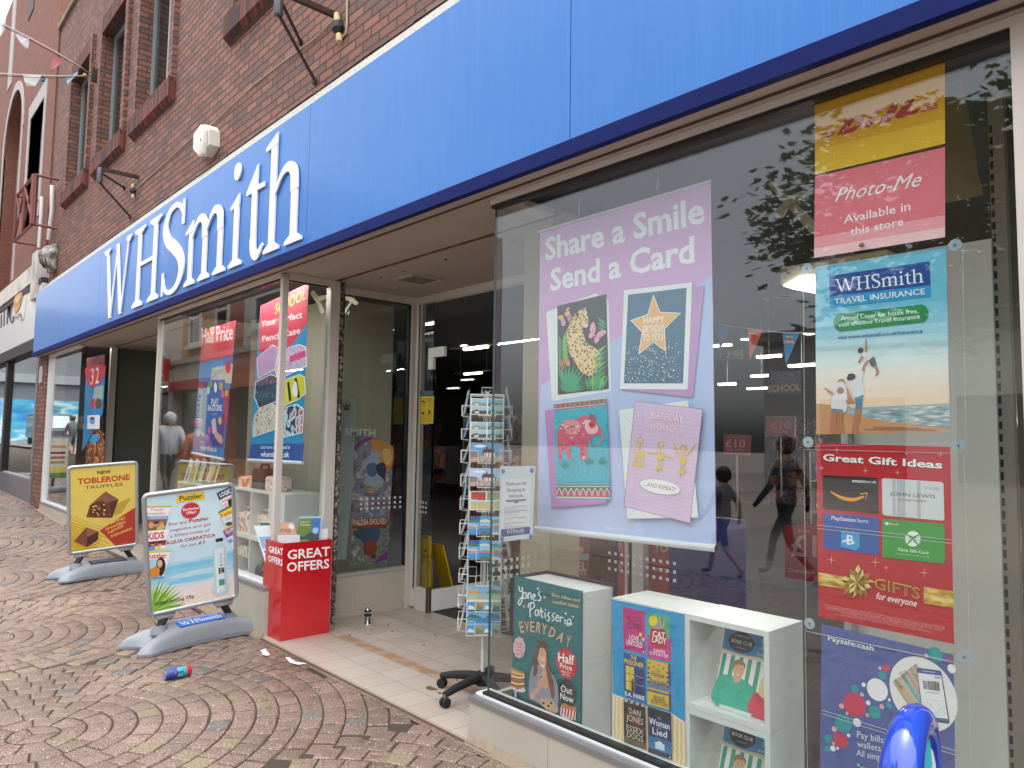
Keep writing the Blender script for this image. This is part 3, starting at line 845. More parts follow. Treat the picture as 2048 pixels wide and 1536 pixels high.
# etched name across the lobby side screen
F = Flat((-5.815, 1, 1.8), (1, 0, 0)); ETCH = mat('etched_letters', 'b9bdbb', .5)
F.text('W', (640, 873), (661, 871), (640, 856), ETCH, .01); F.text('SMITH', (690, 870), (751, 873), (690, 856), ETCH, .01)
F.build('etched_name', shop)
F = Flat((-2.5, .6, 1.6), (0, 1, 0)); F.text('H', (1070, 876), (1079, 876), (1070, 850), mat('etched_grey', '7c807c', .5), .01); F.build('etched_name', shop)

# far-left window, its return and the second lobby's side wall
w = win_frame('display_window', [((-14.82, .03, .40), (-14.70, .11, 2.914)), ((-14.7, .036, 2.885), (-12.60, .10, 2.914))], WHITEP)
pane(w, (-14.69, GY, .4), (-12.642, GY + .01, 2.885)); pane(w, (-12.64, GY, .4), (-12.63, .47, 2.9), name='side_pane')
b = MB(); b.box((-12.68, .471, .1), (-12.60, .56, 2.9255), CREAM); b.build('window_post', shop)
SHUT = mat('grey_glazed_panel', '5c5e56', .22, .05, 1.2, spec=.6)
b = MB(); b.box((-12.83, .6, .15), (-12.80, 1.46, 2.925), SHUT)
b.box((-12.80, 1.455, .15), (-8.85, 1.50, 2.925), SHUT)
o = b.build('lobby_wall', shop)
b = MB(); b.box((-12.799, 1.39, .15), (-12.70, 1.4545, 2.9), mat('brown_door_edge', '4a2c1c', .5, .15, 10)); b.box((-12.79, .561, .15), (-12.74, .62, 2.925), mat('black_edge', '1c1816', .7)); b.build('door_edge', o)
# left brick pier with toothed bonding
b = MB()
b.box((-15.45, .0, .2), (-14.83, .30, 2.906), BRICK)
for i in range(36):
    z = .28 + i * .075
    if i % 2 == 0: b.box((-15.53, .012, z), (-15.4505, .2, z + .066), BRICK)
    else: b.box((-15.47, .006, z), (-15.4505, .2, z + .066), BRICK)
b.build('brick_pier', shop)
b = MB(); b.box((-15.28, -.03, 2.44), (-15.05, -.0005, 2.74), mat('sensor_plastic', 'b0aca6', .4), .012); b.build('meter_box', shop)

# interior shell
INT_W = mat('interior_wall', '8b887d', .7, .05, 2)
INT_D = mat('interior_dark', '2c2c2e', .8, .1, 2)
b = MB()
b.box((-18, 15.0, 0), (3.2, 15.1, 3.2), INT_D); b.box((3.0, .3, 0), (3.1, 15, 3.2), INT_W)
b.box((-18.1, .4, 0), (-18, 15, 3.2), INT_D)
b.box((-8.8, 1.10, .1), (-6.75, 1.14, 3.0), mat('partition_beige', 'a09c8c', .75, .05, 2)); b.box((-6.745, 1.10, .1), (-6.70, 1.8, 3.0), mat('partition_beige'))
b.build('interior_wall', shop)
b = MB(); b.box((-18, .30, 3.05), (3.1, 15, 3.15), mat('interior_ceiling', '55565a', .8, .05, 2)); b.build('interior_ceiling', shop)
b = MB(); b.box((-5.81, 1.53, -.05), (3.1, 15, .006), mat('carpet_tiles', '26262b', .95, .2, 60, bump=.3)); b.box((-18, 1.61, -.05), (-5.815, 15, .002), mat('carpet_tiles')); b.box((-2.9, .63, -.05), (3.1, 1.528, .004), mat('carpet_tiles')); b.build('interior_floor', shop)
b = MB(); b.box((-5.53, 1.53, .008), (-4.5, 2.3, .016), ramp_mat('mat_ribs', 'wave', ((.3, '17171a'), (.7, '3c3a3a')), 9, .9, detail=0)); o = b.build('door_mat'); tag(o, 'black ribbed door mat inside the shop entrance', 'mat')
b = MB(); PIER = mat('pier_plaster', 'a29a83', .8, .04, 2)
b.box((-3.30, .545, .0), (-3.05, .80, 2.925), PIER); b.build('pier', shop)
b = MB(); b.box((-2.56, 3.0, 0), (-2.3, 3.26, 3.05), INT_W); b.box((-7.6, 5.0, 0), (-7.3, 5.3, 3.05), INT_W); b.box((-4.2, 7.5, 0), (-3.8, 7.9, 3.05), INT_W); b.build('column', shop)
# right-hand window bay: white back panel behind the posters, slotted upright, leaning board
b = MB(); q0, q1 = onY(1707, 880, .55), onY(1989, 700, .55)
b.box((q0.x, .55, .1), (q1.x, .575, 2.36), mat('bay_back_panel', 'd2d3c8', .6, .03, 2)); b.box((q0.x - .03, .50, .1), (q0.x - .002, .60, 2.36), ALUW); b.build('bay_panel', shop)
b = MB(); U = mat('slotted_upright', '8a857a', .5)
b.box((q1.x + .001, .56, .1), (q1.x + .05, .60, 2.9), U)
for i in range(58): b.box((q1.x + .004, .5585, .14 + i * .046), (q1.x + .014, .5598, .168 + i * .046), BLACKR)
b.box((q1.x + .051, .60, .1), (2.0, .64, 2.9), mat('bay_side', '5a5048', .7)); b.build('slotted_upright', shop)
b = MB(); b.prism([onY(*q, .66) for q in ((1702, 230), (1921, 141), (1966, 388), (1702, 448))], (0, .012, 0), mat('leaning_board', '8a7e62', .75, .06, 3)); o = b.build('leaning_board'); tag(o, 'beige board leaning above the white panel behind the yellow poster', 'board')

# ================================================================ POSTERS AND BANNERS
def crop(ox, oy, k):
    """coordinates read in an enlarged crop of the photo -> photo pixels"""
    return lambda *pts: [(ox + x * k, oy + y * k) for x, y in pts]
Y3 = (0, 1, 0)
def root(name, label, cat, at, group=None):
    return thing(name, label, cat, at, group)
LEOP = ramp_mat('leopard_print', 'voronoi', ((0.0, '241a12'), (0.30, '3a2a18'), (0.38, 'd8b070'), (0.7, 'e8cc94')), 62, .5)
PALM1, PALM2, PALM3 = pr('2f9a4a'), pr('0f9a68'), pr('6db83a')
def leaf(F, o, tip, w, m):
    dx, dy = tip[0] - o[0], tip[1] - o[1]
    F.poly([o, (o[0] + dx * .5 - dy * w, o[1] + dy * .5 + dx * w), tip, (o[0] + dx * .5 + dy * w, o[1] + dy * .5 - dx * w)], m)

# ---- the big lilac banner
P0 = (-2.1, .25, 1.9)
bn = root('hanging_banner', 'large lilac and blue greeting card banner reading Share a Smile Send a Card', 'banner', P0)
F = Flat(P0, Y3)
F.slab([(1080, 467), (1421, 365), (1432, 1092), (1074, 1052)], 'cb9fd2', .003)
F.poly([(1424, 552), (1400, 568), (1215, 690), (1081, 772), (1075, 1050), (1431, 1090)], 'aec0ea')
F.poly([(1215, 690), (1081, 772), (1075, 1050), (1290, 1072), (1238, 900)], 'b9c6ec')
F.build('banner_sheet', bn)
Wt = pr('e6edf0')
F.up().text('Share a Smile', (1091, 520), (1410, 443), (1090, 478), Wt, .045)
F.text('Send a Card', (1101, 581.5), (1389, 523), (1101, 540), Wt, .045)
F.text('Subject to availability', (1211, 1057), (1252, 1061), (1211, 1051), 'dfe6f6')
F.build('lettering', bn)
# leopard card
F.up().poly([(1092.5, 624), (1191, 587), (1217, 600), (1222, 782), (1104, 802)], 'e4e7ea')
F.line([(1092.5, 624), (1118, 652)], .6, 'b5b8c0'); F.line([(1104, 802), (1118, 780)], .6, 'b5b8c0')
F.poly([(1115, 612), (1213, 588), (1218, 778), (1116, 790)], '17110f')
K = crop(1060, 590, .18555)
for a in range(-75, 80, 9):
    o = (400, 1050); L_ = 330 if abs(a) < 50 else 230
    leaf(F, K(o)[0], K((max(305, min(840, o[0] + L_ * math.sin(rad(a)))), o[1] - L_ * math.cos(rad(a))))[0], .05, PALM2)
for i in range(7):
    y = 380 + i * 45
    leaf(F, K((345, y + 150))[0], K((305, y + 40))[0], .08, PALM1); leaf(F, K((345, y + 150))[0], K((405 + 4 * i, y - 10))[0], .07, PALM3)
F.smooth(K((495, 200), (585, 150), (612, 165), (632, 250), (632, 320), (598, 352), (570, 345), (588, 440), (620, 520), (700, 570), (760, 620), (775, 690), (745, 770), (700, 850), (630, 872), (560, 830), (500, 740), (440, 640), (410, 540), (405, 400), (440, 290)), LEOP)
F.smooth(K((585, 330), (620, 320), (632, 335), (602, 355)), 'e8e2d8', 3)
F.ell(K((567, 265))[0], 2.2, .9, '88a060'); F.ell(K((612, 258))[0], 1.4, .8, '88a060'); F.poly(K((600, 300), (628, 296), (615, 315)), 'a06a60')
F.poly(K((585, 155), (605, 128), (613, 170)), 'b89a70'); F.smooth(K((495, 215), (510, 190), (535, 205), (520, 235)), '3a2c22', 3)
for i in range(8):
    y = 560 + i * 55
    leaf(F, K((700 - i * 6, y + 90))[0], K((835, y - 20))[0], .10, PALM2 if i % 3 else PALM3)
for i in range(7):
    leaf(F, K((640 + i * 22, 1040))[0], K((600 + i * 42, 800 + abs(3 - i) * 22))[0], .09, (PALM2, PALM1, PALM3)[i % 3])
for i in range(4):
    leaf(F, K((835, 330 + i * 30))[0], K((730, 240 + i * 55))[0], .13, PALM2)
BF = ramp_mat('butterfly_print', 'voronoi', ((.1, '5a2038'), (.35, 'e07aa8'), (.8, 'f4c8d8')), 120, .5)
for pts in (((660, 400), (655, 340), (685, 290), (712, 330), (715, 395)), ((650, 470), (645, 420), (700, 400), (705, 440)), ((720, 440), (760, 390), (825, 385), (810, 425), (745, 470)), ((705, 510), (700, 465), (730, 440), (755, 480), (725, 520))):
    F.smooth(K(*pts), BF, 4)
for pts, c in ((((310, 240), (350, 215), (375, 250), (345, 280)), 'e0a868'), (((380, 200), (415, 170), (440, 190), (400, 235)), 'e8b078'), (((345, 285), (385, 265), (390, 325), (355, 335)), 'c8a0c0'), (((410, 240), (440, 195), (455, 250), (430, 290)), 'b888b0'), (((395, 160), (425, 128), (435, 150), (410, 172)), 'c0a0a8'),
               (((318, 720), (335, 695), (375, 730), (340, 760)), 'b86a40'), (((385, 700), (405, 655), (425, 690), (400, 735)), 'c87850'), (((345, 765), (380, 745), (378, 800), (355, 808)), 'a85830'), (((395, 745), (430, 700), (440, 755), (415, 770)), 'd08858')):
    F.smooth(K(*pts), c, 4)
F.build('leopard_card', bn)
# star card
F.up().poly([(1262, 600), (1410, 571), (1387, 795), (1245, 779)], 'bb8cc4')
F.line([(1410, 571), (1386, 600)], .6, '9a70a4'); F.line([(1387, 795), (1374, 779)], .6, '9a70a4')
F.poly([(1250, 581), (1386, 565), (1377, 779), (1242, 778)], 'e4eaec')
F.poly([(1258, 590), (1375, 576), (1368, 767), (1249.6, 767)], '1a5f80')
rd = random.Random(5)
dc = ['e8eef2', 'e8eef2', 'f0e8c8', '9a86b8', '7ec4d4']
for i in range(230):
    v = rd.random() ** .85; u = rd.random(); x = 1255 + u * 112 - v * 4; y = 684 + v * 81 + rd.uniform(-4, 3)
    F.lay -= .8
    if y < 766: F.ell((x, y), rd.uniform(.7, 1.3), rd.uniform(.7, 1.3), dc[rd.randrange(5)], 7)
F.up()
F.poly(K((1345, -8), (1420, 185), (1645, 195), (1470, 370), (1480, 612), (1345, 515), (1182, 648), (1220, 405), (1096, 275), (1280, 210)), 'e6ebe4')
F.poly(K((1345, 8), (1412, 193), (1630, 203), (1460, 366), (1470, 595), (1345, 503), (1194, 628), (1230, 402), (1112, 279), (1287, 219)), 'e3b063')
for s_, a, c, t in (('HAPPY', (1238, 308), (1462, 302), (1240, 240)), ('BIRTHDAY', (1230, 412), (1460, 398), (1232, 335)), ('TO YOU', (1228, 502), (1448, 492), (1228, 425))):
    F.text(s_, K(a)[0], K(c)[0], K(t)[0], 'eef0ee', .01)
F.build('star_card', bn)
# elephant card
K = crop(1024, 768, .25)
F.up().poly(K((275, 212), (700, 170), (768, 958), (327, 992)), 'bb86c0')
Q = K((345, 155), (765, 108), (800, 925), (367, 918))
TEALP = ramp_mat('paisley_print', 'noise', ((.35, '1c9cb8'), (.5, '3cc0d4'), (.56, '1f8fae'), (.65, '46c8d8')), 90, .5)
F.poly(Q, TEALP)
L2 = lambda u, v: lerp2(Q, u, v)
for v0, v1, c in ((0, .012, 'd8d0c0'), (.012, .055, '0f7a62'), (.055, .066, 'd8b0b0'), (.066, .075, 'b02a50'), (.855, .865, 'b83a5a'), (.865, .875, 'd8c8b0'), (.875, .965, '0d7a60'), (.965, .975, 'b83a5a'), (.975, .99, 'c8d8d0')):
    F.poly([L2(0, v0), L2(1, v0), L2(1, v1), L2(0, v1)], c)
for i in range(11):
    F.lay -= .8; F.ell(L2((i + .5) / 11, .034), 3.2, 3.6, 'c85a78', 10)
F.up(2)
for i in range(9):
    u = (i + .5) / 9
    F.lay -= 1.6
    F.poly([L2(u - .05, .963), L2(u - .045, .92), L2(u, .882), L2(u + .045, .92), L2(u + .05, .963)], 'e8d0d4'); F.poly([L2(u - .036, .963), L2(u - .03, .925), L2(u, .897), L2(u + .03, .925), L2(u + .036, .963)], 'c23a60')
F.up(3)
F.smooth(K((375, 440), (382, 370), (430, 298), (520, 288), (590, 250), (650, 282), (705, 325), (735, 385), (725, 410), (660, 398), (640, 425), (622, 470), (612, 590), (590, 606), (555, 600), (552, 505), (500, 490), (470, 505), (490, 590), (465, 600), (438, 525), (412, 545), (416, 598), (388, 606), (378, 520)), 'd45a74', 4)
F.line(K((715, 400), (650, 425), (648, 470), (672, 508)), [3, 3.5, 3, 2.5], 'd45a74', 4); F.line(K((735, 400), (738, 440), (712, 470), (700, 505)), [3, 3.5, 3, 2], 'e07a88', 4)
F.smooth(K((430, 300), (520, 290), (570, 330), (540, 400), (440, 390)), 'e88a9a', 4)
F.smooth(K((590, 300), (640, 290), (700, 340), (690, 390), (620, 395)), 'f0b8c8', 4)
rd = random.Random(9); cc = ['b8283c', 'f0c8d0', 'e8a040', '2a7a9a', 'c02a6a', 'f4e0e0', '6a3a8a', '2a9a6a', 'e04838']
for i in range(46):
    x, y = rd.uniform(395, 610), rd.uniform(310, 480)
    F.lay -= .8; F.ell(K((x, y))[0], (rd.uniform(1.2, 3.4), rd.uniform(-1, 1)), (rd.uniform(-.6, .6), rd.uniform(1, 2.4)), cc[i % 9], 7)
F.up()
for x, y in ((400, 575), (465, 560), (478, 530), (400, 480), (580, 560), (575, 520), (590, 590), (420, 520)):
    F.lay -= .8; F.ell(K((x, y))[0], 3.2, 3.0, cc[(x + y) % 9], 8)
F.up(); F.ell(K((655, 325))[0], 7, 7.5, 'd83a30', 12); F.ell(K((655, 325))[0], 2.2, 2.4, '1c2a6a', 8)
F.poly(K((620, 285), (645, 235), (680, 255), (690, 290)), 'a04a70')
for x, y in ((440, 640), (630, 610), (740, 610)):
    for k in range(5): leaf(F, K((x, y + 40))[0], K((x - 45 + k * 22, y - 35 + abs(k - 2) * 14))[0], .12, pr('0f8a80'))
F.build('elephant_card', bn)
# workout card
F.up().poly(K((873, 210), (1425, 133), (1505, 1066), (940, 1076)), 'e2e7ea')
for a, c in (((873, 210), (985, 330)), ((1425, 133), (1380, 190)), ((1505, 1066), (1450, 1010)), ((940, 1076), (1000, 1000))): F.line(K(a, c), .5, 'a8acb8')
Q = K((1003, 140), (1540, 205), (1440, 1110), (915, 975)); L2 = lambda u, v: lerp2(Q, u, v)
F.poly([L2(-.006, -.004), L2(1.006, -.004), L2(1.006, 1.004), L2(-.006, 1.004)], '6a5a70'); F.poly(Q, 'd8bfdd')
for i in range(1, 26):
    F.lay -= .8; F.line([L2(0, i / 26.5), L2(1, i / 26.5)], .45, 'b4a0c4')
F.up(); F.line([L2(.135, 0), L2(.135, 1)], .45, 'b4a0c4')
for v in (.075, .47, .88): F.ell(L2(.06, v), 2.6, 3, 'b8a4c6', 14); F.ell(L2(.06, v), 2.1, 2.5, 'd8bfdd', 14)
for m_, b_ in (('d8488c', .075), ('f2ecf2', .02)):
    F.text('BIRTHDAY', K((1133, 277))[0], K((1383, 308))[0], K((1137, 220))[0], m_, b_); F.text('WORKOUT', K((1122, 363))[0], K((1383, 397))[0], K((1126, 305))[0], m_, b_)
YEL = pr('e2c23a')
for x, y, arms in ((1042, 455, 0), (1208, 485, 1), (1388, 515, 2)):
    ring = [(x + 24 * math.cos(t * .314), y + 26 * math.sin(t * .314)) for t in range(21)]
    F.line(K(*ring), 2.6, YEL)
    F.line(K((x - 2, y + 26), (x - 4, y + 80)), [3, 2.4], YEL)
    F.poly(K((x - 30, y + 80), (x + 24, y + 78), (x + 28, y + 110), (x + 5, y + 125), (x - 34, y + 110)), YEL)
    F.line(K((x - 18, y + 110), (x - 20, y + 180)), 1.3, YEL); F.line(K((x + 14, y + 110), (x + 10, y + 180)), 1.3, YEL); F.line(K((x - 3, y + 110), (x - 5, y + 182)), 1.8, YEL)
    F.poly(K((x - 36, y + 172), (x + 20, y + 176), (x + 16, y + 204), (x - 40, y + 198)), YEL)
    if arms == 0: ar = (((x - 26, y + 90), (x - 42, y + 150), (x - 66, y + 215)), ((x + 22, y + 92), (x + 28, y + 150), (x + 30, y + 220)))
    elif arms == 1: ar = (((x - 22, y + 62), (x - 70, y + 72), (x - 120, y + 65)), ((x + 15, y + 72), (x + 60, y + 95), (x + 108, y + 112)))
    else: ar = (((x - 28, y + 78), (x - 58, y + 10), (x - 82, y - 62)), ((x + 16, y + 62), (x + 62, y + 15), (x + 98, y - 35)))
    for a in ar: F.line(K(*a), [2.8, 3.2, .8], YEL, 4)
    if arms: F.line(K((x - 14, y + 200), (x - 24, y + 210), (x - 12, y + 218), (x - 24, y + 228), (x - 16, y + 236 if arms > 1 else y + 225)), .8, '5a5260')
F.ell((1325, 973.5), (40, 7.5), (-3, 13.5), 'eef0f2'); F.text('...AND REPEAT!', K((1078, 812))[0], K((1325, 862))[0], K((1085, 780))[0], 'b03a58', .0)
F.build('workout_card', bn)
b = MB(); RAIL = mat('banner_rail', 'cfd4d6', .25, .03, 6, coat=.3)
b.tube([onY(1072, 1057, .247), onY(1433, 1097, .247)], .0165, RAIL, 14); b.lathe([(.0167, 0), (.0167, .004)], onY(1433, 1097, .247), BLACKR, 14, axis=(1, 0, 0)); b.build('bottom_rail', bn)
b = MB(); b.tube([onY(1077, 464, .25), onY(1422, 362, .25)], .008, mat('clear_rail', 'b8b2b6', .2), 8); b.build('top_rail', bn)
b = MB()
for px, py in ((1158, 440), (1315, 394)):
    a = onY(px, py, .25); b.tube([a, (a.x, a.y, 2.9)], .0014, ALU, 5); b.tube([(a.x, a.y, a.z + .04), (a.x, a.y, a.z + .08)], .005, ALU, 6)
b.build('hanging_wire', bn)

# ---- right-hand column of window posters, each in its clear holder
PY = .105
def holder(r, corners, cups, folds=()):
    b = MB()
    for a, c in folds: b.tube([onY(*a, PY - .005), onY(*c, PY - .005)], .0009, mat('acrylic_edge', 'c4ccca', .15, .03, 9), 5)
    b.build('pocket_edge', r) if folds else None
    b = MB(); e = [onY(*c, PY - .004) for c in corners]
    b.tube(e, .0011, mat('acrylic_edge', 'c4ccca', .15, .03, 9), 5, True)
    b.build('acrylic_edge', r)
    for c in cups:
        b = MB(); p = onY(*c, PY - .012)
        b.lathe([(.020, 0), (.0195, -.002), (.009, -.004), (.008, -.010), (.004, -.012)], p, mat('suction_cup', '9fb0b8', .12, .05, 30, spec=.7), 18, axis=(0, -1, 0)); b.lathe([(.0035, .001), (.0035, .006)], (p.x, p.y - .006, p.z), mat('cup_core', '5a7086', .2), 8, axis=(0, 1, 0))
        b.build('suction_cup', r)
def pboard(name, label, z, quad, colr):
    p = (-.98, PY, z); r = root(name, label, 'poster', p, 'posters in the right window')
    F = Flat(p, Y3); F.slab(quad, colr, .0012); return r, F
GY_ = 'posters in the right window'
r, F = pboard('window_poster', 'yellow courier poster with red slanted letters, top of the right window column', 2.7, [(1629, 188), (1889, 108), (1890, 287), (1630, 349)], 'dca412')
F.poly([(1630, 300), (1890, 238), (1890, 287), (1630, 349)], 'e4b824')  # soffit reflection above, sky reflection below, painted into the yellow
F.build('poster_sheet', r)
K = crop(1536, 0, .25); RED = pr('b02236')
F.poly(K((548, 1085), (625, 968), (700, 945), (655, 1010), (640, 1030), (700, 1008), (745, 930), (775, 912), (782, 930), (745, 1000), (690, 1050), (620, 1072)), RED)
F.poly(K((600, 985), (620, 950), (770, 910), (780, 920), (770, 950), (745, 935)), RED)
F.poly(K((755, 1028), (805, 945), (870, 925), (850, 960), (925, 940), (960, 885), (1040, 860), (975, 970), (880, 995), (905, 950), (850, 968), (820, 1012)), RED)
F.poly(K((830, 915), (860, 880), (930, 862), (905, 900)), RED); F.poly(K((955, 880), (990, 840), (1050, 822), (1030, 862)), RED)
F.poly(K((1010, 935), (1045, 890), (1110, 805), (1180, 785), (1110, 895), (1220, 862), (1195, 905), (1040, 950)), RED)
for i in range(3):
    y = i * 20
    F.line(K((430 + i * 4, 1108 - y), (525 + i * 12, 1078 - y)), 2.2, RED); F.line(K((1222 + i * 14, 895 - y * 1.1), (1358, 858 - y * 1.0)), 2.4, RED)
F.line(K((1305, 1145), (1375, 1128)), .4, '4a3a10')
F.build('lettering', r)
r, F = pboard('window_poster', 'pink photo booth poster with white handwriting below the yellow one', 2.4, [(1630, 353), (1890, 294), (1890, 474), (1628, 516)], 'e07684')
F.poly([(1629, 475), (1890, 430), (1890, 474), (1628, 516)], 'eaa0aa'); F.poly([(1628.5, 497), (1890, 454), (1890, 474), (1628, 516)], 'f2c6cc')
F.build('poster_sheet', r)
F.text('Photo-Me', (1670, 404), (1838, 372), (1675, 377), 'eceef0', .0, slant=.25)
F.text('Available in', (1688, 447), (1821, 420), (1688, 431), 'f0eef0', .015); F.text('this store', (1701, 471), (1807, 450), (1701, 456), 'f0eef0', .015)
F.build('lettering', r)
b = MB(); b.blob(onY(1723, 490, PY - .01), .008, mat('snail_shell', '8a6a2a', .3, .2, 90), 2, (1.3, .7, 1.0)); o = b.build('snail'); tag(o, 'tiny brown snail stuck on the pink poster', 'snail')
# travel insurance
r, F = pboard('window_poster', 'pale blue travel insurance poster with a family on a beach', 1.93, [(1630, 534), (1892, 494), (1900, 864), (1633, 869)], '6fbcd8')
Q = [(1630, 534), (1892, 494), (1900, 864), (1633, 869)]; L2 = lambda u, v: lerp2(Q, u, v)
cols = ['7cc2dc', '8ecae0', '9fd2e4', 'b4dae6', 'c6e0e6', 'd8e4e4', 'e4e2dc', 'e8dcd0', 'ead6c4', 'ecd2b8']
for i, c in enumerate(cols):
    v0 = .28 + i * .057
    F.poly([L2(0, v0 - .012), L2(1, v0 + .012), L2(1, .85), L2(0, .85)], c)
F.poly([L2(0, .815), L2(.25, .84), L2(.3, .86), L2(0, .86)], 'c89a68')
F.poly([L2(.1, .85), L2(1, .845), L2(1, .97), L2(.4, .93)], '9ab0b8'); F.poly([L2(0, .86), L2(.12, .86), L2(.45, .92), L2(1, .985), L2(1, 1), L2(0, 1)], 'c89468')
SEA = ramp_mat('printed_sea', 'noise', ((.35, '5f8a98'), (.55, 'a8b8bc'), (.65, 'dcd8d0')), 60, .5, stretch=(.4, 1, 2.5))
F.poly([L2(.22, .865), L2(1, .855), L2(1, .98), L2(.5, .93)], SEA)
F.build('poster_sheet', r)
K = crop(1536, 384, .25)
F.poly(K((490, 672), (1293, 555), (1302, 745), (495, 838)), '1f4a96'); F.poly(K((495, 838), (1302, 745), (1302, 838), (497, 928)), '2196cc')
F.serif(K((540, 803))[0], K((1252, 722))[0], K((535, 700))[0], 'eef2f4'); F.text('TRAVEL INSURANCE', K((535, 897))[0], K((1258, 817))[0], K((534, 855))[0], 'eef2f4', .01)
for p in ((590, 1045), (1222, 972)): F.ell(K(p)[0], 16, 18, '1f8a50')
F.poly(K((585, 975), (1215, 902), (1230, 1042), (592, 1115)), '1f8a50')
F.text('Annual Cover for hassle free,', K((585, 1028))[0], K((1203, 968))[0], K((585, 994))[0], 'f0f4f2', .008); F.text('cost effective Travel Insurance', K((570, 1080))[0], K((1218, 1012))[0], K((570, 1046))[0], 'f0f4f2', .008)
F.text('visit www.whsmith.co.uk/insurance', K((560, 1180))[0], K((1240, 1125))[0], K((560, 1152))[0], '1f4a86', .012)
K2 = crop(1536, 768, .25)
for i, t in enumerate(('Insurance arranged and administered by travel agents', 'who are authorised & regulated by the Financial Conduct Authority')): F.text(t, K2((770 if i else 850, 366 + i * 2 - (1 - i) * 14))[0], K2((1350 if i else 1230, 375 - (1 - i) * 14))[0], K2((770 if i else 850, 352 + i * 3 - (1 - i) * 14))[0], '3a342c')
F.build('lettering', r)
SK, SK2, WHT, DEN, HR = 'b5785a', 'c08a68', 'd6dade', '5f86a8', '3a2c26'
def fig(F, parts):
    for pts, c in parts: F.smooth(pts, c, 4) if len(pts) > 4 else F.poly(pts, c)
fig(F, [  # thrown child, man, woman, little girl
 (K((782, 1290), (780, 1190), (790, 1180), (798, 1260), (800, 1300)), SK), (K((720, 1365), (755, 1300), (775, 1310), (738, 1370)), SK), (K((755, 1290), (800, 1280), (835, 1300), (850, 1330), (815, 1350), (770, 1330)), WHT), (K((815, 1345), (848, 1318), (862, 1345), (870, 1390), (830, 1395)), '4a5866'), (K((850, 1390), (872, 1390), (890, 1450), (860, 1470), (870, 1440)), SK), (K((722, 1265), (740, 1242), (768, 1262), (752, 1288), (730, 1288)), HR),
 (K((660, 1536), (680, 1500), (735, 1480), (760, 1420), (775, 1430), (755, 1500), (755, 1640), (690, 1640)), WHT), (K((755, 1425), (770, 1380), (800, 1345), (810, 1355), (780, 1395), (775, 1435)), SK), (K((635, 1490), (650, 1455), (690, 1455), (705, 1480), (680, 1505), (645, 1505)), HR)])
fig(F, [(K2((690, 0), (760, 0), (768, 85), (700, 110), (690, 60)), WHT), (K2((700, 110), (765, 85), (750, 215), (705, 205)), DEN), (K2((705, 205), (748, 210), (740, 270), (720, 370), (750, 385), (680, 390), (690, 300)), SK),
 (K((600, 1536), (640, 1570), (690, 1680), (700, 1685), (660, 1680), (600, 1600)), SK2), (K((560, 1530), (575, 1500), (610, 1500), (620, 1540), (590, 1560)), 'a87850'), (K2((540, 0), (620, 0), (632, 215), (520, 205), (525, 100)), WHT), (K2((450, 35), (465, 30), (530, 75), (528, 95)), SK2),
 (K2((520, 205), (560, 210), (552, 300), (545, 385), (500, 380), (505, 280)), SK), (K2((565, 215), (605, 215), (598, 310), (610, 390), (570, 385), (570, 290)), SK), (K2((525, 90), (560, 65), (610, 70), (632, 110), (628, 205), (515, 205)), 'e0dce0'), (K2((515, 195), (606, 205), (604, 228), (512, 220)), '7a8a9a'), (K2((555, 50), (580, 25), (610, 40), (608, 70), (580, 80), (560, 70)), 'a87a58'), (K2((625, 130), (690, 135), (700, 150), (630, 152)), SK2)])
F.build('family_picture', r)
holder(r, [(1607, 540), (1925, 486), (1932, 885), (1609, 893)], [(1614, 537), (1910, 490)], [((1633, 694), (1898, 681)), ((1633, 699), (1898, 686))])
# gift cards
r, F = pboard('window_poster', 'red gift card poster with four printed cards and a gold bow', 1.3, [(1633, 886), (1900, 894), (1908, 1288), (1637, 1233)], 'bb2530')
K3 = crop(1536, 1152, .25)
F.build('poster_sheet', r)
F.text('Great Gift Ideas', K2((444, 618))[0], K2((1399, 682))[0], K2((444, 566))[0], '5a1018', .05); F.text('Great Gift Ideas', K2((440, 612))[0], K2((1395, 676))[0], K2((440, 560))[0], 'eef0f0', .045)
for i, t in enumerate(('Gift Cards can be purchased at the manned tills and all self service checkouts. Limited acts as the agent for the third', 'party participating retailer for these gift cards, therefore any customer queries after purchase must be directed to the relevant retailers. Gift', 'Card Shop products can be purchased with cash, credit/debit cards or Gift Cards only (but not multi-retailer vouchers/cards).', 'The refund policy does not apply to these products. Expiration of all Gift Cards varies.', 'See receipt for details. Please read the important terms & conditions on the back of the gift card before you buy.')):
    x0, x1 = ((460, 1410), (455, 1415), (468, 1395), (590, 1245), (540, 1305))[i]; sl = .192
    y0 = (232, 246, 262, 300, 306)[i]; F.text(t, K3((x0, y0))[0], K3((x1, y0 + (x1 - x0) * sl))[0], K3((x0, y0 - 8))[0], 'e8c8c8')
F.build('lettering', r)
for x, y, s_ in ((552, 528, 30), (1108, 556, 18), (1380, 562, 30), (428, 672, 26), (778, 694, 32), (1036, 708, 24), (508, 1408, 45), (860, 1425, 48), (945, 1470, 20), (1250, 1510, 50)):
    c = K2((x, y))[0]; q = s_ * .25
    F.lay -= 1.6; F.poly([(c[0] - q, c[1] - q * .1), (c[0], c[1] - .5), (c[0] + q, c[1] + q * .1), (c[0], c[1] + .5)], 'f0dcc8'); F.poly([(c[0], c[1] - q), (c[0] + .5, c[1]), (c[0], c[1] + q), (c[0] - .5, c[1])], 'f0dcc8')
F.up(2).build('sparkles', r)
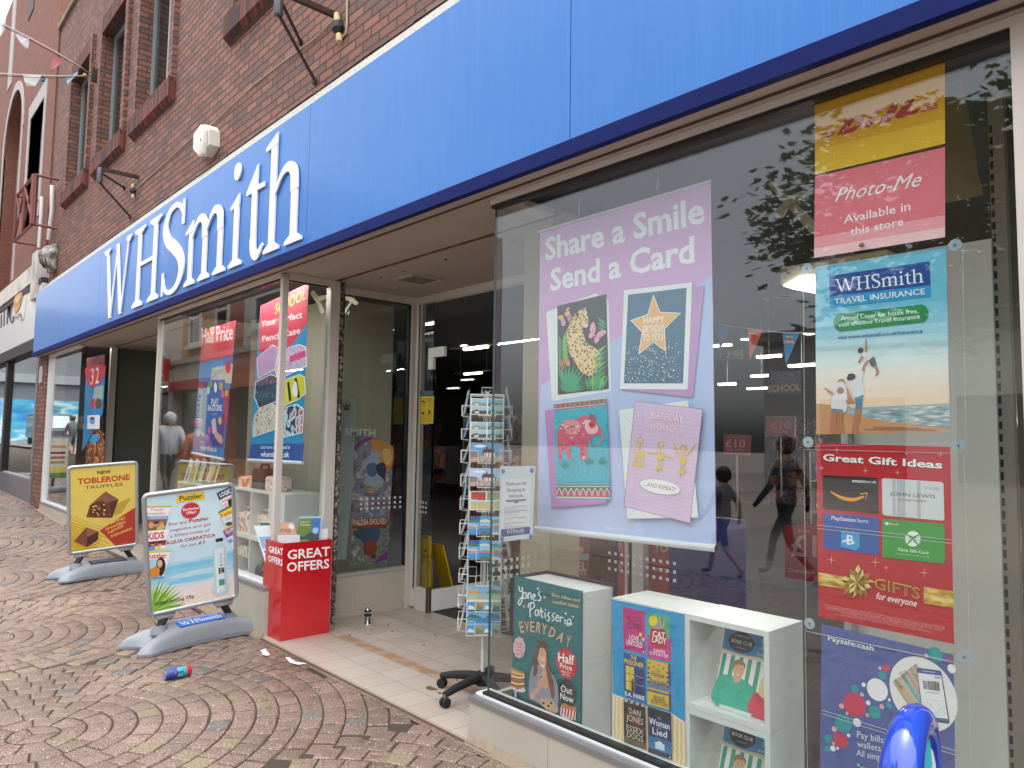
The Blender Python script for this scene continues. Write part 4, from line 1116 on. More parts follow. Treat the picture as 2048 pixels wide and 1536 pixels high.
def rrect(q, f=.05):
    out = []
    for i in range(4):
        a, b_, c = q[i - 1], q[i], q[(i + 1) % 4]
        k1 = (b_[0] + (a[0] - b_[0]) * f, b_[1] + (a[1] - b_[1]) * f); k2 = (b_[0] + (c[0] - b_[0]) * f, b_[1] + (c[1] - b_[1]) * f)
        out += [k1, tuple(.25 * k1[j] + .5 * b_[j] + .25 * k2[j] for j in (0, 1)), k2]
    return out
F.poly(rrect(K2((437, 728), (882, 752), (887, 1040), (440, 1000))), '1a1b1e'); F.text('amazon', K2((673, 784))[0], K2((780, 790))[0], K2((673, 760))[0], 'f0f0f0', .03); F.text('.co.uk', K2((780, 790))[0], K2((868, 795))[0], K2((780, 766))[0], 'f0f0f0')
F.line(K2((500, 858), (580, 905), (680, 925), (770, 900)), [2, 6, 7, 4], 'e89a2a', 5); F.line(K2((738, 880), (795, 872), (780, 925)), [2.5, 3.5, 1], 'e89a2a'); F.build('printed_gift_card', r)
F.poly(rrect(K2((912, 752), (1405, 785), (1413, 1095), (918, 1050))), 'd4d8da')
for x0, x1 in ((995, 1022), (1030, 1098), (1192, 1220)): F.poly(K2((x0, 758 + (x0 - 912) * .067), (x1, 758 + (x1 - 912) * .067), (x1 + 3, 1052 + (x1 - 918) * .09), (x0 + 3, 1052 + (x0 - 918) * .09)), 'b4b8be')
F.text('JOHN LEWIS', K2((976, 890))[0], K2((1340, 916))[0], K2((976, 862))[0], '3a3c42', .0); F.text('& PARTNERS', K2((1045, 932))[0], K2((1265, 948))[0], K2((1045, 916))[0], '4a4c52'); F.text('£15-200', K2((1256, 842))[0], K2((1370, 850))[0], K2((1256, 820))[0], '8a8e94'); F.text('GIFT CARD', K2((1076, 1042))[0], K2((1240, 1055))[0], K2((1076, 1028))[0], 'b0b4b8')
F.build('printed_gift_card', r)
F.poly(rrect(K2((442, 1032), (888, 1068), (890, 1368), (443, 1312))), '2458a8'); F.text('PlayStation', K2((510, 1085))[0], K2((702, 1104))[0], K2((510, 1054))[0], 'e8f0f8', .02); F.text('Store', K2((715, 1105))[0], K2((805, 1112))[0], K2((715, 1076))[0], 'e8f0f8')
F.poly(K2((590, 1172), (732, 1186), (736, 1305), (700, 1330), (583, 1300)), '36a0dc'); F.line(K2((630, 1180), (640, 1140), (665, 1138), (690, 1184)), 1, 'd05a50', 4)
F.poly(K2((632, 1205), (650, 1208), (650, 1275), (632, 1280)), 'f0f4f8'); F.line(K2((650, 1212), (672, 1222), (668, 1248), (650, 1244)), 3, 'f0f4f8', 3); F.line(K2((598, 1262), (632, 1248)), 3, 'f0f4f8'); F.line(K2((655, 1250), (692, 1268), (640, 1282)), 3, 'f0f4f8', 3); F.build('printed_gift_card', r)
F.poly(rrect(K2((917, 1078), (1415, 1120), (1420, 1440), (918, 1385))), '2f9a3c'); F.poly(K2((940, 1104), (964, 1106), (964, 1128), (940, 1126)), 'e8f4e8'); F.text('Microsoft', K2((970, 1124))[0], K2((1044, 1132))[0], K2((970, 1110))[0], 'e8f4e8', .01)
F.ell(K2((1161, 1238))[0], 15.5, 15.5, 'e8f0e8'); F.line(K2((1110, 1200), (1161, 1235), (1205, 1290)), [3, 4.5, 2], '2f9a3c', 4); F.line(K2((1212, 1205), (1161, 1235), (1115, 1285)), [3, 4.5, 2], '2f9a3c', 4)
F.text('Xbox Gift Card', K2((1040, 1332))[0], K2((1285, 1362))[0], K2((1040, 1308))[0], 'eef6ee', .01); F.text('Buy games, add-ons, devices, and more*', K2((1028, 1358))[0], K2((1298, 1390))[0], K2((1028, 1350))[0], 'd8ecd8'); F.build('printed_gift_card', r)
GOLD = ramp_mat('gold_foil_print', 'noise', ((.3, '8a6420'), (.5, 'd0a440'), (.65, 'ecd488')), 22, .35, stretch=(1, 1, 3))
F.poly(K3((405, -30), (640, 8), (640, 108), (405, 70)), GOLD); F.poly(K3((1248, 86), (1486, 122), (1486, 255), (1248, 215)), GOLD)
g2 = ['6a4a14', 'b88a30', 'e0bc60', '8a6620', 'f0dc98', 'a07828']
for i in range(26):
    a = i * 2.4; l = 150 - i * 3.2; c0 = K3((715, 50))[0]
    t = (c0[0] + l * .25 * math.cos(a), c0[1] + l * .25 * math.sin(a)); n = (-math.sin(a) * (6.5 - i * .1), math.cos(a) * (6.5 - i * .1))
    F.poly([c0, ((c0[0] + 2 * t[0]) / 3 + n[0], (c0[1] + 2 * t[1]) / 3 + n[1]), t], g2[i % 6]); F.lay -= .5; F.poly([c0, t, ((c0[0] + 2 * t[0]) / 3 - n[0], (c0[1] + 2 * t[1]) / 3 - n[1])], g2[(i + 2) % 6]); F.lay -= .5
F.build('gold_bow', r)
F.text('GIFTS', K3((858, 92))[0], K3((1220, 182))[0], K3((858, 12))[0], 'd8b048', .02); F.text('GIFTS', K3((866, 90))[0], K3((1214, 176))[0], K3((866, 20))[0], '8a5a20', -.02)
F.text('for everyone', K3((866, 180))[0], K3((1190, 244))[0], K3((872, 128))[0], 'f2ecec', .015, slant=.2); F.build('lettering', r)
holder(r, [(1608, 899), (1928, 907), (1940, 1330), (1612, 1262)], [(1616, 884), (1917, 891)], [((1634, 1050), (1903, 1080)), ((1634, 1057), (1903, 1087))])
# paysafe
r, F = pboard('window_poster', 'slate blue payment poster with bubbles and a phone, lowest in the right window', .6, [(1643, 1248), (1907, 1309.5), (1912, 1660), (1639, 1600)], '52629e')
F.build('poster_sheet', r)
for x, y, a, c in ((1340, 630, 58, '1f9a9c'), (1266, 638, 16, 'd8b8b8'), (1455, 665, 18, 'd03a58'), (1470, 742, 34, 'f0f2f2'), (895, 737, 13, 'd8b0b0'), (946, 740, 28, 'd03a58'), (915, 793, 31, '1f9a9c'), (875, 910, 84, 'ecebea'), (765, 870, 17, 'ecebea'), (694, 902, 28, '1f9a9c'), (752, 948, 16, 'd8b0b0'), (692, 1030, 90, 'c83a58'), (588, 1040, 20, 'd8b0b0'), (802, 1014, 18, 'ecebea'), (856, 1090, 47, '1f9a9c'), (970, 990, 11, 'ecebea'), (970, 1032, 24, '1f9a9c'), (910, 1044, 19, 'd8b0b0'), (795, 1112, 15, 'd8b0b0'), (632, 1100, 12, 'd8b0b0'), (712, 1172, 32, 'ecebea'), (602, 1180, 68, '1f9a9c'), (530, 1225, 20, 'd8b0b0'), (645, 1275, 14, 'ecebea'), (580, 1312, 58, 'c83a58'), (482, 1302, 31, '1f9a9c'), (520, 1380, 21, 'ecebea'), (524, 1340, 13, 'd8b0b0'), (558, 1378, 11, 'ecebea'), (475, 1384, 22, '1f9a9c'), (1370, 1270, 18, 'd03a58')):
    F.lay -= .8; F.ell(K3((x, y))[0], (a * .25, a * .06), (0, a * .265), c, 26)
F.up().ell(K3((1245, 945))[0], (68, 20), (2, 73), 'e6e6e4', 40); F.build('bubbles', r)
for i, c in enumerate(('c8b088', 'd0b898', '7ab8b8', 'd0a098', 'b8a888', 'c0a890')):
    x = 1000 + i * 32; y = 850 - i * 26
    F.poly(K3((x, y), (x + 26, y - 20), (x + 190, y + 220), (x + 160, y + 240)), '4a4038'); F.poly(K3((x + 4, y + 1), (x + 26, y - 16), (x + 188, y + 218), (x + 164, y + 236)), c)
for t, x, y in (('50 EURO', 1005, 830), ('20 EURO', 1045, 775), ('10', 1080, 765)): F.text(t, K3((x, y))[0], K3((x + (60 if len(t) > 3 else 22), y + (85 if len(t) > 3 else 30)))[0], K3((x + 22, y - 14))[0], '5a5040', .0)
F.build('banknotes', r)
F.poly(rrect(K3((1190, 732), (1388, 758), (1456, 1182), (1240, 1150)), .07), '2c3040'); F.poly(rrect(K3((1196, 742), (1382, 766), (1446, 1170), (1246, 1140)), .07), 'e8eaec'); F.poly(K3((1198, 742), (1382, 766), (1388, 798), (1202, 774)), '4a62a8'); F.poly(K3((1244, 1118), (1438, 1142), (1442, 1168), (1248, 1142)), '4a62a8')
F.text('Paysafe:cash', K3((1238, 762))[0], K3((1340, 774))[0], K3((1238, 748))[0], 'e8ecf4'); F.text('shop', K3((1336, 816))[0], K3((1380, 820))[0], K3((1336, 796))[0], '2a2c34', .03)
x = 1238
rd = random.Random(2)
while x < 1372:
    w_ = rd.choice((2, 3, 5, 7)); F.lay -= .8; F.poly(K3((x, 834 + (x - 1238) * .1), (x + w_, 834 + (x - 1238) * .1), (x + w_ + 8, 902 + (x - 1238) * .14), (x + 8, 902 + (x - 1238) * .14)), '26282c'); x += w_ + rd.choice((2, 3, 4))
F.up().text('010 002 024 479 1', K3((1264, 930))[0], K3((1372, 945))[0], K3((1264, 920))[0], '4a4c52'); F.line(K3((1255, 985), (1410, 1002)), .4, '8a8c90')
for a in (((1275, 1010), (1310, 1030), (1305, 1060)), ((1350, 1010), (1390, 1050), (1425, 1040)), ((1340, 1100), (1380, 1070), (1420, 1100))): F.line(K3(*a), .7, '9ac0c8', 4)
F.build('printed_phone', r)
F.text('Paysafe:cash', K3((482, 512))[0], K3((850, 600))[0], K3((482, 472))[0], 'e4e8f0', .03); F.text('Pay bills', K3((715, 1290))[0], K3((925, 1335))[0], K3((715, 1238))[0], 'e0e6f0', .0); F.text('wallets', K3((715, 1362))[0], K3((905, 1402))[0], K3((715, 1312))[0], 'e0e6f0', .0); F.text('All simple', K3((712, 1434))[0], K3((950, 1484))[0], K3((712, 1384))[0], 'e0e6f0', .0)
F.poly(K3((712, 1490), (738, 1495), (740, 1525), (714, 1520)), '1f9a9c'); F.text('1', K3((722, 1518))[0], K3((730, 1520))[0], K3((722, 1500))[0], 'f0f4f4'); F.line(K3((740, 1524), (900, 1560)), .8, 'f0f4f4'); F.build('lettering', r)
holder(r, [(1610, 1262), (1938, 1332), (1945, 1680), (1616, 1600)], [(1619, 1247), (1929, 1314)], [((1643, 1420), (1911, 1502)), ((1643, 1427), (1911, 1510))])
F = Flat((-1, .1, 1), Y3)

# ---- thank-you notice in the lobby corner glass
p = (-3.0, .085, 1.3)
r = root('notice_sheet', 'white notice thanking shoppers, stuck on the corner glass beside the postcard rack', 'notice', p)
Kn = crop(900, 860, .1432)
F = Flat(p, Y3); F.slab(Kn((705, 507), (1190, 505), (1150, 1508), (680, 1570)), 'b9c4ca', .002); F.poly(Kn((738, 690), (1128, 672), (1115, 1450), (712, 1495)), 'c9cdd4'); F.poly(Kn((712, 1388), (1118, 1350), (1116, 1450), (712, 1495)), '262e78'); F.build('sheet', r)
for i, t in enumerate(('Thank you for', 'Shopping at', 'WHSmith.')): F.text(t, Kn(((775, 778), (795, 864), (815, 950))[i])[0], Kn(((1072, 762), (1052, 850), (1035, 938))[i])[0], Kn(((775, 730), (795, 815), (815, 905))[i])[0], '26282e', .012)
F.serif(Kn((790, 1448))[0], Kn((1042, 1425))[0], Kn((790, 1392))[0], 'd8dce6')
for y, a, c in ((985, 775, 1068), (1000, 790, 1060)): F.line(Kn((a, y), (c, y - 18)), 1.4, '44464c')
F.line(Kn((900, 1012), (955, 1008)), 2.8, '5a5c60')
for i, (y, c) in enumerate(((1080, 1080), (1108, 910), (1140, 1070), (1160, 980), (1190, 950), (1230, 1060), (1305, 1040), (1330, 850), (1360, 1060))): F.line(Kn((755, y), (c, y - (c - 755) * .07)), .7, '7a7e86')
F.line(Kn((980, 1220), (1060, 1212)), 2.2, 'd8a040'); F.line(Kn((750, 1260), (775, 1258)), 1.4, 'c8a040'); F.build('lettering', r)
b = MB()
for q in ((742, 570), (1145, 562), (728, 1520), (1132, 1485)): b.lathe([(.014, 0), (.012, .004), (.004, .007)], F.P(Kn(q)[0], 0), mat('blue_tack', '5a74a8', .35), 12, axis=(0, -1, 0))
b.build('suction_cup', r)

# ================================================================ THINGS ON AND BY THE PAVEMENT
GREYPL = mat('grey_plastic', '7e838b', .42, .06, 5, bump=.08, bscale=60)
RUBB = mat('rubber_black', '18181a', .7)
SPRING = mat('spring_steel', '3c3834', .35, .1, 40, metal=.6)
SNAP = mat('snap_frame', 'a9acb0', .33, .04, 6, metal=.55)
def pavement_sign(label, c, ang, panel, colr, plate, plate_c):
    """swing sign: water-filled base, two springs, snap frame with a poster rocking on them"""
    c = Vector((c[0], c[1], gz(c[0]))); r = thing('pavement_sign', label, 'pavement sign', c, 'spring-footed pavement signs')
    ax = Vector((math.cos(ang), math.sin(ang), 0)); nn = Vector((ax.y, -ax.x, 0)); up = Vector((0, 0, 1))
    b = MB(); NX, R = 33, 29; rows = []
    for i in range(NX):
        t = -1 + 2 * i / (NX - 1); row = []
        for k in range(R):
            s = -1 + 2 * k / (R - 1); wd = .165 + .05 * abs(t) ** 2; y = s * wd
            L_ = .40 + .115 * min(1, (abs(s) / .62) ** 2) - .075 * max(0, (abs(s) - .62) / .38) ** 2.2
            x = t * L_
            ed = max(0.0, 1 - abs(s) ** 6) ** .5 * max(0.0, 1 - abs(t) ** 10) ** .5
            z = (.045 + .085 * (1 - t * t) ** .9) * ed
            z -= .022 * math.exp(-(s / .28) ** 2) * min(1, max(0, abs(t) - .66) / .18)       # the dip between the lobes
            z -= .012 * math.exp(-((abs(s) - .75) / .2) ** 2) * (1 - abs(t)) * 1.2           # scooped flank
            row.append(c + ax * x + nn * y + up * (max(z, 0) + .022 + .012 * (1 - t * t)))
        rows.append(row)
    vs = [p for q in rows for p in q]; fs = []
    for i in range(NX - 1):
        for k in range(R - 1): fs.append((i * R + k, i * R + k + 1, (i + 1) * R + k + 1, (i + 1) * R + k))
    b.add(vs, fs, GREYPL, True)
    rim = [rows[0][k] for k in range(R)] + [rows[i][R - 1] for i in range(1, NX)] + [rows[NX - 1][k] for k in range(R - 2, -1, -1)] + [rows[i][0] for i in range(NX - 2, 0, -1)]
    n = len(rim); b.add(rim + [Vector((p.x, p.y, c.z + .003)) for p in rim], [(i, (i + 1) % n, n + (i + 1) % n, n + i) for i in range(n)], GREYPL, True)
    for s in (-1, 1): b.lathe([(.062, .0), (.056, .03), (.045, .05), (.044, .058)], c + ax * s * .285 + up * .10, GREYPL, 20)
    b.lathe([(.018, 0), (.018, .012)], c + up * .155 - nn * .03, GREYPL, 14)
    base = b.build('base', r)
    ex = ax if ax.dot(_r) > 0 else -ax
    o = c + nn * .078 + up * .158; pn = (nn * .30 + up * .95).normalized(); pu = pn.cross(ex)
    if pu.z < 0: pu = -pu
    b = MB(); h, w = .04, .185
    b.obox(o, ex * w, pu * h, pn * .004, pr(plate), .0)
    tot = sum(SER[q][0] for q in 'WHSmith'); x = 0; s0 = o - ex * w * .93 - pu * h * .62 + pn * .0046; k = w * 1.86 / tot; hh = h * 1.25; n = 0
    for ch in 'WHSmith':
        for pts in SER[ch][1]:
            n += 1; b.face([s0 + pn * .00005 * n + ex * (x + q[0]) * k + pu * q[1] * hh for q in pts], pr(plate_c))
        x += SER[ch][0]
    b.build('name_plate', base)
    # the panel
    pc, yaw, lean, roll, Wd, H = panel
    e0 = Vector((math.cos(yaw), math.sin(yaw), 0)); n0 = Vector((math.sin(yaw), -math.cos(yaw), 0)); u2 = up * math.cos(lean) + n0 * math.sin(lean)
    ex = e0 * math.cos(roll) + u2 * math.sin(roll); pu = u2 * math.cos(roll) - e0 * math.sin(roll); pn = ex.cross(pu)
    if pn.dot(CAM - c) < 0: pn = -pn
    hw, f = Wd / 2, .036; o = Vector(pc) - pu * H / 2
    for s in (-1, 1):
        q = c + ax * s * .285 + up * .15; e = o + ex * s * .215 * (1 if ex.dot(ax) > 0 else -1) - pu * .03; b = MB()
        def coil(t): m = q.lerp(e, t); a = t * 52; return m + Vector((math.cos(a), math.sin(a), 0)) * .027
        b.tube([coil(i / 150) for i in range(151)], .0062, SPRING, 6); b.tube([q, e], .019, RUBB, 10); b.build('spring', r)
        b = MB(); b.obox(e + pu * .008, ex * .06, pn * .028, pu * .010, ALU, .004); b.obox(e + pu * .022, ex * .075, pn * .017, pu * .008, ALU, .003)
        for e_ in (-1, 1): b.lathe([(.009, 0), (.009, .02)], e - pu * .018 + ex * .042 * e_, ALU, 8)
        b.build('clamp', r)
    b = MB()
    for s in (-1, 1): b.tube([o + ex * s * (hw - f / 2) + pu * .05, o + ex * s * (hw - f / 2) + pu * (H - .05)], f / 2, SNAP, 12)
    for z in (f / 2, H - f / 2): b.tube([o - ex * (hw - .05) + pu * z, o + ex * (hw - .05) + pu * z], f / 2, SNAP, 12)
    for s in (-1, 1):
        for z, zs in ((f / 2, 1), (H - f / 2, -1)):
            cc = o + ex * s * (hw - .05) + pu * (z + zs * (.05 - f / 2))
            b.tube([cc + ex * s * (.05 - f / 2) * math.cos(a) - pu * zs * (.05 - f / 2) * math.sin(a) for a in [i * math.pi / 12 for i in range(7)]], f / 2, SNAP, 12)
    b.build('frame', r)
    b = MB(); b.obox(o + pu * H / 2 - pn * .002, ex * (hw - f * .7), pu * (H / 2 - f * .7), pn * .004, mat('sign_back', 'b4b6b8', .4)); b.build('back_board', r)
    oo = o + pn * .0035 + pu * H / 2; F = Flat(oo, pn); e1, e2 = hw - f * .86, H / 2 - f * .86
    F.mb.face([oo - ex * e1 + pu * e2, oo + ex * e1 + pu * e2, oo + ex * e1 - pu * e2, oo - ex * e1 - pu * e2], pr(colr))
    return r, F, (ex, pu, pn, oo, e1, e2)
s1, F1, T1 = pavement_sign('grey pavement sign with a pale blue puzzle magazine offer poster, nearer of two', (-5.97, -.42), rad(101), ((-5.906, -.492, .716), rad(84.3), rad(6.9), rad(6.35), .673, .95), 'c4e2ee', '2a62b8', 'e8eef4')
s2, F2, T2 = pavement_sign('grey pavement sign with a yellow chocolate truffle poster and blackened name plate', (-8.89, -.37), rad(101), ((-8.808, -.428, .797), rad(88.1), rad(7), rad(4.47), .684, .95), 'dabf5c', '34363c', '74767a')
def uvq(T, F, u, v):
    ex, pu, pn, oo, e1, e2 = T
    return oo + ex * e1 * (2 * u - 1) + pu * e2 * (1 - 2 * v) + pn * F.step * F.lay
class UV:
    """poster artwork given as fractions (across, down) of the sheet"""
    def __init__(s, T, F): s.T, s.F = T, F
    def poly(s, pts, m):
        s.F.lay += 1; s.F.mb.face([uvq(s.T, s.F, *p) for p in pts], pr(m) if isinstance(m, str) else m)
    def smooth(s, pts, m, k=4): s.poly([(p.x, p.y) for p in catmull(pts, k, True)], m)
    def line(s, pts, w, m, k=1): s.poly(brush(pts, w, k), m)
    def ell(s, c, a, b, m, n=24): s.poly([(c[0] + a * math.cos(6.2832 * i / n), c[1] + b * math.sin(6.2832 * i / n)) for i in range(n)], m)
    def rect(s, u0, v0, u1, v1, m): s.poly([(u0, v0), (u1, v0), (u1, v1), (u0, v1)], m)
    def text(s, t, u0, v, u1, hgt, m, bold=0.0, slant=0.0, dv=0.0, rot=None):
        s.F.lay += 1; V, Fc, w = glyphs(t, round(bold * .6, 4)); o = uvq(s.T, s.F, u0, v); a = uvq(s.T, s.F, u1, v + dv) - o; b = uvq(s.T, s.F, u0 + (rot or 0), v - hgt) - o
        s.F.mb.add([o + a * ((x + slant * y) / w) + b * y for x, y in V], Fc, pr(m))
# puzzle poster
U = UV(T1, F1)
for i, c in enumerate(('c8e4f0', 'cfe8f2', 'c0e0ee', 'a4d4ea', '8ccae6', '9cd0e6', 'c4dce4', 'e0dce0', 'e8dcd4', 'ecdccc')):
    v0 = (0, .12, .46, .60, .64, .70, .77, .82, .87, .93)[i]; U.poly([(0, v0 - .012), (.5, v0 + .01), (1, v0 - .02), (1, 1), (0, 1)] if i else [(0, 0), (1, 0), (1, 1), (0, 1)], c)
U.smooth([(.05, .66), (.3, .625), (.7, .63), (1, .60), (1, .64), (.6, .665), (.3, .66)], '7cc4e4'); U.smooth([(.2, .73), (.5, .70), (.9, .71), (.95, .74), (.6, .755)], 'b8dcea'); U.smooth([(.15, .78), (.5, .745), (.8, .77), (.6, .80)], '84c8e4')
F1.build('poster_sheet', s1)
for i in range(16):
    a = -1.5 + i * .13; o = (-.02, .995); t = (max(.0, o[0] + .42 * math.cos(a)), min(.99, o[1] + .30 * math.sin(a))); d = (t[0] - o[0], t[1] - o[1])
    U.poly([(.0, .99), (o[0] + d[0] * .5 + .012, o[1] + d[1] * .5 + .012), t, (max(0, o[0] + d[0] * .5 - .012), o[1] + d[1] * .5 - .012)], ('7cae3c', 'a8cc58', '5e9a34')[i % 3])
F1.build('palm_leaves', s1); U.smooth([(.35, .03), (.36, .018), (.66, .018), (.67, .03), (.67, .075), (.655, .085), (.36, .085), (.345, .075)], 'e8c628'); F1.build('title_badge', s1)
U.text('Puzzler', .375, .070, .645, .042, '1c1c18', .03)
U.poly([(.50 + (.118 if i % 2 else .105) * math.cos(i * math.pi / 24), .168 + (.075 if i % 2 else .066) * math.sin(i * math.pi / 24)) for i in range(48)], 'c8303c')
U.text('Exclusive', .41, .163, .60, .023, 'f4eeee', .03); U.text('Offer!', .445, .197, .565, .023, 'f4eeee', .03)
for t, u0, u1, v, h, m, bd in (('Buy any', .24, .455, .272, .026, 'b84a58', 0), ('Puzzler', .475, .715, .272, .028, 'b82c40', .04), ('magazine and get', .232, .735, .325, .024, 'b84a58', 0), ('a 500ml bottle of', .25, .715, .378, .026, 'b84a58', 0), ('AQUA CARPATICA', .195, .785, .432, .028, 'b82c40', .035), ('for just', .37, .555, .478, .026, 'b84a58', 0), ('£1', .575, .65, .478, .028, 'b82c40', .03), ('Offer saving 25p', .04, .50, .942, .026, '2a2c2e', .02)): U.text(t, u0, v, u1, h, m, bd)
U.line([(.33, .965), (.76, .93)], .0018, 'a8988c'); F1.build('lettering', s1)
# bottle
U.smooth([(.735, .955), (.71, .90), (.72, .89), (.75, .93), (.85, .945), (.905, .92), (.93, .87), (.935, .89), (.91, .96), (.82, .975)], 'b4d0de', 4)
U.poly([(.745, .545), (.785, .515), (.875, .515), (.915, .545), (.915, .93), (.89, .955), (.77, .955), (.745, .93)], 'b9d3de'); U.poly([(.77, .55), (.79, .53), (.80, .95), (.775, .94)], 'dcebf0'); U.rect(.80, .545, .875, .94, 'd4e4ea'); U.rect(.885, .55, .892, .94, '9ab8c8')
U.rect(.785, .455, .875, .485, '1f2226'); U.rect(.79, .485, .872, .515, 'c4d8e0'); U.rect(.805, .725, .875, .775, '23262a'); U.text('C', .823, .770, .858, .035, 'e8eef0', .01); U.rect(.805, .83, .875, .885, '3a9a7c')
for i, t in enumerate('AQUA'): U.text(t, .826, .615 + i * .032, .853, .022, '2c3034', .0)
U.rect(.81, .698, .87, .7, '5a6a70'); F1.build('printed_bottle', s1)
def mag(q, bars, name='printed_magazine'):
    D = lambda u, v: lerp2(q, u, v)
    U.poly(q, bars[0])
    for (u0, v0, u1, v1, c) in bars[1]: U.poly([D(u0, v0), D(u1, v0), D(u1, v1), D(u0, v1)], c)
    for (t, u0, v, u1, h, c, bd) in bars[2]:
        a, e_, tp = D(u0, v), D(u1, v), D(u0, v - h)
        U.F.lay += 1; V, Fc, w = glyphs(t, round(bd * .6, 4)); o = uvq(T1, F1, *a); x_ = uvq(T1, F1, *e_) - o; y_ = uvq(T1, F1, *tp) - o
        F1.mb.add([o + x_ * (x / w) + y_ * y for x, y in V], Fc, pr(c))
    for (u, v, a, b_, c) in bars[3]: U.ell(D(u, v), a, b_, c, 14)
    F1.build(name, s1)
mag([(0, .075), (.275, .10), (.19, .30), (0, .285)], ('eceef0', [(0, 0, 1, .07, 'e0b040'), (0, .42, 1, .56, '7a9ccc'), (0, .56, 1, 1, '8a5a40')], [('Puzzle', .2, .2, .7, .1, 'c05a60', 0), ('Compendium', .02, .36, .85, .11, 'c05a60', 0), ('CASH SPLASH', .15, .52, .95, .07, 'eef2f6', .01)], [(.45, .72, .03, .026, 'd8a080'), (.75, .76, .03, .026, 'c89070'), (.2, .78, .03, .026, 'd8a080'), (.7, .92, .04, .02, 'b8c858'), (.8, .87, .035, .02, 'd8b860'), (.45, .68, .03, .015, '4a2e24')]))
mag([(0, .288), (.245, .30), (.175, .46), (.0, .455)], ('f0f0f0', [(0, .55, 1, .82, '8a3040'), (0, .82, .4, 1, '5a9ad0')], [('KiDS', -.05, .45, .85, .33, 'c8283c', .05)], [(.25, .68, .025, .018, 'd8a080'), (.65, .70, .025, .018, 'd09878'), (.25, .64, .026, .01, '3a2420'), (.65, .66, .026, .01, '2a1c1c'), (.6, .9, .03, .015, 'e8d038')]))
mag([(.0, .462), (.26, .485), (.145, .715), (.0, .700)], ('e8eaec', [(0, 0, 1, .07, 'e8c840'), (0, .3, .45, 1, 'a8d0e4'), (.1, .93, 1, 1, '5a9ad0')], [('Puzzler', -.12, .26, .88, .16, 'c8283c', .035)], []))
U.smooth([(.085, .56), (.13, .53), (.17, .56), (.18, .62), (.15, .68), (.11, .69), (.08, .63)], '2c1e1c'); U.ell((.118, .585), .028, .034, 'e0b498', 16); U.poly([(.0, .62), (.07, .60), (.115, .63), (.10, .69), (.0, .69)], 'd8882c'); U.smooth([(.104, .597), (.118, .603), (.132, .594), (.12, .609)], 'c05058', 3); F1.build('printed_portrait', s1)
mag([(.815, .045), (1.0, .0), (1.0, .185), (.90, .205)], ('eceef0', [(0, 0, 1, .42, '1c2c5a'), (.1, .52, 1, .6, 'd89aa0'), (.62, .6, 1, 1, '2a2426')], [('LOGIC', .12, .30, 1.0, .22, 'f0f2f4', .05), ('PUZZLES', .3, .4, .95, .06, 'c8d0e0', 0)], [(.35, .8, .035, .022, 'e8b8c8')]))
mag([(.825, .215), (1.0, .165), (1.0, .375), (.915, .365)], ('d8e6ee', [(0, 0, 1, .1, '2a7a48'), (0, .1, 1, .42, 'ecd24a')], [('Puzzler', .06, .36, 1.02, .18, 'c8283c', .03), ('CASH', .3, .62, .9, .14, 'd88a98', .02)], [(.55, .82, .05, .022, 'e8c838'), (.55, .82, .042, .017, '2a4a8a')]))
mag([(.87, .385), (1.0, .345), (1.0, .575), (.985, .57)], ('dcdff0', [(0, 0, 1, .07, 'e0c040'), (0, .07, 1, .42, '7a2a86')], [('KILLER', .18, .26, 1.15, .15, 'f2f0f4', .03), ('SUDOKU', .3, .38, 1.1, .07, 'd8c8e4', 0)], [(.42, .62, .028, .02, '6aa8cc')]))
# truffle poster
U = UV(T2, F2)
U.poly([(0, .62), (.5, .84), (.36, 1), (0, 1)], 'd8b23c')
for i in range(17):
    v = .56 + i * .034; U.line([(0, v), (min(.66, (1.06 - v) * 1.6), min(1, v + .26))], .0042, '7a5a1c') if v < .98 else None
U.poly([(.44, .78), (1, .545), (1, 1), (.68, 1)], 'b03428'); F2.build('poster_sheet', s2)
U.text('NEW', .405, .095, .615, .040, '2c2418', .045); U.text('TOBLERONE', .11, .195, .91, .065, 'b83a24', .055); U.text('TRUFFLES', .22, .262, .80, .036, '4a4028', .0)
for i, t in enumerate(('DIAMOND', 'SHAPED.', 'NEVER', 'SQUARE.')): U.text(t, .485 + i * .04, .735 + i * .047 + .012, .485 + i * .04 + (.35, .33, .25, .35)[i], .03, 'e4c060', .035, dv=-.07)
U.text('terms apply', .76, .985, .89, .008, 'd8a890'); F2.build('lettering', s2)
def pyr(pts, cols, nm):
    for f, c in cols: U.poly([pts[k] for k in f], c)
U.poly([(.60, .50), (.93, .42), (.78, .60), (.63, .62)], 'b89a34')
CH1, CH2, CH3 = '6e3c2a', '84503a', '4a2a20'
U.poly([(.53, .31), (.73, .425), (.63, .645), (.235, .60), (.29, .46)], CH1); U.poly([(.53, .31), (.73, .425), (.59, .45)], CH2); U.poly([(.59, .45), (.73, .425), (.63, .645)], CH3); U.poly([(.53, .31), (.59, .45), (.30, .45)], '8a5642')
U.smooth([(.31, .60), (.30, .50), (.38, .43), (.49, .43), (.545, .50), (.545, .61), (.43, .62)], '5a2e1c', 4)
rd = random.Random(4)
for i in range(26): F2.lay -= .5; U.ell((rd.uniform(.33, .53), rd.uniform(.46, .60)), rd.uniform(.008, .022), rd.uniform(.005, .012), ('e0c490', 'c8985c', '3c1e12')[i % 3], 9)
U.poly([(.235, .72), (.42, .79), (.40, .89), (.24, .96), (.05, .87)], CH1); U.poly([(.235, .72), (.245, .845), (.24, .96), (.05, .87)], '7a4632'); U.poly([(.235, .72), (.42, .79), (.245, .845)], '8e5c46'); U.poly([(.245, .845), (.42, .79), (.41, .89), (.24, .965)], CH3); F2.build('printed_chocolates', s2)

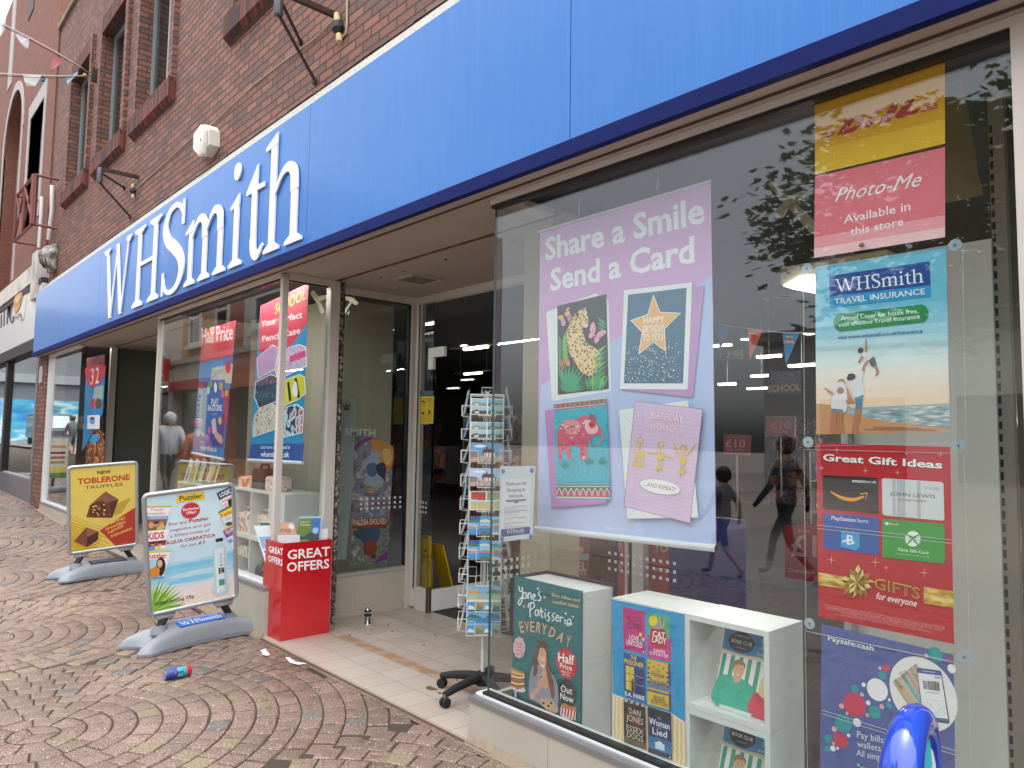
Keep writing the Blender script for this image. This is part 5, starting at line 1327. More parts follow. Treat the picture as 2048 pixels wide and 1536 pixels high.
# ---- red dump bin with calendars
BX0, BX1, BY0, BY1, BZ = -5.785, -5.447, .034, .455, .757
bn_ = thing('display_bin', 'glossy red cardboard bin lettered GREAT OFFERS at the entrance', 'dump bin', (-5.6, .24, .012))
REDC = mat('red_card_gloss', 'c01420', .22, .03, 4, coat=.5)
b = MB(); t = .008
for q in (((BX0, BY0, .013), (BX1, BY0 + t, BZ)), ((BX0, BY1 - t, .013), (BX1, BY1, BZ)), ((BX0, BY0 + t, .013), (BX0 + t, BY1 - t, BZ)), ((BX1 - t, BY0 + t, .013), (BX1, BY1 - t, BZ)), ((BX0 + t, BY0 + t, .54), (BX1 - t, BY1 - t, .55))): b.box(q[0], q[1], REDC)
b.build('box', bn_)
F = Flat((BX1 + .0006, .2, .5), (1, 0, 0)); F.text('GREAT', (575, 1119), (660, 1111), (575, 1101), 'f0f0f0', .035); F.text('OFFERS', (573.5, 1144), (658.5, 1135.5), (573.5, 1126), 'f0f0f0', .035); F.build('lettering', bn_)
F = Flat((-5.6, BY0 - .0006, .5), Y3); F.text('GREAT', (537.5, 1104), (566, 1110.5), (537.5, 1092), 'f0f0f0', .03); F.text('OFFERS', (536.5, 1122), (565, 1132), (536.5, 1110), 'f0f0f0', .03); F.build('lettering', bn_)
def calendar(label, base, wx, hz, tiltx, tilty, face_x, art, th=.008):
    """a hung calendar standing in the bin: slab turned to face the camera side"""
    r = thing('calendar', label, 'calendar', base, 'calendars in the red bin')
    rx = Vector((math.cos(face_x), math.sin(face_x), 0)); n = Vector((rx.y, -rx.x, 0))
    upv = (Vector((0, 0, 1)) + rx * tiltx - n * tilty).normalized(); n = rx.cross(upv)
    c = Vector(base); b = MB(); b.obox(c + upv * hz / 2 - n * th / 2, rx * wx / 2, upv * hz / 2, n * th / 2, pr('dfe2e4')); b.build('pages', r)
    F = Flat(c + n * .0006, n); T = (rx, upv, n, c + upv * hz / 2 + n * .0006, wx / 2, hz / 2); V = UV(T, F)
    art(V); F.build('cover', r)
    return r
def art_rail(V):
    V.rect(0, 0, 1, 1, 'd8a88c'); V.rect(0, .62, 1, .78, 'c86a9a'); V.rect(0, .78, 1, 1, 'e4e4ea'); V.ell((.86, .1), .12, .07, 'e8e4e0'); V.text('VINTAGE', .18, .24, .82, .09, '4a3830', .01); V.text('RAILWAY', .12, .38, .78, .09, '4a3830', .01); V.text('POSTERS', .3, .47, .7, .035, '6a5044'); V.ell((.9, .62), .1, .06, 'd84a40')
def art_hill(V):
    V.rect(0, 0, 1, 1, '3a78b8'); V.poly([(0, 0), (.55, 0), (.62, .32), (0, .45)], '6a8a3a'); V.ell((.8, .28), .14, .07, 'a8c8e8'); V.smooth([(0, .45), (.3, .42), (.55, .32), (.8, .36), (1, .44), (1, 1), (0, 1)], '3c5a50'); V.smooth([(0, .55), (.4, .48), (.8, .56), (1, .5), (1, 1), (0, 1)], '8a9a48')
    for i in range(7): V.smooth([(.05 + i * .13, 1), (.1 + i * .12, .8 + .02 * (i % 3)), (.3 + i * .1, .6 + .03 * (i % 2)), (.16 + i * .13, .84), (.12 + i * .13, 1)], ('5a6a34', 'a0a858', '48502c')[i % 3])
    V.text('Lakes and', .08, .1, .48, .045, 'e0e8c8'); V.text('Mountains', .08, .17, .52, .045, 'e0e8c8')
def art_plain(c1, c2, c3):
    def f(V): V.rect(0, 0, 1, 1, c1); V.rect(.08, .3, .92, .62, c2); V.rect(.1, .68, .8, .74, c3); V.rect(.1, .8, .6, .84, c3); V.ell((.7, .45), .14, .1, c3)
    return f
Z0 = .59
CX = rad(62)
for lab, bx, by, w_, h_, tx, ty, fx, art in (
    ('white wall calendar with a blue print leaning at the left of the red bin', -5.72, .10, .15, .31, -.34, .05, CX, art_plain('dfe6ec', '8ab4d8', '5a88b8')),
    ('green edged calendar leaning left behind the railway one', -5.70, .14, .16, .33, -.30, .05, CX, art_plain('2a7a68', 'b8d8e0', 'd0e4e8')),
    ('peach vintage railway calendar in the red bin', -5.60, .16, .19, .33, -.20, .05, CX, art_rail),
    ('pale calendar with coloured stripes low at the front of the red bin', -5.535, .135, .17, .235, -.06, .02, CX, art_plain('d8dee6', 'd89a60', '3a9ab0')),
    ('blue and white calendar standing behind the hill view', -5.62, .34, .19, .36, .02, .05, CX, art_plain('a8cce8', 'e4eaf0', '4a88c8')),
    ('calendar with a green hill and blue sky view in the red bin', -5.555, .285, .17, .355, .06, .04, CX, art_hill),
    ('small white spiral calendar at the right of the red bin', -5.53, .40, .09, .265, .03, .04, CX, art_plain('e4e8ec', 'b8c8dc', '8aa4c4'))):
    calendar(lab, (bx, by, Z0 - .02), w_, h_, tx, ty, fx, art)

# ---- postcard spinner
SPX, SPY = -3.545, .47
FRW = mat('white_wire', 'd4d6d4', .35, .05, 30)
sp = thing('postcard_rack', 'white wire spinner rack of postcards on a black five-star castor base', 'postcard rack', (SPX, SPY, .012))
dn = Vector((CAM.x - SPX, CAM.y - SPY, 0)).normalized(); dr_ = Vector((-dn.y, dn.x, 0))
if dr_.dot(_r) < 0: dr_ = -dr_
cz = Vector((SPX, SPY, 0)); HW = .103
b = MB(); b.tube([cz + Vector((0, 0, .09)), cz + Vector((0, 0, 1.89))], .0125, FRW, 12); b.build('pole', sp)
b = MB(); ztop, zbot = 1.865, .40
for i, j in ((-1, -1), (1, -1), (1, 1), (-1, 1)): b.tube([cz + dr_ * HW * i + dn * HW * j + Vector((0, 0, zbot)), cz + dr_ * HW * i + dn * HW * j + Vector((0, 0, ztop))], .0042, FRW, 6)
for z in (zbot, ztop):
    b.tube([cz + dr_ * HW * i + dn * HW * j + Vector((0, 0, z)) for i, j in ((-1, -1), (1, -1), (1, 1), (-1, 1))], .0045, FRW, 6, True)
for s in (-1, 1): b.tube([cz + dr_ * .02 * s + dn * HW + Vector((0, 0, zbot)), cz + dr_ * .02 * s + dn * HW + Vector((0, 0, ztop))], .003, FRW, 5)
b.tube([cz + dr_ * HW + Vector((0, 0, ztop)), cz - dr_ * HW + Vector((0, 0, ztop))], .006, FRW, 6)
b.build('wire_frame', sp)
b = MB(); q = cz + Vector((0, 0, ztop)); b.tube([q + dr_ * -.035, q + dr_ * -.035 + Vector((0, 0, .05)), q + dr_ * .04 + Vector((0, 0, .05)), q + dr_ * .04], .0038, FRW, 6); b.tube([q + dr_ * -.025 + Vector((0, 0, .015)), q + dr_ * -.012 + Vector((0, 0, .035)), q + Vector((0, 0, .005)), q + dr_ * .02 + Vector((0, 0, .035))], .0032, FRW, 6); b.build('top_handle', sp)
rowpx = [(797, 830), (844, 877), (885, 924), (936, 972), (982, 1020), (1032, 1069), (1080, 1119), (1136, 1166), (1172, 1218), (1221, 1264)]
front = cz + dn * (HW + .006)
def zat(py): return on(975, py, front, dn).z
CARDART = [('e4ecf0', 0), ('e4ecf0', 0), ('6f9cc8', 1), ('b4c8e4', 1), ('e8e8e4', 2), ('3c88c8', 3), ('3a90cc', 3), None, ('88b4d0', 4), ('4a90c0', 5)]
def card_art(V, base, k):
    V.rect(0, 0, 1, 1, base)
    if k == 0:
        for u, v, c, d in ((.03, .04, '9cc4dc', '8a9c8c'), (.52, .04, '7eb0c8', '5a7c58'), (.03, .52, 'a8c4d4', '5a5048'), (.52, .52, '98c0d0', '4a7a48')):
            V.rect(u, v, u + .45, v + .44, c); V.poly([(u, v + .44), (u, v + .26), (u + .15, v + .16), (u + .3, v + .24), (u + .45, v + .2), (u + .45, v + .44)], d); V.rect(u + .1, v + .28, u + .2, v + .4, 'e0dcd4')
    elif k == 1:
        V.smooth([(.1, .2), (.3, .1), (.5, .18), (.3, .26)], 'dfe8f0'); V.rect(0, .68, 1, 1, 'b8a898'); V.poly([(.36, .5), (.42, .3), (.72, .32), (.82, .52), (.8, .72), (.4, .72)], '5a4840'); V.rect(.42, .52, .78, .72, 'd8d0c8'); V.rect(.46, .52, .48, .72, '2c2420'); V.rect(.56, .52, .58, .72, '2c2420'); V.rect(.68, .52, .7, .72, '2c2420'); V.rect(.5, .2, .54, .34, '6a4838'); V.poly([(.0, .75), (0, .45), (.25, .5), (.3, .75)], '8a8078')
        for i in range(12): V.ell((.05 + i * .08, .82 + .06 * (i % 3)), .05, .04, ('a89488', 'c8b8a8', '8a7c70')[i % 3], 8)
    elif k == 2:
        V.rect(.04, .04, .5, .48, 'a85040'); V.rect(.54, .04, .96, .48, '8aa068'); V.rect(.04, .53, .96, .95, 'c8b878'); V.rect(.04, .53, .96, .66, '9cb8c8'); V.ell((.2, .22), .07, .07, 'd83028', 10); V.ell((.36, .34), .07, .07, 'd83828', 10)
    elif k == 3:
        for i in range(3):
            for j in range(3):
                u, v = i / 3 + .01, j / 3 + .01; V.rect(u, v, u + .315, v + .31, ('3a5ea8', '6ab4e0', '4a98d4', '58a8dc', '88c8e8', '3a88c8', '90c8e0', '78b4a0', '4aa0d8')[i * 3 + j]); V.poly([(u, v + .31), (u, v + .2), (u + .16, v + .14), (u + .315, v + .22), (u + .315, v + .31)], ('5a7a48', 'd8d4c4', '4a90b8')[(i + j) % 3])
        V.rect(0, .55, 1, .63, 'd87a80')
    else:
        V.rect(0, 0, 1, .32, '7ab4dc'); V.poly([(0, .32), (.1, .12), (.3, .2), (.45, .32)], 'c89a38' if k == 4 else '2a7a58'); V.poly([(.55, .3), (.7, .1), (.95, .16), (1, .32)], '6a8848' if k == 4 else '4a6a80'); V.rect(0, .32, 1, .55, '98b8a8' if k == 4 else '4a88b8'); V.rect(0, .56, 1, .66, 'e4dcd0' if k == 4 else '8ab8d4')
        for i in range(4): V.rect(.02 + i * .25, .68, .24 + i * .25, .98, ('4a94cc', 'b88a50', '5aa8d8', '88a898')[i]); V.poly([(.02 + i * .25, .98), (.06 + i * .25, .8), (.2 + i * .25, .86), (.24 + i * .25, .98)], ('d0d8dc', '6a8850', 'e0e4e4', '4a7048')[i])
names = ['four-view postcard with white borders in the top pocket of the spinner rack', 'four-view postcard with white borders in the second pocket down of the spinner rack', 'postcard of a timbered cottage under blue sky in the third pocket down', 'faded postcard of a timbered cottage in the fourth pocket down',
         'poppy and wheat field postcard halfway down the spinner rack', 'blue seaside multi-view postcard, upper of the two with a pink band', 'blue seaside multi-view postcard, lower of the two with a pink band', '', 'postcard with an autumn tree and tall white strip above small views', 'blue postcard of boats with green sails in the bottom pocket']
rd = random.Random(12)
for i, (pa, pb) in enumerate(rowpx):
    z1, z0 = zat(pa), zat(pb); h = z1 - z0
    b = MB()
    for d_, e_ in ((dn, dr_), (-dn, -dr_), (dr_, -dn), (-dr_, dn)):
        zq = z0 - .006
        out, oh = .055, h * .62
        for s in (-1, 1):
            b.tube([cz + d_ * HW + e_ * s * HW * .98 + Vector((0, 0, zq + oh)), cz + d_ * (HW + out) + e_ * s * HW * .98 + Vector((0, 0, zq + oh)), cz + d_ * (HW + out) + e_ * s * HW * .5 + Vector((0, 0, zq + oh)), cz + d_ * (HW + out) + e_ * s * HW * .5 + Vector((0, 0, zq)), cz + d_ * HW + e_ * s * HW * .5 + Vector((0, 0, zq - .006))], .0026, FRW, 5)
        b.tube([cz + d_ * (HW + out) - e_ * HW * .5 + Vector((0, 0, zq)), cz + d_ * (HW + out) + e_ * HW * .5 + Vector((0, 0, zq))], .0026, FRW, 5)
    b.build('wire_pocket', sp)
    if CARDART[i]:
        tilt = .12; upv = (Vector((0, 0, 1)) - dn * tilt).normalized(); c = cz + dn * (HW + .03) + Vector((0, 0, z0)); nrm = dr_.cross(upv)
        if nrm.dot(dn) < 0: nrm = -nrm
        hw = .102 if i in (0, 1, 5, 6, 8, 9) else .098
        r = thing('postcard', names[i], 'postcard', c, 'postcards facing out of the spinner rack')
        b = MB(); b.obox(c + upv * h / 2 - nrm * .003, dr_ * hw, upv * h / 2, nrm * .0025, pr('d8d8d4')); b.build('card', r)
        F = Flat(c, nrm); card_art(UV((dr_, upv, nrm, c + upv * h / 2, hw, h / 2), F), *CARDART[i]); F.build('picture', r)
    for s in (-1, 1):
        n = rd.choice((1, 1, 2)); tl = rd.uniform(.2, .62); wob = rd.uniform(.13, .17)
        c = cz + dr_ * s * (HW + .045) + Vector((0, 0, z0)); upv = (Vector((0, 0, 1)) - dr_ * s * tl * .55).normalized(); nrm = dn.cross(upv)
        b = MB(); col = ('c8bca4', 'd8d2c6', 'b8b0a0', '9c9c98', '4a80b8')[rd.randrange(5) if i != 1 or s > 0 else 4]
        for k in range(n + 1): b.obox(c + upv * (wob / 2) - nrm * .006 * k + upv * .01 * k, dn * .07, upv * wob / 2, nrm * .0025, pr(col if k == 0 else ('dcd8cc', '8ab0c8')[k % 2]))
        o = b.build('postcard_stack')
        tag(o, 'postcards seen edge-on in the %s pocket of the rack, tier %d from its top' % ('left side' if s < 0 else 'right side', i + 1), 'postcard', 'postcards in the side pockets of the spinner rack')
b = MB()
for k in range(5):
    a = rad(200 + 72 * k); d_ = Vector((math.cos(a), math.sin(a), 0)); e_ = Vector((-d_.y, d_.x, 0))
    pts = [cz + Vector((0, 0, .125)), cz + d_ * .10 + Vector((0, 0, .122)), cz + d_ * .22 + Vector((0, 0, .105)), cz + d_ * .30 + Vector((0, 0, .085))]
    b.tube(pts, [.03, .027, .024, .02], RUBB, 10)
b.lathe([(.045, .08), (.045, .15), (.03, .16)], cz, RUBB, 18); base = b.build('star_base', sp)
for k in range(5):
    a = rad(200 + 72 * k); d_ = Vector((math.cos(a), math.sin(a), 0)); e_ = Vector((-d_.y, d_.x, 0)); c = cz + d_ * .295 + Vector((0, 0, .012))
    b = MB()
    for s in (-1, 1): b.lathe([(.008, -.009), (.027, -.009), (.03, 0), (.027, .009), (.008, .009)], c + e_ * .014 * s + Vector((0, 0, .030)), RUBB, 18, axis=e_)
    b.tube([c + Vector((0, 0, .03)), c + Vector((0, 0, .085))], .008, ALU, 8); b.build('castor', base)

# ---- big dummy book in the window
c0 = (-2.7, .16, .26)
bk = thing('display_book', 'oversized teal cookery book with white page block in the window', 'display book', c0)
y0, y1, zt = .163, .405, .862
b = MB(); PG = ramp_mat('page_edges', 'wave', ((.3, 'c4c6c6'), (.7, 'e0e2e2')), 60, .8, detail=.6)
b.box((-2.925, y0 + .004, .112), (-2.455, y1 - .004, zt - .012), PG); b.build('page_block', bk)
b = MB(); BKC = mat('book_board', '1c1e22', .45)
b.box((-2.938, y0 - .003, .108), (-2.445, y0 + .0038, zt), pr('17494f')); b.box((-2.938, y1 - .0035, .108), (-2.440, y1 + .004, zt + .004), BKC); b.box((-2.942, y0 + .004, .108), (-2.9255, y1 - .004, zt + .002), BKC); b.build('cover_boards', bk)
F = Flat((-2.7, y0 - .0036, .5), Y3); K = crop(1000, 1130, .2214)
TEAL = pr('126a70')
F.poly([(1031.5, 1151), (1165, 1182.5), (1161, 1446), (1023, 1383)], TEAL)
F.build('front_cover', bk)
for pts in (((170, 190), (180, 235), (205, 240)), ((200, 200), (205, 260), (195, 330), (175, 362), (168, 330), (200, 285)), ((235, 250), (212, 255), (208, 295), (230, 300), (240, 250), (245, 300)), ((255, 305), (258, 258), (275, 255), (284, 310)), ((295, 290), (318, 285), (312, 262), (298, 275), (302, 315), (330, 318)), ((345, 200), (340, 225)), ((362, 235), (348, 262), (368, 290), (360, 322), (340, 315)),
            ((278, 345), (272, 410), (276, 472)), ((255, 385), (262, 350), (300, 340), (312, 375), (278, 405)), ((345, 405), (322, 410), (320, 450), (340, 455), (350, 405), (355, 460)), ((372, 385), (378, 465), (392, 470)), ((360, 415), (395, 422)), ((408, 430), (410, 480)), ((450, 425), (432, 450), (450, 480), (436, 505), (425, 495)), ((495, 430), (475, 455), (492, 490), (470, 505)), ((505, 475), (530, 475), (525, 455), (508, 465), (512, 505), (535, 500)), ((545, 515), (548, 470), (575, 480)), ((590, 490), (588, 535)), ((605, 525), (640, 525), (635, 490), (612, 500), (610, 545), (655, 530))):
    F.line(K(*pts), 2.1, 'f0f2f2', 5)
F.ell(K((412, 405))[0], 1.3, 1.3, 'f0f2f2', 8); F.ell(K((596, 438))[0], 2, 2, 'f0f2f2', 8)
for x, y in ((405, 288), (220, 372), (662, 465)): F.ell(K((x - 4, y - 3))[0], 1.3, 1.6, 'd8b0b0', 8); F.ell(K((x + 5, y))[0], 1.3, 1.6, 'd8b0b0', 8); F.poly(K((x - 10, y), (x + 11, y + 3), (x, y + 18)), 'd8b0b0')
F.text('Easy cakes and', K((473, 280))[0], K((722, 333))[0], K((473, 252))[0], 'e4c49c', .02); F.text('comfort bakes', K((480, 342))[0], K((714, 388))[0], K((480, 312))[0], 'e4c49c', .02)
for ch, a, c, t in (('E', (190, 612), (225, 606), (172, 515)), ('V', (232, 600), (272, 602), (222, 508)), ('E', (278, 602), (318, 606), (274, 508)), ('R', (326, 606), (368, 616), (338, 514)), ('Y', (378, 618), (420, 632), (388, 528)), ('D', (440, 640), (490, 662), (464, 556)), ('A', (508, 668), (560, 700), (545, 596)), ('Y', (592, 738), (630, 740), (612, 640))):
    F.text(ch, K(a)[0], K(c)[0], K(t)[0], 'dcaa80', .03)
F.build('lettering', bk)
F.smooth([(K((178 + (52 + 5 * (i % 2)) * math.cos(i * .314), 745 + (92 + 7 * (i % 2)) * math.sin(i * .314)))[0]) for i in range(20)], 'dcb0b8', 3)
for i, t in enumerate(('from the', 'bestselling', 'baking', 'sensation')): F.text(t, K((148, 708 + i * 32))[0], K((208, 722 + i * 32))[0], K((148, 690 + i * 32))[0], '4a3a44')
F.ell(K((606, 888))[0], (20.5, 7), (-1, 29.5), 'c42a34', 36); F.ell(K((612, 1153))[0], (17.5, 6), (0, 26.5), '23282c', 36)
for t, a, c, tp, bd in (('Half', (530, 868), (676, 902), (530, 788), .03), ('Price', (545, 928), (655, 955), (545, 882), .02), ('Now £11', (560, 965), (640, 985), (560, 945), .02), ('RRP £22', (568, 992), (634, 1008), (568, 976), 0), ('Out', (555, 1140), (658, 1170), (555, 1080), .01), ('Now', (550, 1205), (670, 1248), (550, 1150), .02)): F.text(t, K(a)[0], K(c)[0], K(tp)[0], 'f2f2f2', bd)
F.build('price_badge', bk)
F.smooth(K((345, 700), (375, 682), (410, 695), (432, 760), (440, 860), (470, 980), (500, 1080), (470, 1120), (440, 1060), (420, 950), (360, 960), (335, 1010), (300, 1000), (310, 880), (330, 780)), '5a3626', 4)
F.smooth(K((290, 930), (350, 900), (430, 930), (490, 1000), (528, 1100), (530, 1260), (500, 1330), (300, 1210), (265, 1130)), '8d939e', 4); F.smooth(K((385, 960), (420, 950), (440, 1060), (420, 1120), (385, 1080)), 'cf9c84', 4)
F.smooth(K((348, 800), (375, 745), (415, 765), (428, 840), (410, 930), (375, 925), (350, 870)), 'd2a088', 5); F.smooth(K((366, 882), (390, 905), (412, 895), (392, 922)), 'f0e8e4', 3)
for x in (368, 405): F.smooth(K(*[(x + 18 * math.cos(i * .8), 838 + (x - 368) * .3 + 20 * math.sin(i * .8)) for i in range(8)]), 'e0b8a0', 3); F.ell(K((x, 832 + (x - 368) * .3))[0], 1, .8, '3a2820', 8)
F.smooth(K((330, 800), (345, 760), (360, 770), (345, 860), (345, 960), (325, 1000), (305, 990)), '6e442e', 4); F.smooth(K((425, 800), (445, 900), (490, 1060), (500, 1180), (475, 1200), (450, 1090), (425, 960)), '7e5038', 4)
F.smooth(K((345, 1060), (380, 1030), (400, 1060), (385, 1110), (340, 1160), (300, 1215), (275, 1180), (330, 1110)), 'cf9c84', 4); F.ell(K((378, 1010))[0], (3.5, 1), (-.3, 5.5), 'c8b088'); F.ell(K((378, 1010))[0], (1.6, .4), (0, 2.4), '4a3428')
F.smooth(K((360, 1215), (440, 1205), (530, 1290), (510, 1335), (420, 1300)), 'cf9c84', 4)
for x, y in ((400, 1245), (445, 1270), (470, 1245)): F.ell(K((x, y))[0], (6, 2.4), (-1, 6), 'c8ac84'); F.ell(K((x, y))[0], (2.6, 1), (0, 2.6), '3a2418')
F.build('baker_picture', bk)
F.ell(K((170, 1112))[0], (15, 4.5), (-1, 6.5), 'd8ccd0', 24); F.poly(K((108, 960), (230, 985), (228, 1105), (165, 1122), (105, 1080)), '9c5a30')
for i, c in enumerate(('d8a060', 'ecd8b0', 'a86a38', 'ecd8b0', 'b87840')): F.line(K((108, 965 + i * 30), (168, 985 + i * 30), (230, 985 + i * 28)), 3, c, 3)
for i in range(9): F.poly(K((112 + i * 13, 975 + i * 3), (116 + i * 13, 915 + i * 5), (128 + i * 13, 978 + i * 3)), 'e4b860')
F.line(K((150, 1120), (150, 1195)), 4, 'b8b4bc')
F.poly(K((560, 1275), (700, 1300), (690, 1400), (600, 1385), (552, 1350)), 'e0d4d0')
for i in range(5): F.poly(K((570 + i * 28, 1275 + i * 5), (584 + i * 28, 1278 + i * 5), (576 + i * 26, 1350 + i * 13), (562 + i * 26, 1345 + i * 13)), 'b8404c')
F.smooth(K((565, 1275), (590, 1245), (640, 1270), (700, 1290), (660, 1310)), 'c87a40', 4); F.build('cake_picture', bk)

# ---- white cube units in the right window
CUBE = mat('white_melamine', 'd2d6d4', .4, .02, 3)
def cube_unit(r, x0, x1, y0, y1, z0, z1, t=.022, closed=False, nm='cube'):
    b = MB()
    if closed: b.box((x0, y0, z0), (x1, y1, z1), CUBE)
    else:
        b.box((x0, y0, z0), (x0 + t, y1, z1), CUBE); b.box((x1 - t, y0, z0), (x1, y1, z1), CUBE)
        b.box((x0 + t, y0 + .001, z0), (x1 - t, y1, z0 + t), CUBE); b.box((x0 + t, y0 + .001, z1 - t), (x1 - t, y1, z1), CUBE)
    return b.build(nm, r)
pn_ = thing('display_box', 'white box fronted with a blue panel of six book covers', 'display box', (-2.05, .15, .26))
cube_unit(pn_, -2.243, -1.848,   .146, .41, .104, .868, closed=True, nm='box')
F = Flat((-2, .1425, .5), Y3); K = crop(1210, 1180, .2318)
F.slab([(1223.5, 1199), (1367.5, 1228.5), (1370, 1560), (1226, 1474)], '1a94cc', .002)
Q = K((60, 80), (672, 210), (695, 1520), (70, 1270)); L2 = lambda u, v: lerp2(Q, u, v)
SANDP = ramp_mat('sand_print', 'wave', ((.3, 'd8bc88'), (.7, 'e8d8b4')), 14, .6, stretch=(1, 1, 3), detail=3)
F.poly(K((68, 892), (160, 930), (350, 1000), (570, 1060), (692, 1140), (700, 1545), (70, 1270)), 'e4ddd0'); F.poly(K((68, 905), (160, 945), (350, 1015), (570, 1078), (692, 1158), (700, 1545), (70, 1270)), SANDP)
F.build('printed_panel', pn_)
def cover(q, base, bands, texts, ells=(), polys=()):
    q = K(*q); D = lambda u, v: lerp2(q, u, v); F.poly(q, base)
    for u0, v0, u1, v1, c in bands: F.poly([D(u0, v0), D(u1, v0), D(u1, v1), D(u0, v1)], c)
    for pts, c in polys: F.smooth([D(*p) for p in pts], c, 4) if len(pts) > 4 else F.poly([D(*p) for p in pts], c)
    for u, v, a, b_, c in ells: F.ell(D(u, v), a, b_, c, 16)
    for t, u0, v, u1, h, c, bd in texts: F.text(t, D(u0, v), D(u1, v), D(u0, v - h), c, bd)
    F.build('book_cover', pn_)
cover(((152, 142), (342, 188), (346, 556), (162, 510)), 'c02a78', [], [('RUTH', .2, .3, .82, .13, '5a1840', 0), ('JONES', .18, .47, .86, .14, '5a1840', 0), ('LOVE', .28, .73, .72, .11, 'f2eaee', .025), ('UNTOLD', .14, .87, .88, .12, 'f2eaee', .025)], [(.80, .56, 3.2, 4.2, 'e8c880'), (.92, .66, 3.2, 4.2, 'e8d040'), (.84, .70, 3, 4, '2aa0d8'), (.93, .95, 1.5, 2, 'e8e0e4')])
cover(((362, 190), (562, 225), (572, 618), (368, 580)), '4aa88c', [(0, .5, 1, 1, 'c83a8c')], [('CAT', .24, .51, .78, .12, 'f2f0ea', .04), ('LADY', .22, .64, .82, .13, 'f2f0ea', .035), ('DAWN', .26, .85, .74, .07, 'f0e8f0', .01), ("O'PORTER", .1, .93, .9, .07, 'f0e8f0', .01)], [(.28, .17, 9, 11, 'e8c820'), (.48, .29, 13, 4, '9a9890')], [(((.18, .34), (.78, .34), (.80, .62), (.76, .74), (.22, .72)), 'b8202c'), (((.52, .05), (.57, .05), (.62, .3), (.56, .3)), 'd8a080'), (((.74, .08), (.79, .08), (.72, .3), (.66, .3)), 'd8a080')])
cover(((162, 538), (344, 585), (352, 970), (165, 915)), '20488c', [(.1, .28, .48, .82, 'e0c440'), (.28, .28, .30, .82, '5a5a30'), (.1, .44, .48, .455, '5a5a30'), (.1, .62, .48, .635, '5a5a30'), (.55, .3, .95, .84, '16336a')], [('THE', .34, .11, .62, .09, 'e0cc40', .03), ('PRISONER', .04, .235, .96, .10, 'e0cc40', .035), ('B.A. PARIS', .05, .965, .96, .09, 'f0f2f4', .035), ('She escaped', .58, .47, .95, .03, 'c8d4e4', 0), ('he is still', .6, .66, .93, .03, 'c8d4e4', 0)], [], [(((.36, .8), (.36, .6), (.42, .54), (.46, .6), (.47, .82)), '4a2c18')])
cover(((368, 592), (565, 640), (574, 1038), (370, 985)), 'd4b43c', [(.92, 0, 1, 1, '3a3a78'), (0, .48, 1, .62, '6a7a9c'), (0, .66, .94, .70, '3a4a88')], [('The', .36, .24, .56, .06, '4a4a70', 0), ('House', .2, .34, .74, .11, '4a4a70', .01), ('of', .42, .39, .5, .035, '4a4a70', 0), ('Fortune', .12, .50, .84, .11, '4a4a70', .01), ('JESSIE', .24, .85, .76, .09, '5a5060', 0), ('BURTON', .16, .95, .86, .09, '5a5060', 0)], [(.1 + .2 * (i % 5), .08 + .05 * (i % 2), 2, 1.5, '5a6a5a') for i in range(5)] + [(.88, .2 + .1 * i, 2.2, 2.6, '4a4a80') for i in range(4)] + [(.06, .2 + .1 * i, 2.2, 2.6, '4a4a80') for i in range(4)])
cover(((166, 935), (352, 988), (360, 1378), (170, 1310)), '2c2622', [(0, .86, 1, 1, '6a5844'), (.35, .3, .8, .62, '6e2418')], [('DAN', .24, .30, .78, .13, 'd8d0b8', 0), ('JONES', .12, .47, .9, .14, 'd8d0b8', 0), ('ESSEX', .12, .70, .9, .13, 'd8d0b8', 0), ('DOGS', .14, .85, .88, .13, 'd8d0b8', 0)], [(.12 + i * .26, .03, 4, 3, 'b8b0a0') for i in range(4)])
cover(((374, 1002), (576, 1062), (582, 1462), (380, 1395)), '1c3a66', [(0, 0, 1, .2, '1a2436'), (0, .62, 1, .76, '2a6a9c'), (.0, .76, 1, .9, '3a7cb0'), (.3, .74, .7, .86, 'c8e0ec'), (.0, .9, 1, 1, '1a3050')], [('The', .42, .2, .56, .04, 'e8eef2', 0), ('Woman', .06, .36, .94, .13, 'eef2f4', .015), ('Who', .44, .41, .58, .03, 'c8d4e0', 0), ('Lied', .2, .56, .82, .14, 'eef2f4', .015), ('CLAIRE DOUGLAS', .1, .96, .85, .035, '6a4a6a', 0)], [(.93, .96, 1.4, 2, 'e0e4e8')], [(((.25, .75), (.5, .68), (.75, .75)), 'e0ecf0')])
bx = thing('cube_shelf', 'two stacked open white cube shelves in the right-hand window', 'cube shelf', (-1.65, .15, .26))
cube_unit(bx, -1.846, -1.464, .146, .42, .4845, .868); cube_unit(bx, -1.846, -1.464, .146, .42, .104, .483)
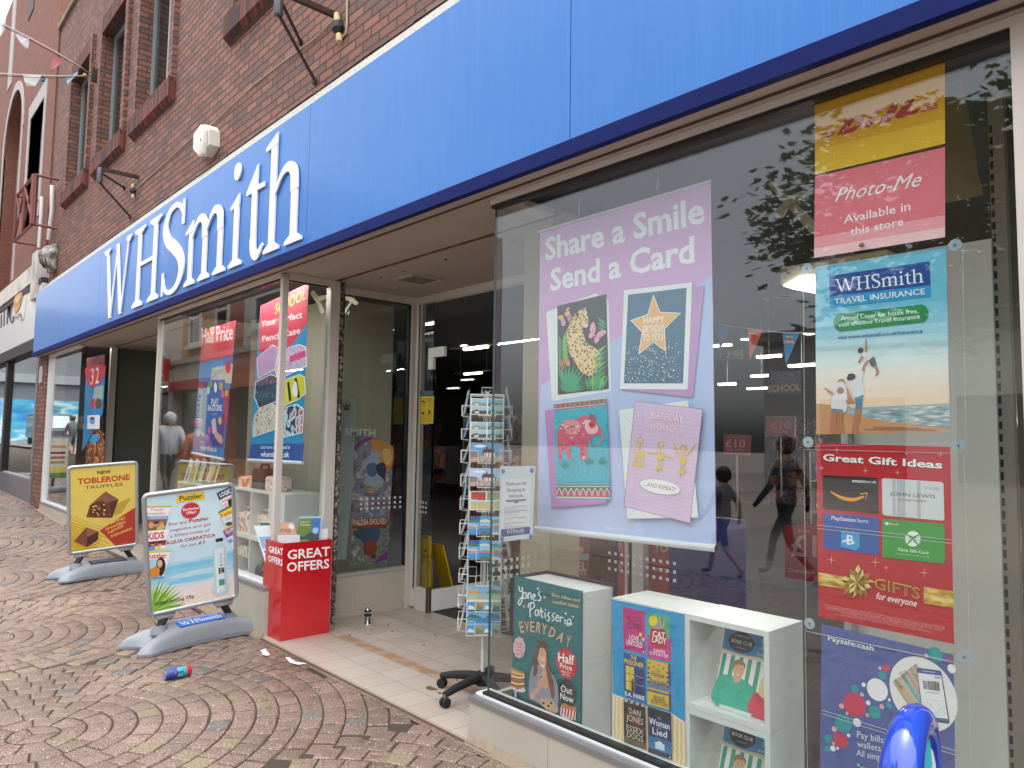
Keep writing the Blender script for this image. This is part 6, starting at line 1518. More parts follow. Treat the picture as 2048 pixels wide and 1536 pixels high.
def club(label, zb, q, kz):
    """leaning card of two smiling readers in front of a striped windbreak"""
    r = thing('book_club_card', label, 'showcard', (-1.6, .25, zb))
    A_, B_ = onY(*q[3], .21), onY(*q[2], .21); A_.z = zb; B_.z = zb
    ux = Vector((1, 0, 0)); lean = Vector((0, .34, 1)).normalized(); n = ux.cross(lean)
    O = Vector((onY(1429, 1406, .215).x, .215, zb)); F = Flat(O, n); w, h = .30, .318
    c = O + ux * w / 2 + lean * h / 2
    b = MB(); b.obox(c - ux * w * .1175 - n * .006 * (1 if n.y > 0 else -1) * -1, ux * w * .3825, lean * h / 2, n * .004, pr('e0e4e4')); b.build('board', r)
    if n.dot(CAM - O) < 0: n = -n
    F.N = n
    c = O + ux * w / 2 + lean * h / 2 - ux * 0 + n * .012
    V = UV((ux, lean, n, c, w / 2, h / 2), F); _p = V.poly; UM = .765
    V.poly = lambda pts, m: _p([(min(u, UM), v) for u, v in pts], m)
    V.rect(0, 0, 1, 1, '2a88bc')
    V.smooth([(0, .30), (.3, .32), (.6, .30), (1, .32), (1, .37), (.5, .355), (0, .345)], 'd8c09a'); V.rect(0, .345, 1, 1, 'e4e6e2')
    for i in range(8): V.poly([(.03 + i * .13, .35), (.09 + i * .13, .35), (.075 + i * .13, .8), (.01 + i * .13, .8)], '2f9a78')
    V.ell((.28, .17), .20, .13, '17242e', 36); V.text('BOOK CLUB', .13, .19, .44, .042, 'e8ecee', .02); V.text('RICHARD & JUDY', .17, .105, .40, .022, 'c8d0d4'); V.ell((.28, .24), .09, .004, 'a8b4bc')
    V.text('The', .56, .13, .72, .055, 'a8d0e4'); V.text('Sum', .57, .205, .76, .055, 'a8d0e4'); V.text('selec', .54, .28, .76, .055, 'a8d0e4')
    V.smooth([(.0, .99), (0, .70), (.08, .62), (.25, .60), (.45, .63), (.58, .72), (.62, .99)], '2aa488'); V.smooth([(.55, .99), (.55, .78), (.66, .70), (.8, .71), (1, .76), (1, .99)], 'c43a48')
    V.poly([(.22, .60), (.36, .60), (.34, .66), (.27, .68)], 'cf9c80'); V.smooth([(.22, .48), (.29, .42), (.37, .46), (.38, .54), (.33, .62), (.26, .60), (.22, .54)], 'd4a284', 5); V.smooth([(.205, .50), (.22, .42), (.31, .385), (.39, .43), (.385, .49), (.36, .445), (.26, .455), (.225, .50)], '9a7048', 4); V.ell((.275, .505), .011, .005, '3a4a50', 8); V.ell((.335, .505), .011, .005, '3a4a50', 8); V.smooth([(.275, .56), (.305, .572), (.335, .558), (.305, .583)], 'f0e4e0', 3)
    V.smooth([(.63, .70), (.66, .54), (.76, .48), (.88, .52), (.92, .62), (.90, .74), (.80, .75), (.70, .76)], 'd8c08c', 5); V.poly([(.73, .66), (.83, .66), (.85, .76), (.79, .84), (.72, .76)], 'd4a284'); V.smooth([(.70, .60), (.72, .56), (.84, .56), (.86, .62), (.81, .69), (.75, .69)], 'd8a88c', 5); V.smooth([(.68, .585), (.72, .51), (.84, .515), (.88, .59), (.78, .565)], 'e0cc98', 4); V.ell((.745, .605), .011, .005, '3a4a50', 8); V.ell((.815, .605), .011, .005, '3a4a50', 8); V.smooth([(.745, .648), (.78, .662), (.815, .648), (.78, .675)], 'f4ecea', 3)
    F.build('printed_card', r)
    b = MB(); b.box((O.x + .04, .188, zb + .0005), (O.x + w - .12, .2, zb + .012), mat('clear_stand', 'c8d8d4', .1)); b.build('stand', r)
club('book club card with two smiling readers in the upper white cube', .5075, [(1467, 1261), (1526, 1274), (1522, 1438), (1429, 1406)], 0)
club('book club card with two smiling readers in the lower white cube', .127, [(1467, 1261), (1526, 1274), (1522, 1600), (1440, 1580)], 0)

# ---- small things on the ground
cn = thing('drink_can', 'blue and teal drinks can with a red end lying on the setts', 'can', (-5.1, -.82, 0))
a_, e_ = onZ(329, 1351, .033), onZ(381, 1340, .033); d_ = (e_ - a_).normalized(); Lc = (e_ - a_).length
b = MB(); CB = ramp_mat('can_print', 'wave', ((.2, '16307a'), (.5, '1c5a9c'), (.8, '1c96a8')), 1.2, .25, coat=.5, detail=2)
b.lathe([(.026, 0), (.033, .012), (.033, Lc * .82)], a_, pr('1a3c86'), 24, axis=d_); b.lathe([(.0332, Lc * .45), (.0332, Lc * .80)], a_, pr('1f98ae'), 24, axis=d_); b.lathe([(.0333, Lc * .80), (.0325, Lc * .93), (.026, Lc)], a_, pr('c4262c'), 24, axis=d_); b.build('body', cn)
b = MB(); b.lathe([(.026, -.001), (.027, .003)], a_, ALU, 24, axis=d_); b.build('rim', cn)
n = (CAM - (a_ + d_ * Lc * .5)); n = (n - d_ * n.dot(d_)).normalized(); s_ = d_.cross(n)
b = MB(); cpt = a_ + d_ * Lc * .52 + n * .0336
def onc(u, v): t = v / .0334; return a_ + d_ * (Lc * .52 + u) + (n * math.cos(t) + s_ * math.sin(t)) * .03355
for rr_, cl in ((1.0, 'd8dce4'), (.88, '2a2048')):
    P6 = [(.030 * rr_ * math.cos(k * math.pi / 3), .028 * rr_ * math.sin(k * math.pi / 3)) for k in range(6)]
    b.add([onc(0, 0) + n * .0002 * (2 - rr_)] + [onc(*q) + n * .0004 * (2 - rr_) * 1.2 for q in P6], [(0, k + 1, (k + 1) % 6 + 1) for k in range(6)], pr(cl))
for u in (-.008, .0, .008): b.face([onc(u - .002, -.018) + n * .0012, onc(u + .002, -.018) + n * .0012, onc(u + .002, .016) + n * .0012, onc(u - .002, .016) + n * .0012], pr('c8b0d0'))
b.build('badge', cn)
st = thing('door_stop', 'small chrome bollard door stop with black rings on the tiles', 'door stop', (-5.51, .84, .012))
CHR = mat('chrome', 'b8b8b8', .12, .05, 20, metal=1.0)
p = (-5.505, .845, .012); b = MB(); b.lathe([(.030, 0), (.024, .012), (.022, .06), (.022, .085), (.026, .09), (.026, .105), (.023, .108), (.02, .122), (.012, .132), (.003, .135)], p, CHR, 22); b.build('post', st)
b = MB(); b.lathe([(.025, .062), (.033, .066), (.034, .074), (.025, .08)], p, RUBB, 20); b.lathe([(.024, .100), (.031, .103), (.031, .110), (.022, .114)], p, RUBB, 20); b.build('rubber_ring', st)
def scrap(label, c, pts, col, name='litter', cat='litter', h=.006):
    b = MB(); cx = sum(p[0] for p in pts) / len(pts); cy = sum(p[1] for p in pts) / len(pts)
    P = [onZ(*p, c) for p in pts]; P = [p + Vector((0, 0, random.uniform(0, .012))) for p in P]
    b.prism(P, (0, 0, .0012), mat('scrap_' + col, col, .7, .1, 60)); o = b.build(name); return tag(o, label, cat, 'litter on the ground')
scrap('crumpled white tissue scrap left of the tiled threshold', .004, [(521, 1301), (530, 1299), (540, 1309), (536, 1312), (526, 1311)], 'c8c6c2')
scrap('curved white strip of plastic at the tiled threshold', .004, [(571, 1316), (578, 1316), (592, 1324), (614, 1327), (596, 1330), (580, 1326)], 'd4d4d0')
scrap('clear plastic sliver by the foot of the red bin', .014, [(660, 1242), (668, 1240), (677, 1246), (670, 1249)], 'c4c4c0')
leafs = [(143, 1344), (289, 1368), (372, 1364), (420, 1351), (310, 1389), (440, 1415), (600, 1365), (774, 1416), (750, 1510), (455, 1468), (895, 1488)]
rd = random.Random(21)
for i, (x, y) in enumerate(leafs):
    c = onZ(x, y, .006); a = rd.uniform(0, 6.28); l = rd.uniform(.014, .030); b = MB()
    q = [(-1, 0), (-.4, .22), (.15, .3), (.6, .16), (1, 0), (.5, -.2), (0, -.26), (-.5, -.14)]
    V = [(c.x + l * (u * math.cos(a) - v * math.sin(a)), c.y + l * (u * math.sin(a) + v * math.cos(a)), c.z + rd.uniform(0, .006) + .004 * abs(v)) for u, v in q]
    b.prism(V, (0, 0, .0008), mat('dry_leaf_%d' % (i % 3), ('9a7c50', '8a5c38', 'a08a5c')[i % 3], .8, .15, 80)); o = b.build('fallen_leaf')
    tag(o, 'small dry leaf lying on the setts', 'leaf', 'dry leaves on the setts')
for i, (x, y) in enumerate(((862, 1377), (879, 1386), (700, 1270), (776, 1250), (743, 1259), (785, 1263), (871, 1270), (848, 1290), (914, 1360))):
    c = onZ(x, y, .0125); b = MB(); w_ = (.045, .02, .012, .014, .01, .012, .014, .012, .012)[i]
    b.prism([(c.x + w_ * (1 + .25 * math.sin(3 * t + i)) * math.cos(t), c.y + w_ * .7 * (1 + .2 * math.cos(2 * t + i)) * math.sin(t), .0124) for t in [k * .449 for k in range(14)]], (0, 0, .0006), mat('spill', '6a5a40', .3, .2, 30) if i < 2 else mat('gum', '3a3028', .8))
    tag(b.build('floor_stain'), 'beige spill on the lobby tiles near the black castors' if i == 0 else 'small dark spot trodden into the lobby tiles' if i > 1 else 'small grey spill beside the big one on the tiles', 'stain', 'stains on the lobby tiles')
# moss tufts in the joints
b = MB(); MOSS = mat('moss', '5a7a26', .9, .3, 60)
for (x, y) in ((557, 1374), (532, 1417), (577, 1422), (527, 1400), (604, 1485), (758, 1530), (660, 1450), (520, 1398), (573, 1460), (437, 1393), (468, 1403), (558, 1360), (640, 1380), (450, 1390)):
    c = onZ(x, y, 0)
    for k in range(14):
        q = (c.x + rd.gauss(0, .014), c.y + rd.gauss(0, .014)); a = rd.uniform(0, 6.3); l = rd.uniform(.004, .009)
        b.face([(q[0] - l * math.cos(a) * .5, q[1] - l * math.sin(a) * .5, -.004), (q[0] + l * math.cos(a) * .5, q[1] + l * math.sin(a) * .5, -.004), (q[0] + rd.uniform(-.006, .006), q[1] + rd.uniform(-.006, .006), rd.uniform(.004, .012))], MOSS)
b.build('moss')['kind'] = 'stuff'

# ---- blue painted sculpture at the kerb, bottom right
sc = thing('painted_sculpture', 'glossy royal blue looped sculpture with a white painted inner face', 'sculpture', (-.62, -.95, 0))
b = MB(); BLU = mat('royal_blue_gloss', '123cae', .16, .06, 9, bump=.06, coat=.7, bscale=14)
pn0 = onY(1795, 1500, -1.05); pf = onY(1862, 1500, -.80); pn0.z = pf.z = 0
dv = (pf - pn0); D_ = dv.length; dv.normalize(); zc = .935
P = [pn0 + Vector((0, 0, z)) for z in (.02, .25, .5, .75)]
P += [pn0 + dv * (D_ / 2 - D_ / 2 * math.cos(a)) + Vector((0, 0, zc - .02 + .135 * math.sin(a))) for a in [i * math.pi / 14 for i in range(15)]]
P += [pf + Vector((0, 0, z)) for z in (.75, .5, .25, .02)]
b.tube(P, [.06, .055, .05, .046] + [.043 - .0018 * i for i in range(15)] + [.017] * 4, BLU, 20); b.build('loop', sc)
b = MB(); nn = Vector((-dv.y, dv.x, 0)) * .012; WPT = mat('white_paint_thick', 'd8dcdc', .4, .04, 30, bump=.2)
b.prism([pn0 + nn + Vector((0, 0, .02)), pf + nn + Vector((0, 0, .02)), pf + nn + Vector((0, 0, zc - .06))] + [pn0 + nn + dv * (D_ / 2 + D_ / 2 * math.cos(a)) + Vector((0, 0, zc - .06 + .13 * math.sin(a))) for a in [i * math.pi / 8 for i in range(1, 8)]] + [pn0 + nn + Vector((0, 0, zc - .06))], -nn * 2, WPT); b.build('inner_face', sc)
b = MB(); q = pn0 + dv * D_ * .62 + Vector((0, 0, .965)) - nn * 1.02; b.prism([q + dv * u + Vector((0, 0, v)) for u, v in ((-.05, .05), (-.02, .03), (.03, .035), (.045, -.02), (.02, -.10), (-.03, -.05))], -nn * .05, pr('2fb4c4')); b.build('painted_mark', sc)
b = MB(); b.lathe([(.30, -.001), (.30, .03), (.27, .05)], (pn0 + pf) / 2, mat('plinth', '6a6a6c', .8), 30); b.build('plinth', sc)

# ================================================================ ON THE WALL
al = thing('alarm_box', 'white hexagonal alarm box on the brick wall above the lettering', 'alarm box', (-7.9, .1, 4.85))
A = lambda x, y, Y=.0: onY(x, y, Y)
b = MB(); ABX = mat('alarm_plastic', 'd8d6cc', .35, .03, 12)
hexa = [(387, 268), (401, 249), (413, 249), (419, 258), (418, 288), (404, 311), (396, 309), (386, 298)]
b.prism([onY(x, y, .02) for x, y in hexa], (0, .108, 0), ABX); b.build('case', al)
b = MB(); P0 = onY(411, 282, .015); b.box((P0.x - .085, -.03, P0.z - .15), (P0.x + .045, .019, P0.z + .11), ABX, .015); b.lathe([(.012, 0), (.012, .003)], (P0.x, -.0305, P0.z), BLACKR, 10, axis=(0, -1, 0)); b.build('lamp_cover', al)
IRON = ramp_mat('rusty_iron', 'noise', ((.35, '2e2624'), (.6, '4a342c'), (.75, '6e4430')), 30, .8, bump=.3)
def wall_bracket(label, arm, braces, socket):
    r = thing('sign_bracket', label, 'bracket', onY(*arm[1], .12), 'rusty iron sign brackets')
    yo = -.52
    o = onY(*arm[1], .125); e = onX(*arm[0], o.x - .0)      # arm comes straight out of the wall
    e = Vector((o.x, min(-.35, max(-.95, e.y)), o.z + .02))
    b = MB(); b.obox((o + e) / 2, (0, abs(o.y - e.y) / 2, 0), (.018, 0, 0), (0, 0, .022), IRON); b.build('arm', r)
    b = MB(); b.lathe([(.032, -.19), (.034, -.18), (.034, 0), (.028, .01)], e + Vector((0, .03, -.01)), mat('iron_socket', '5a5c60', .5, .1, 20, metal=.5), 14); b.build('socket', r)
    for k, q in enumerate(braces):
        w = onY(*q, .125); b = MB(); b.tube([e + Vector((0, .03, -.06 - .13 * k)), w], .014, IRON, 6); b.lathe([(.03, 0), (.03, .02)], w, IRON, 8, axis=(0, -1, 0)); b.build('brace', r)
    return r
wall_bracket('rusty iron sign bracket on the bricks under the cut-off right-hand window', [(549, 22), (668, 32)], [(602, 85), (631, 163)], None)
wall_bracket('rusty iron sign bracket on the bricks above the letters W and H', [(203, 352), (276, 356)], [(249, 376), (261, 434)], None)
CAB = mat('cable_sheath', 'b0a490', .6, .1, 30)
cb = thing('wall_cable', 'pale cable clipped along the brick wall with two taped joints', 'cable', (-7, .12, 4.7))
b = MB(); b.tube([onY(x, y, .118) for x, y in ((265, 385), (300, 352), (387, 272), (420, 250), (512, 166), (560, 128), (632, 74), (668, 38))], .006, CAB, 6)
b.tube([onY(x, y, .118) for x, y in ((694, 0), (694, 48), (692, 66), (684, 75))], .009, CAB, 6); b.build('cable', cb)
for px in ((676, 55, 1), (266, 382, .8)):
    b = MB(); p = onY(px[0], px[1], .10); q = px[2]
    b.lathe([(.022 * q, -.13 * q), (.026 * q, -.09 * q), (.02 * q, -.06 * q)], p, mat('cream_putty', 'c8b888', .6), 12, axis=(-.25, 0, 1)); b.lathe([(.02 * q, .05 * q), (.026 * q, .09 * q), (.018 * q, .13 * q)], p, mat('cream_putty'), 12, axis=(-.25, 0, 1)); b.lathe([(.02 * q, -.05 * q), (.05 * q, -.02 * q), (.05 * q, .03 * q), (.02 * q, .06 * q)], p, mat('black_tape', '23282e', .5, .2, 60, bump=.5), 9, axis=(-.25, 0, 1)); b.build('taped_joint', cb)
vt = thing('vent_cowl', 'weathered white ribbed vent cowl at the end of the brick wall', 'vent', (-15.85, .0, 4.85))
p = onY(95, 516, .0); b = MB(); VC = ramp_mat('dirty_plastic', 'noise', ((.35, '4a4644'), (.5, '8c8884'), (.65, 'b8b6b2')), 9, .6)
b.box((p.x - .2, .03, p.z - .24), (p.x + .2, .128, p.z + .24), VC, .02)
b.blob((p.x + .02, .04, p.z + .02), .21, VC, 3, (.9, .85, 1.0)); b.build('hood', vt)
b = MB()
for i in range(7): a = -1.25 + i * .36; b.tube([(p.x + .02 + .19 * math.sin(a) * .95, .04 - .178 * math.cos(a), p.z + .04), (p.x + .02 + .17 * math.sin(a), .04 - .155 * math.cos(a), p.z - .09), (p.x + .02 + .12 * math.sin(a), .04 - .09 * math.cos(a), p.z - .18)], .009, mat('slot_dark', '2a2626', .8), 5)
b.build('slot', vt)
# bunting across the street
CORD = mat('bunting_cord', 'c8bcb8', .8); CORD2 = mat('lamp_cord', '3c3434', .7)
anchor = onY(190, 152, .08)
bb = thing('eye_bracket', 'small dark bracket holding the bunting lines on the brick wall', 'bracket', anchor); b = MB(); b.box((anchor.x - .03, anchor.y - .05, anchor.z - .10), (anchor.x + .03, .131, anchor.z + .12), IRON, .01); b.build('plate', bb)
def bline(label, pxs, X, flags, bulbs, dark=False):
    r = thing('bunting', label, 'bunting', anchor, 'bunting lines')
    pts = [anchor] + [onX(*q, X) for q in pxs]; l = pts[-1]; pts.append(l + (l - pts[-2]).normalized() * 4.5 + Vector((0, 0, .25)))
    b = MB(); b.tube(pts, .009, CORD, 6)
    b.tube([p + Vector((.03, 0, -.045 * (0 if i == 0 else 1))) for i, p in enumerate(pts)], .006, CORD2, 5); b.build('cord', r)
    for pl, c in flags:
        P = [onX(*q, X) for q in pl]
        b = MB(); b.prism([p + Vector((.02 * math.sin(3 * i), 0, 0)) for i, p in enumerate(P)], (.004, 0, 0), mat('flag_' + c, c, .8, .05, 9)); b.build('flag', r)
    for q, c in bulbs:
        p = onX(*q, X); b = MB(); b.lathe([(.02, .05), (.022, .03)], p, BLACKR, 10); b.blob(p, .034, mat('bulb_' + c, c, .2, .05, 9), 2); b.build('bulb', r)
AX = anchor.x
K = crop(0, 0, .1953)
bline('upper bunting line with a white flag and a torn pink flag', [(110, 103), (60, 76), (0, 45)], AX, [(K((150, 322), (300, 395), (300, 470), (285, 498), (255, 495), (210, 440), (165, 370)), 'd4d0d4'), (K((550, 560), (680, 632), (610, 660), (560, 700), (525, 755), (520, 720), (535, 640)), 'c87880'), ([(0, 60), (12, 35), (10, 56), (0, 75)], 'dcdcdc')], [])
bline('lower bunting line with a white flag, a torn pale blue flag and small bulbs', [(110, 152), (60, 150), (0, 147)], AX, [(K((238, 770), (425, 775), (395, 835), (360, 885), (275, 882), (250, 840)), 'dfe0e2'), (K((668, 795), (800, 730), (795, 780), (745, 810), (715, 855), (690, 866), (685, 830)), 'a8bcd4')], [((85, 160), '3a8ab8'), ((170, 151), 'c8a43a')])

# ================================================================ NEIGHBOUR ON THE LEFT
nb = thing('neighbour_building', 'orange brick building with a tall arched recess and stone window trims, left of the shop', 'building', (-20, .2, 0))
STONE = mat('pale_stone', 'b0aaa8', .8, .08, 6, bump=.1); DARKR = mat('recess_render', '5c5458', .8, .1, 6)
NY = .10; XR = -16.17
q1 = [onY(x, y, NY) for x, y in ((10, 560), (44, 176))]; q2 = [onY(x, y, NY) for x, y in ((62, 470), (92, 210))]
ax0, ax1 = -22.5, -19.9; wx0, wx1 = -18.75, -17.2; wz0, wz1 = 5.9, 8.4; az0, az1 = 5.0, 8.6
b = MB()
b.box((-40, NY, 4.75), (ax0, NY + .3, 13), BRICK_O); b.box((ax0, NY, 4.75), (ax1, NY + .3, az0), BRICK_O); b.box((ax1, NY, 4.75), (wx0, NY + .3, 13), BRICK_O); b.box((wx0, NY, 4.75), (wx1, NY + .3, wz0), BRICK_O); b.box((wx0, NY, wz1), (wx1, NY + .3, 13), BRICK_O); b.box((wx1, NY, 4.75), (XR, NY + .3, 13), BRICK_O)
cx, rx = (ax0 + ax1) / 2, (ax1 - ax0) / 2; rz = 1.28
arc = [(cx - rx * math.cos(t), az1 + rz * math.sin(t)) for t in [i * math.pi / 16 for i in range(17)]]
for (x0, z0), (x1, z1) in zip(arc, arc[1:]): b.prism([(x0, NY, z0), (x1, NY, z1), (x1, NY, 13), (x0, NY, 13)], (0, .3, 0), BRICK_O)
b.build('brick_wall', nb)
b = MB(); b.box((ax0, NY + .301, az0), (ax1, NY + .36, az1 + rz), DARKR); b.box((cx + .1, NY + .12, az0), (cx + .35, NY + .3, az1 + rz - .2), BRICK_O); b.build('arched_recess', nb)
b = MB()
for (x0, z0), (x1, z1) in zip(arc, arc[1:]):
    k = 1.16; f = lambda x, z: (cx + (x - cx) * k, az1 + (z - az1) * k)
    b.prism([(x0, NY - .02, z0), (x1, NY - .02, z1), (f(x1, z1)[0], NY - .02, f(x1, z1)[1]), (f(x0, z0)[0], NY - .02, f(x0, z0)[1])], (0, .05, 0), STONE)
b.box((ax0 - .16, NY - .02, az0), (ax0, NY + .03, az1), STONE); b.box((ax1, NY - .02, az0), (ax1 + .16, NY + .03, az1), STONE)
b.build('arch_trim', nb)
b = MB()
b.box((wx0 - .22, NY - .02, wz0), (wx0, NY + .2, wz1), STONE); b.box((wx1, NY - .02, wz0), (wx1 + .20, NY + .2, wz1), STONE); b.box((wx0 - .22, NY - .02, wz1), (wx1 + .20, NY + .2, wz1 + .34), STONE); b.build('stone_surround', nb)
b = MB(); b.box((wx0, NY + .24, wz0), (wx1, NY + .28, wz1), GLASS_U); wn = b.build('window', nb)
b = MB()
for x in (wx0 + .05, (wx0 + wx1) / 2, wx1 - .05): b.box((x - .05, NY + .2, wz0), (x + .05, NY + .238, wz1), mat('grey_frame', '6a6c70', .5))
b.build('frame', wn)
b = MB(); b.box((wx0 + 0.0, NY + .05, wz0 - .05), (wx1, NY + .06, wz0), STONE); b.box((-20.0, NY - .02, 11.2), (-19.3, NY + .02, 12.9), DARKR); b.box((-22.6, NY - .02, 10.4), (-22.0, NY + .02, 12.9), STONE); b.build('upper_slot', nb)
# red balcony rail in front of the window
b = MB(); PKR = mat('balcony_red', '7c4844', .6, .1, 20)
K = crop(0, 300, .2602)
yb = -.28
P = {k: onY(*K(v)[0], yb) for k, v in dict(tl=(130, 355), tr=(268, 190), br=(250, 570), bl=(105, 705), tm=(195, 280), bm=(172, 628)).items()}
for a_, e_, r_ in (('tl', 'tr', .03), ('bl', 'br', .03), ('tl', 'bl', .025), ('tr', 'br', .05), ('tm', 'bm', .02), ('tl', 'bm', .02), ('bl', 'tm', .02), ('tm', 'br', .02), ('bm', 'tr', .02)): b.tube([P[a_], P[e_]], r_, PKR, 6)
for k in ('tr', 'br', 'tl', 'bl'): b.tube([P[k], (P[k].x, NY, P[k].z)], .025, PKR, 6)
b.build('balcony_rail', nb)
for pts in (((400, 275), (398, 470), (372, 690)), ((322, 362), (318, 480), (300, 750))):
    b = MB(); b.tube([onY(*q, NY - .03) for q in K(*pts)], .035, WHITEP, 8); b.build('drain_pipe', nb)
# white render band, shop sign, glass front
b = MB(); REN = ramp_mat('weathered_render', 'noise', ((.3, 'a8a49c'), (.5, 'd0ccc6'), (.7, 'dcdad6')), 1.6, .85, detail=7)
b.box((-40, -.06, 4.42), (-15.95, NY + .25, 4.76), REN); b.box((-16.35, -.08, 4.05), (-15.82, NY + .2, 4.95), REN); b.build('render_band', nb)
b = MB(); b.box((-40, -.02, 3.30), (-15.55, .06, 4.30), mat('sign_board_white', 'd8d8d8', .3, .03, 3)); b.box((-40, -.06, 3.08), (-15.55, .06, 3.295), mat('sign_trim_dark', '3a3638', .6)); b.box((-40, -.04, 4.301), (-15.56, .08, 4.40), mat('sign_trim_dark')); o = b.build('shop_sign', nb)
F = Flat((-18, -.024, 3.8), Y3, .004); Kn2 = crop(0, 300, .2602)
for pts in (((5, 1270), (15, 1262), (12, 1365), (2, 1370)), ((28, 1225), (38, 1218), (34, 1350), (24, 1356)), ((52, 1195), (62, 1190), (60, 1335), (48, 1342))): F.slab(Kn2(*pts), '2a2628', .02)
F.line(Kn2((60, 1175), (76, 1240), (70, 1300), (84, 1180)), 1.6, '2a2628'); F.line(Kn2((104, 1185), (88, 1215), (80, 1280), (88, 1325), (102, 1315), (104, 1275)), 2.2, '2a2628', 4); F.line(Kn2((112, 1300), (128, 1280), (140, 1290), (160, 1260), (172, 1300), (160, 1310)), 1.4, '2a2628', 4); F.build('letters', o)
F = Flat((-18, -.03, 3.8), Y3, .004)
F.slab([(p.x, p.y) for p in catmull(Kn2((108, 1140), (125, 1085), (140, 1045), (155, 1060), (172, 1045), (180, 1065), (200, 1065), (205, 1120), (195, 1200), (178, 1300), (160, 1310), (165, 1255), (130, 1265), (112, 1230)), 4, True)], 'e0dcd6', .12); F.lay += 2
F.smooth(Kn2((112, 1160), (128, 1105), (150, 1060), (172, 1075), (172, 1140), (150, 1220), (120, 1255), (112, 1225)), 'd8a060'); F.smooth(Kn2((120, 1155), (135, 1105), (150, 1075), (160, 1090), (158, 1150), (140, 1180)), 'e8bc7a'); F.line(Kn2((110, 1170), (135, 1190), (168, 1140)), 1, 'c08040', 3); F.build('logo', o)
b = MB(); GR = mat('grey_plinth_panel', '77747a', .6, .06, 4)
b.box((-40, .0, .2), (-15.72, .05, .72), GR); b.box((-15.72, .0, .25), (-15.55, .12, 3.07), mat('grey_aluminium', '7a767c', .5)); b.build('shopfront_plinth', nb)
b = MB(); b.box((-40, .06, .72), (-15.72, .07, 3.075), GLASS); b.build('shop_window', nb)
b = MB(); b.box((-19.2, -.0, .72), (-18.95, .12, 3.075), mat('black_mullion', '221c1a', .5)); b.box((-40, .03, .715), (-15.73, .058, .745), ALUW); b.build('mullion', nb)
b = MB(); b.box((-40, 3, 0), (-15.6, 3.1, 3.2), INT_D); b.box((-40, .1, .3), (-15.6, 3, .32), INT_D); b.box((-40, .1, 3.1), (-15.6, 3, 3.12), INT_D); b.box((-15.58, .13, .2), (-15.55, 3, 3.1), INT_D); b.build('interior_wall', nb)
F = Flat((-17, .085, 2.8), Y3, .0004); Kp = crop(0, 640, .17578)
o_ = onY(20, 680, .085); ds = thing('round_window_disc', 'pale blue round disc with mirrored lettering inside the neighbouring window', 'sticker', o_)  # flat disc with mirrored lettering just behind the pane
F.ell(Kp((85, 205))[0], 23, 24.5, 'b8d0e4', 40); F.text('Plan', Kp((72, 285))[0], Kp((175, 268))[0], Kp((72, 248))[0], '8494a8', .01, mirror=True); F.build('disc', ds)

# ================================================================ IN THE LEFT-HAND DISPLAY WINDOW
P0 = (-6.3, .30, 1.9)
bs = thing('hanging_banner', 'pink and blue banner of pencil cases hanging in the left window corner', 'banner', P0)
F = Flat(P0, Y3); K = crop(300, 560, .1953); K2b = crop(300, 820, .1953)
F.slab([(521, 612), (617, 566), (604, 924), (498, 919)], '0e8ac0', .003)
F.poly([(521, 612), (617, 566), (614, 648), (583, 690), (556, 705), (519, 660)], 'c83050'); F.poly([(519, 660), (556, 705), (530, 714), (517, 700)], 'c83050')
F.poly(K2b((1030, 350), (1580, 340), (1562, 535), (1010, 515)), '184e9c'); F.build('banner_sheet', bs)
F.text('SCHOOL', (548, 632), (613, 599), (550, 606), '3a2a14', .05); F.text('SCHOOL', (549, 630), (612, 598), (551, 608), 'd0b050', .02)
F.text('Your Perfect', K((1140, 480))[0], K((1560, 385))[0], K((1140, 420))[0], 'e8e4ea', .025); F.text('Pencil Case', K((1150, 635))[0], K((1540, 545))[0], K((1150, 575))[0], 'e8e4ea', .025)
F.text('Lots more in store and at', K2b((1135, 395))[0], K2b((1435, 398))[0], K2b((1135, 362))[0], 'e8f0f6', .02); F.text('whsmith.co.uk', K2b((1135, 478))[0], K2b((1425, 484))[0], K2b((1135, 425))[0], 'e8f0f6', .03); F.build('lettering', bs)
def case(pts, m, m2=None, extra=()):
    c = [sum(p[i] for p in pts) / len(pts) for i in (0, 1)]
    F.poly([(c[0] + (p[0] - c[0]) * 1.06, c[1] + (p[1] - c[1]) * 1.06) for p in pts], 'e4eaf0'); F.poly(pts, m)
    for q, mm in extra: F.smooth(q, mm, 3) if len(q) > 4 else F.poly(q, mm)
    F.build('printed_pencil_case', bs)
UNI = ramp_mat('unicorn_print', 'voronoi', ((.1, 'd04a80'), (.3, 'e8e4ec'), (.5, '5a86c0'), (.7, 'e8b0c8')), 34, .5)
STRP = ramp_mat('lilac_stripe_print', 'wave', ((.35, '8a80b8'), (.65, 'c8a8c8')), 14, .5, stretch=(1, 1, 2), detail=2)
CAM_ = ramp_mat('camo_print', 'noise', ((.42, '10162c'), (.5, '2a5a6a'), (.56, '16203c'), (.62, '4a78a8')), 26, .5)
FLOR = ramp_mat('floral_print', 'voronoi', ((.1, '7a8a78'), (.25, 'd8d4c4'), (.6, 'c8ccc0'), (.8, '9c5a58')), 40, .5)
FRUI = ramp_mat('fruit_print', 'voronoi', ((.0, 'd86a38'), (.34, 'd06030'), (.38, 'b8d4e4'), (.62, 'a8cce0'), (.72, '1c3a58')), 17, .5)
case(K((1100, 800), (1160, 745), (1250, 670), (1300, 690), (1300, 900), (1110, 1000)), STRP)
case(K((1300, 800), (1420, 700), (1520, 665), (1590, 690), (1600, 880), (1430, 960), (1320, 1020), (1290, 940)), UNI, None, ((K((1430, 780), (1590, 720), (1600, 780), (1430, 850)), 'd0407c'),))
case(K((1085, 1050), (1240, 970), (1300, 1000), (1290, 1240), (1120, 1310), (1075, 1200)), CAM_)
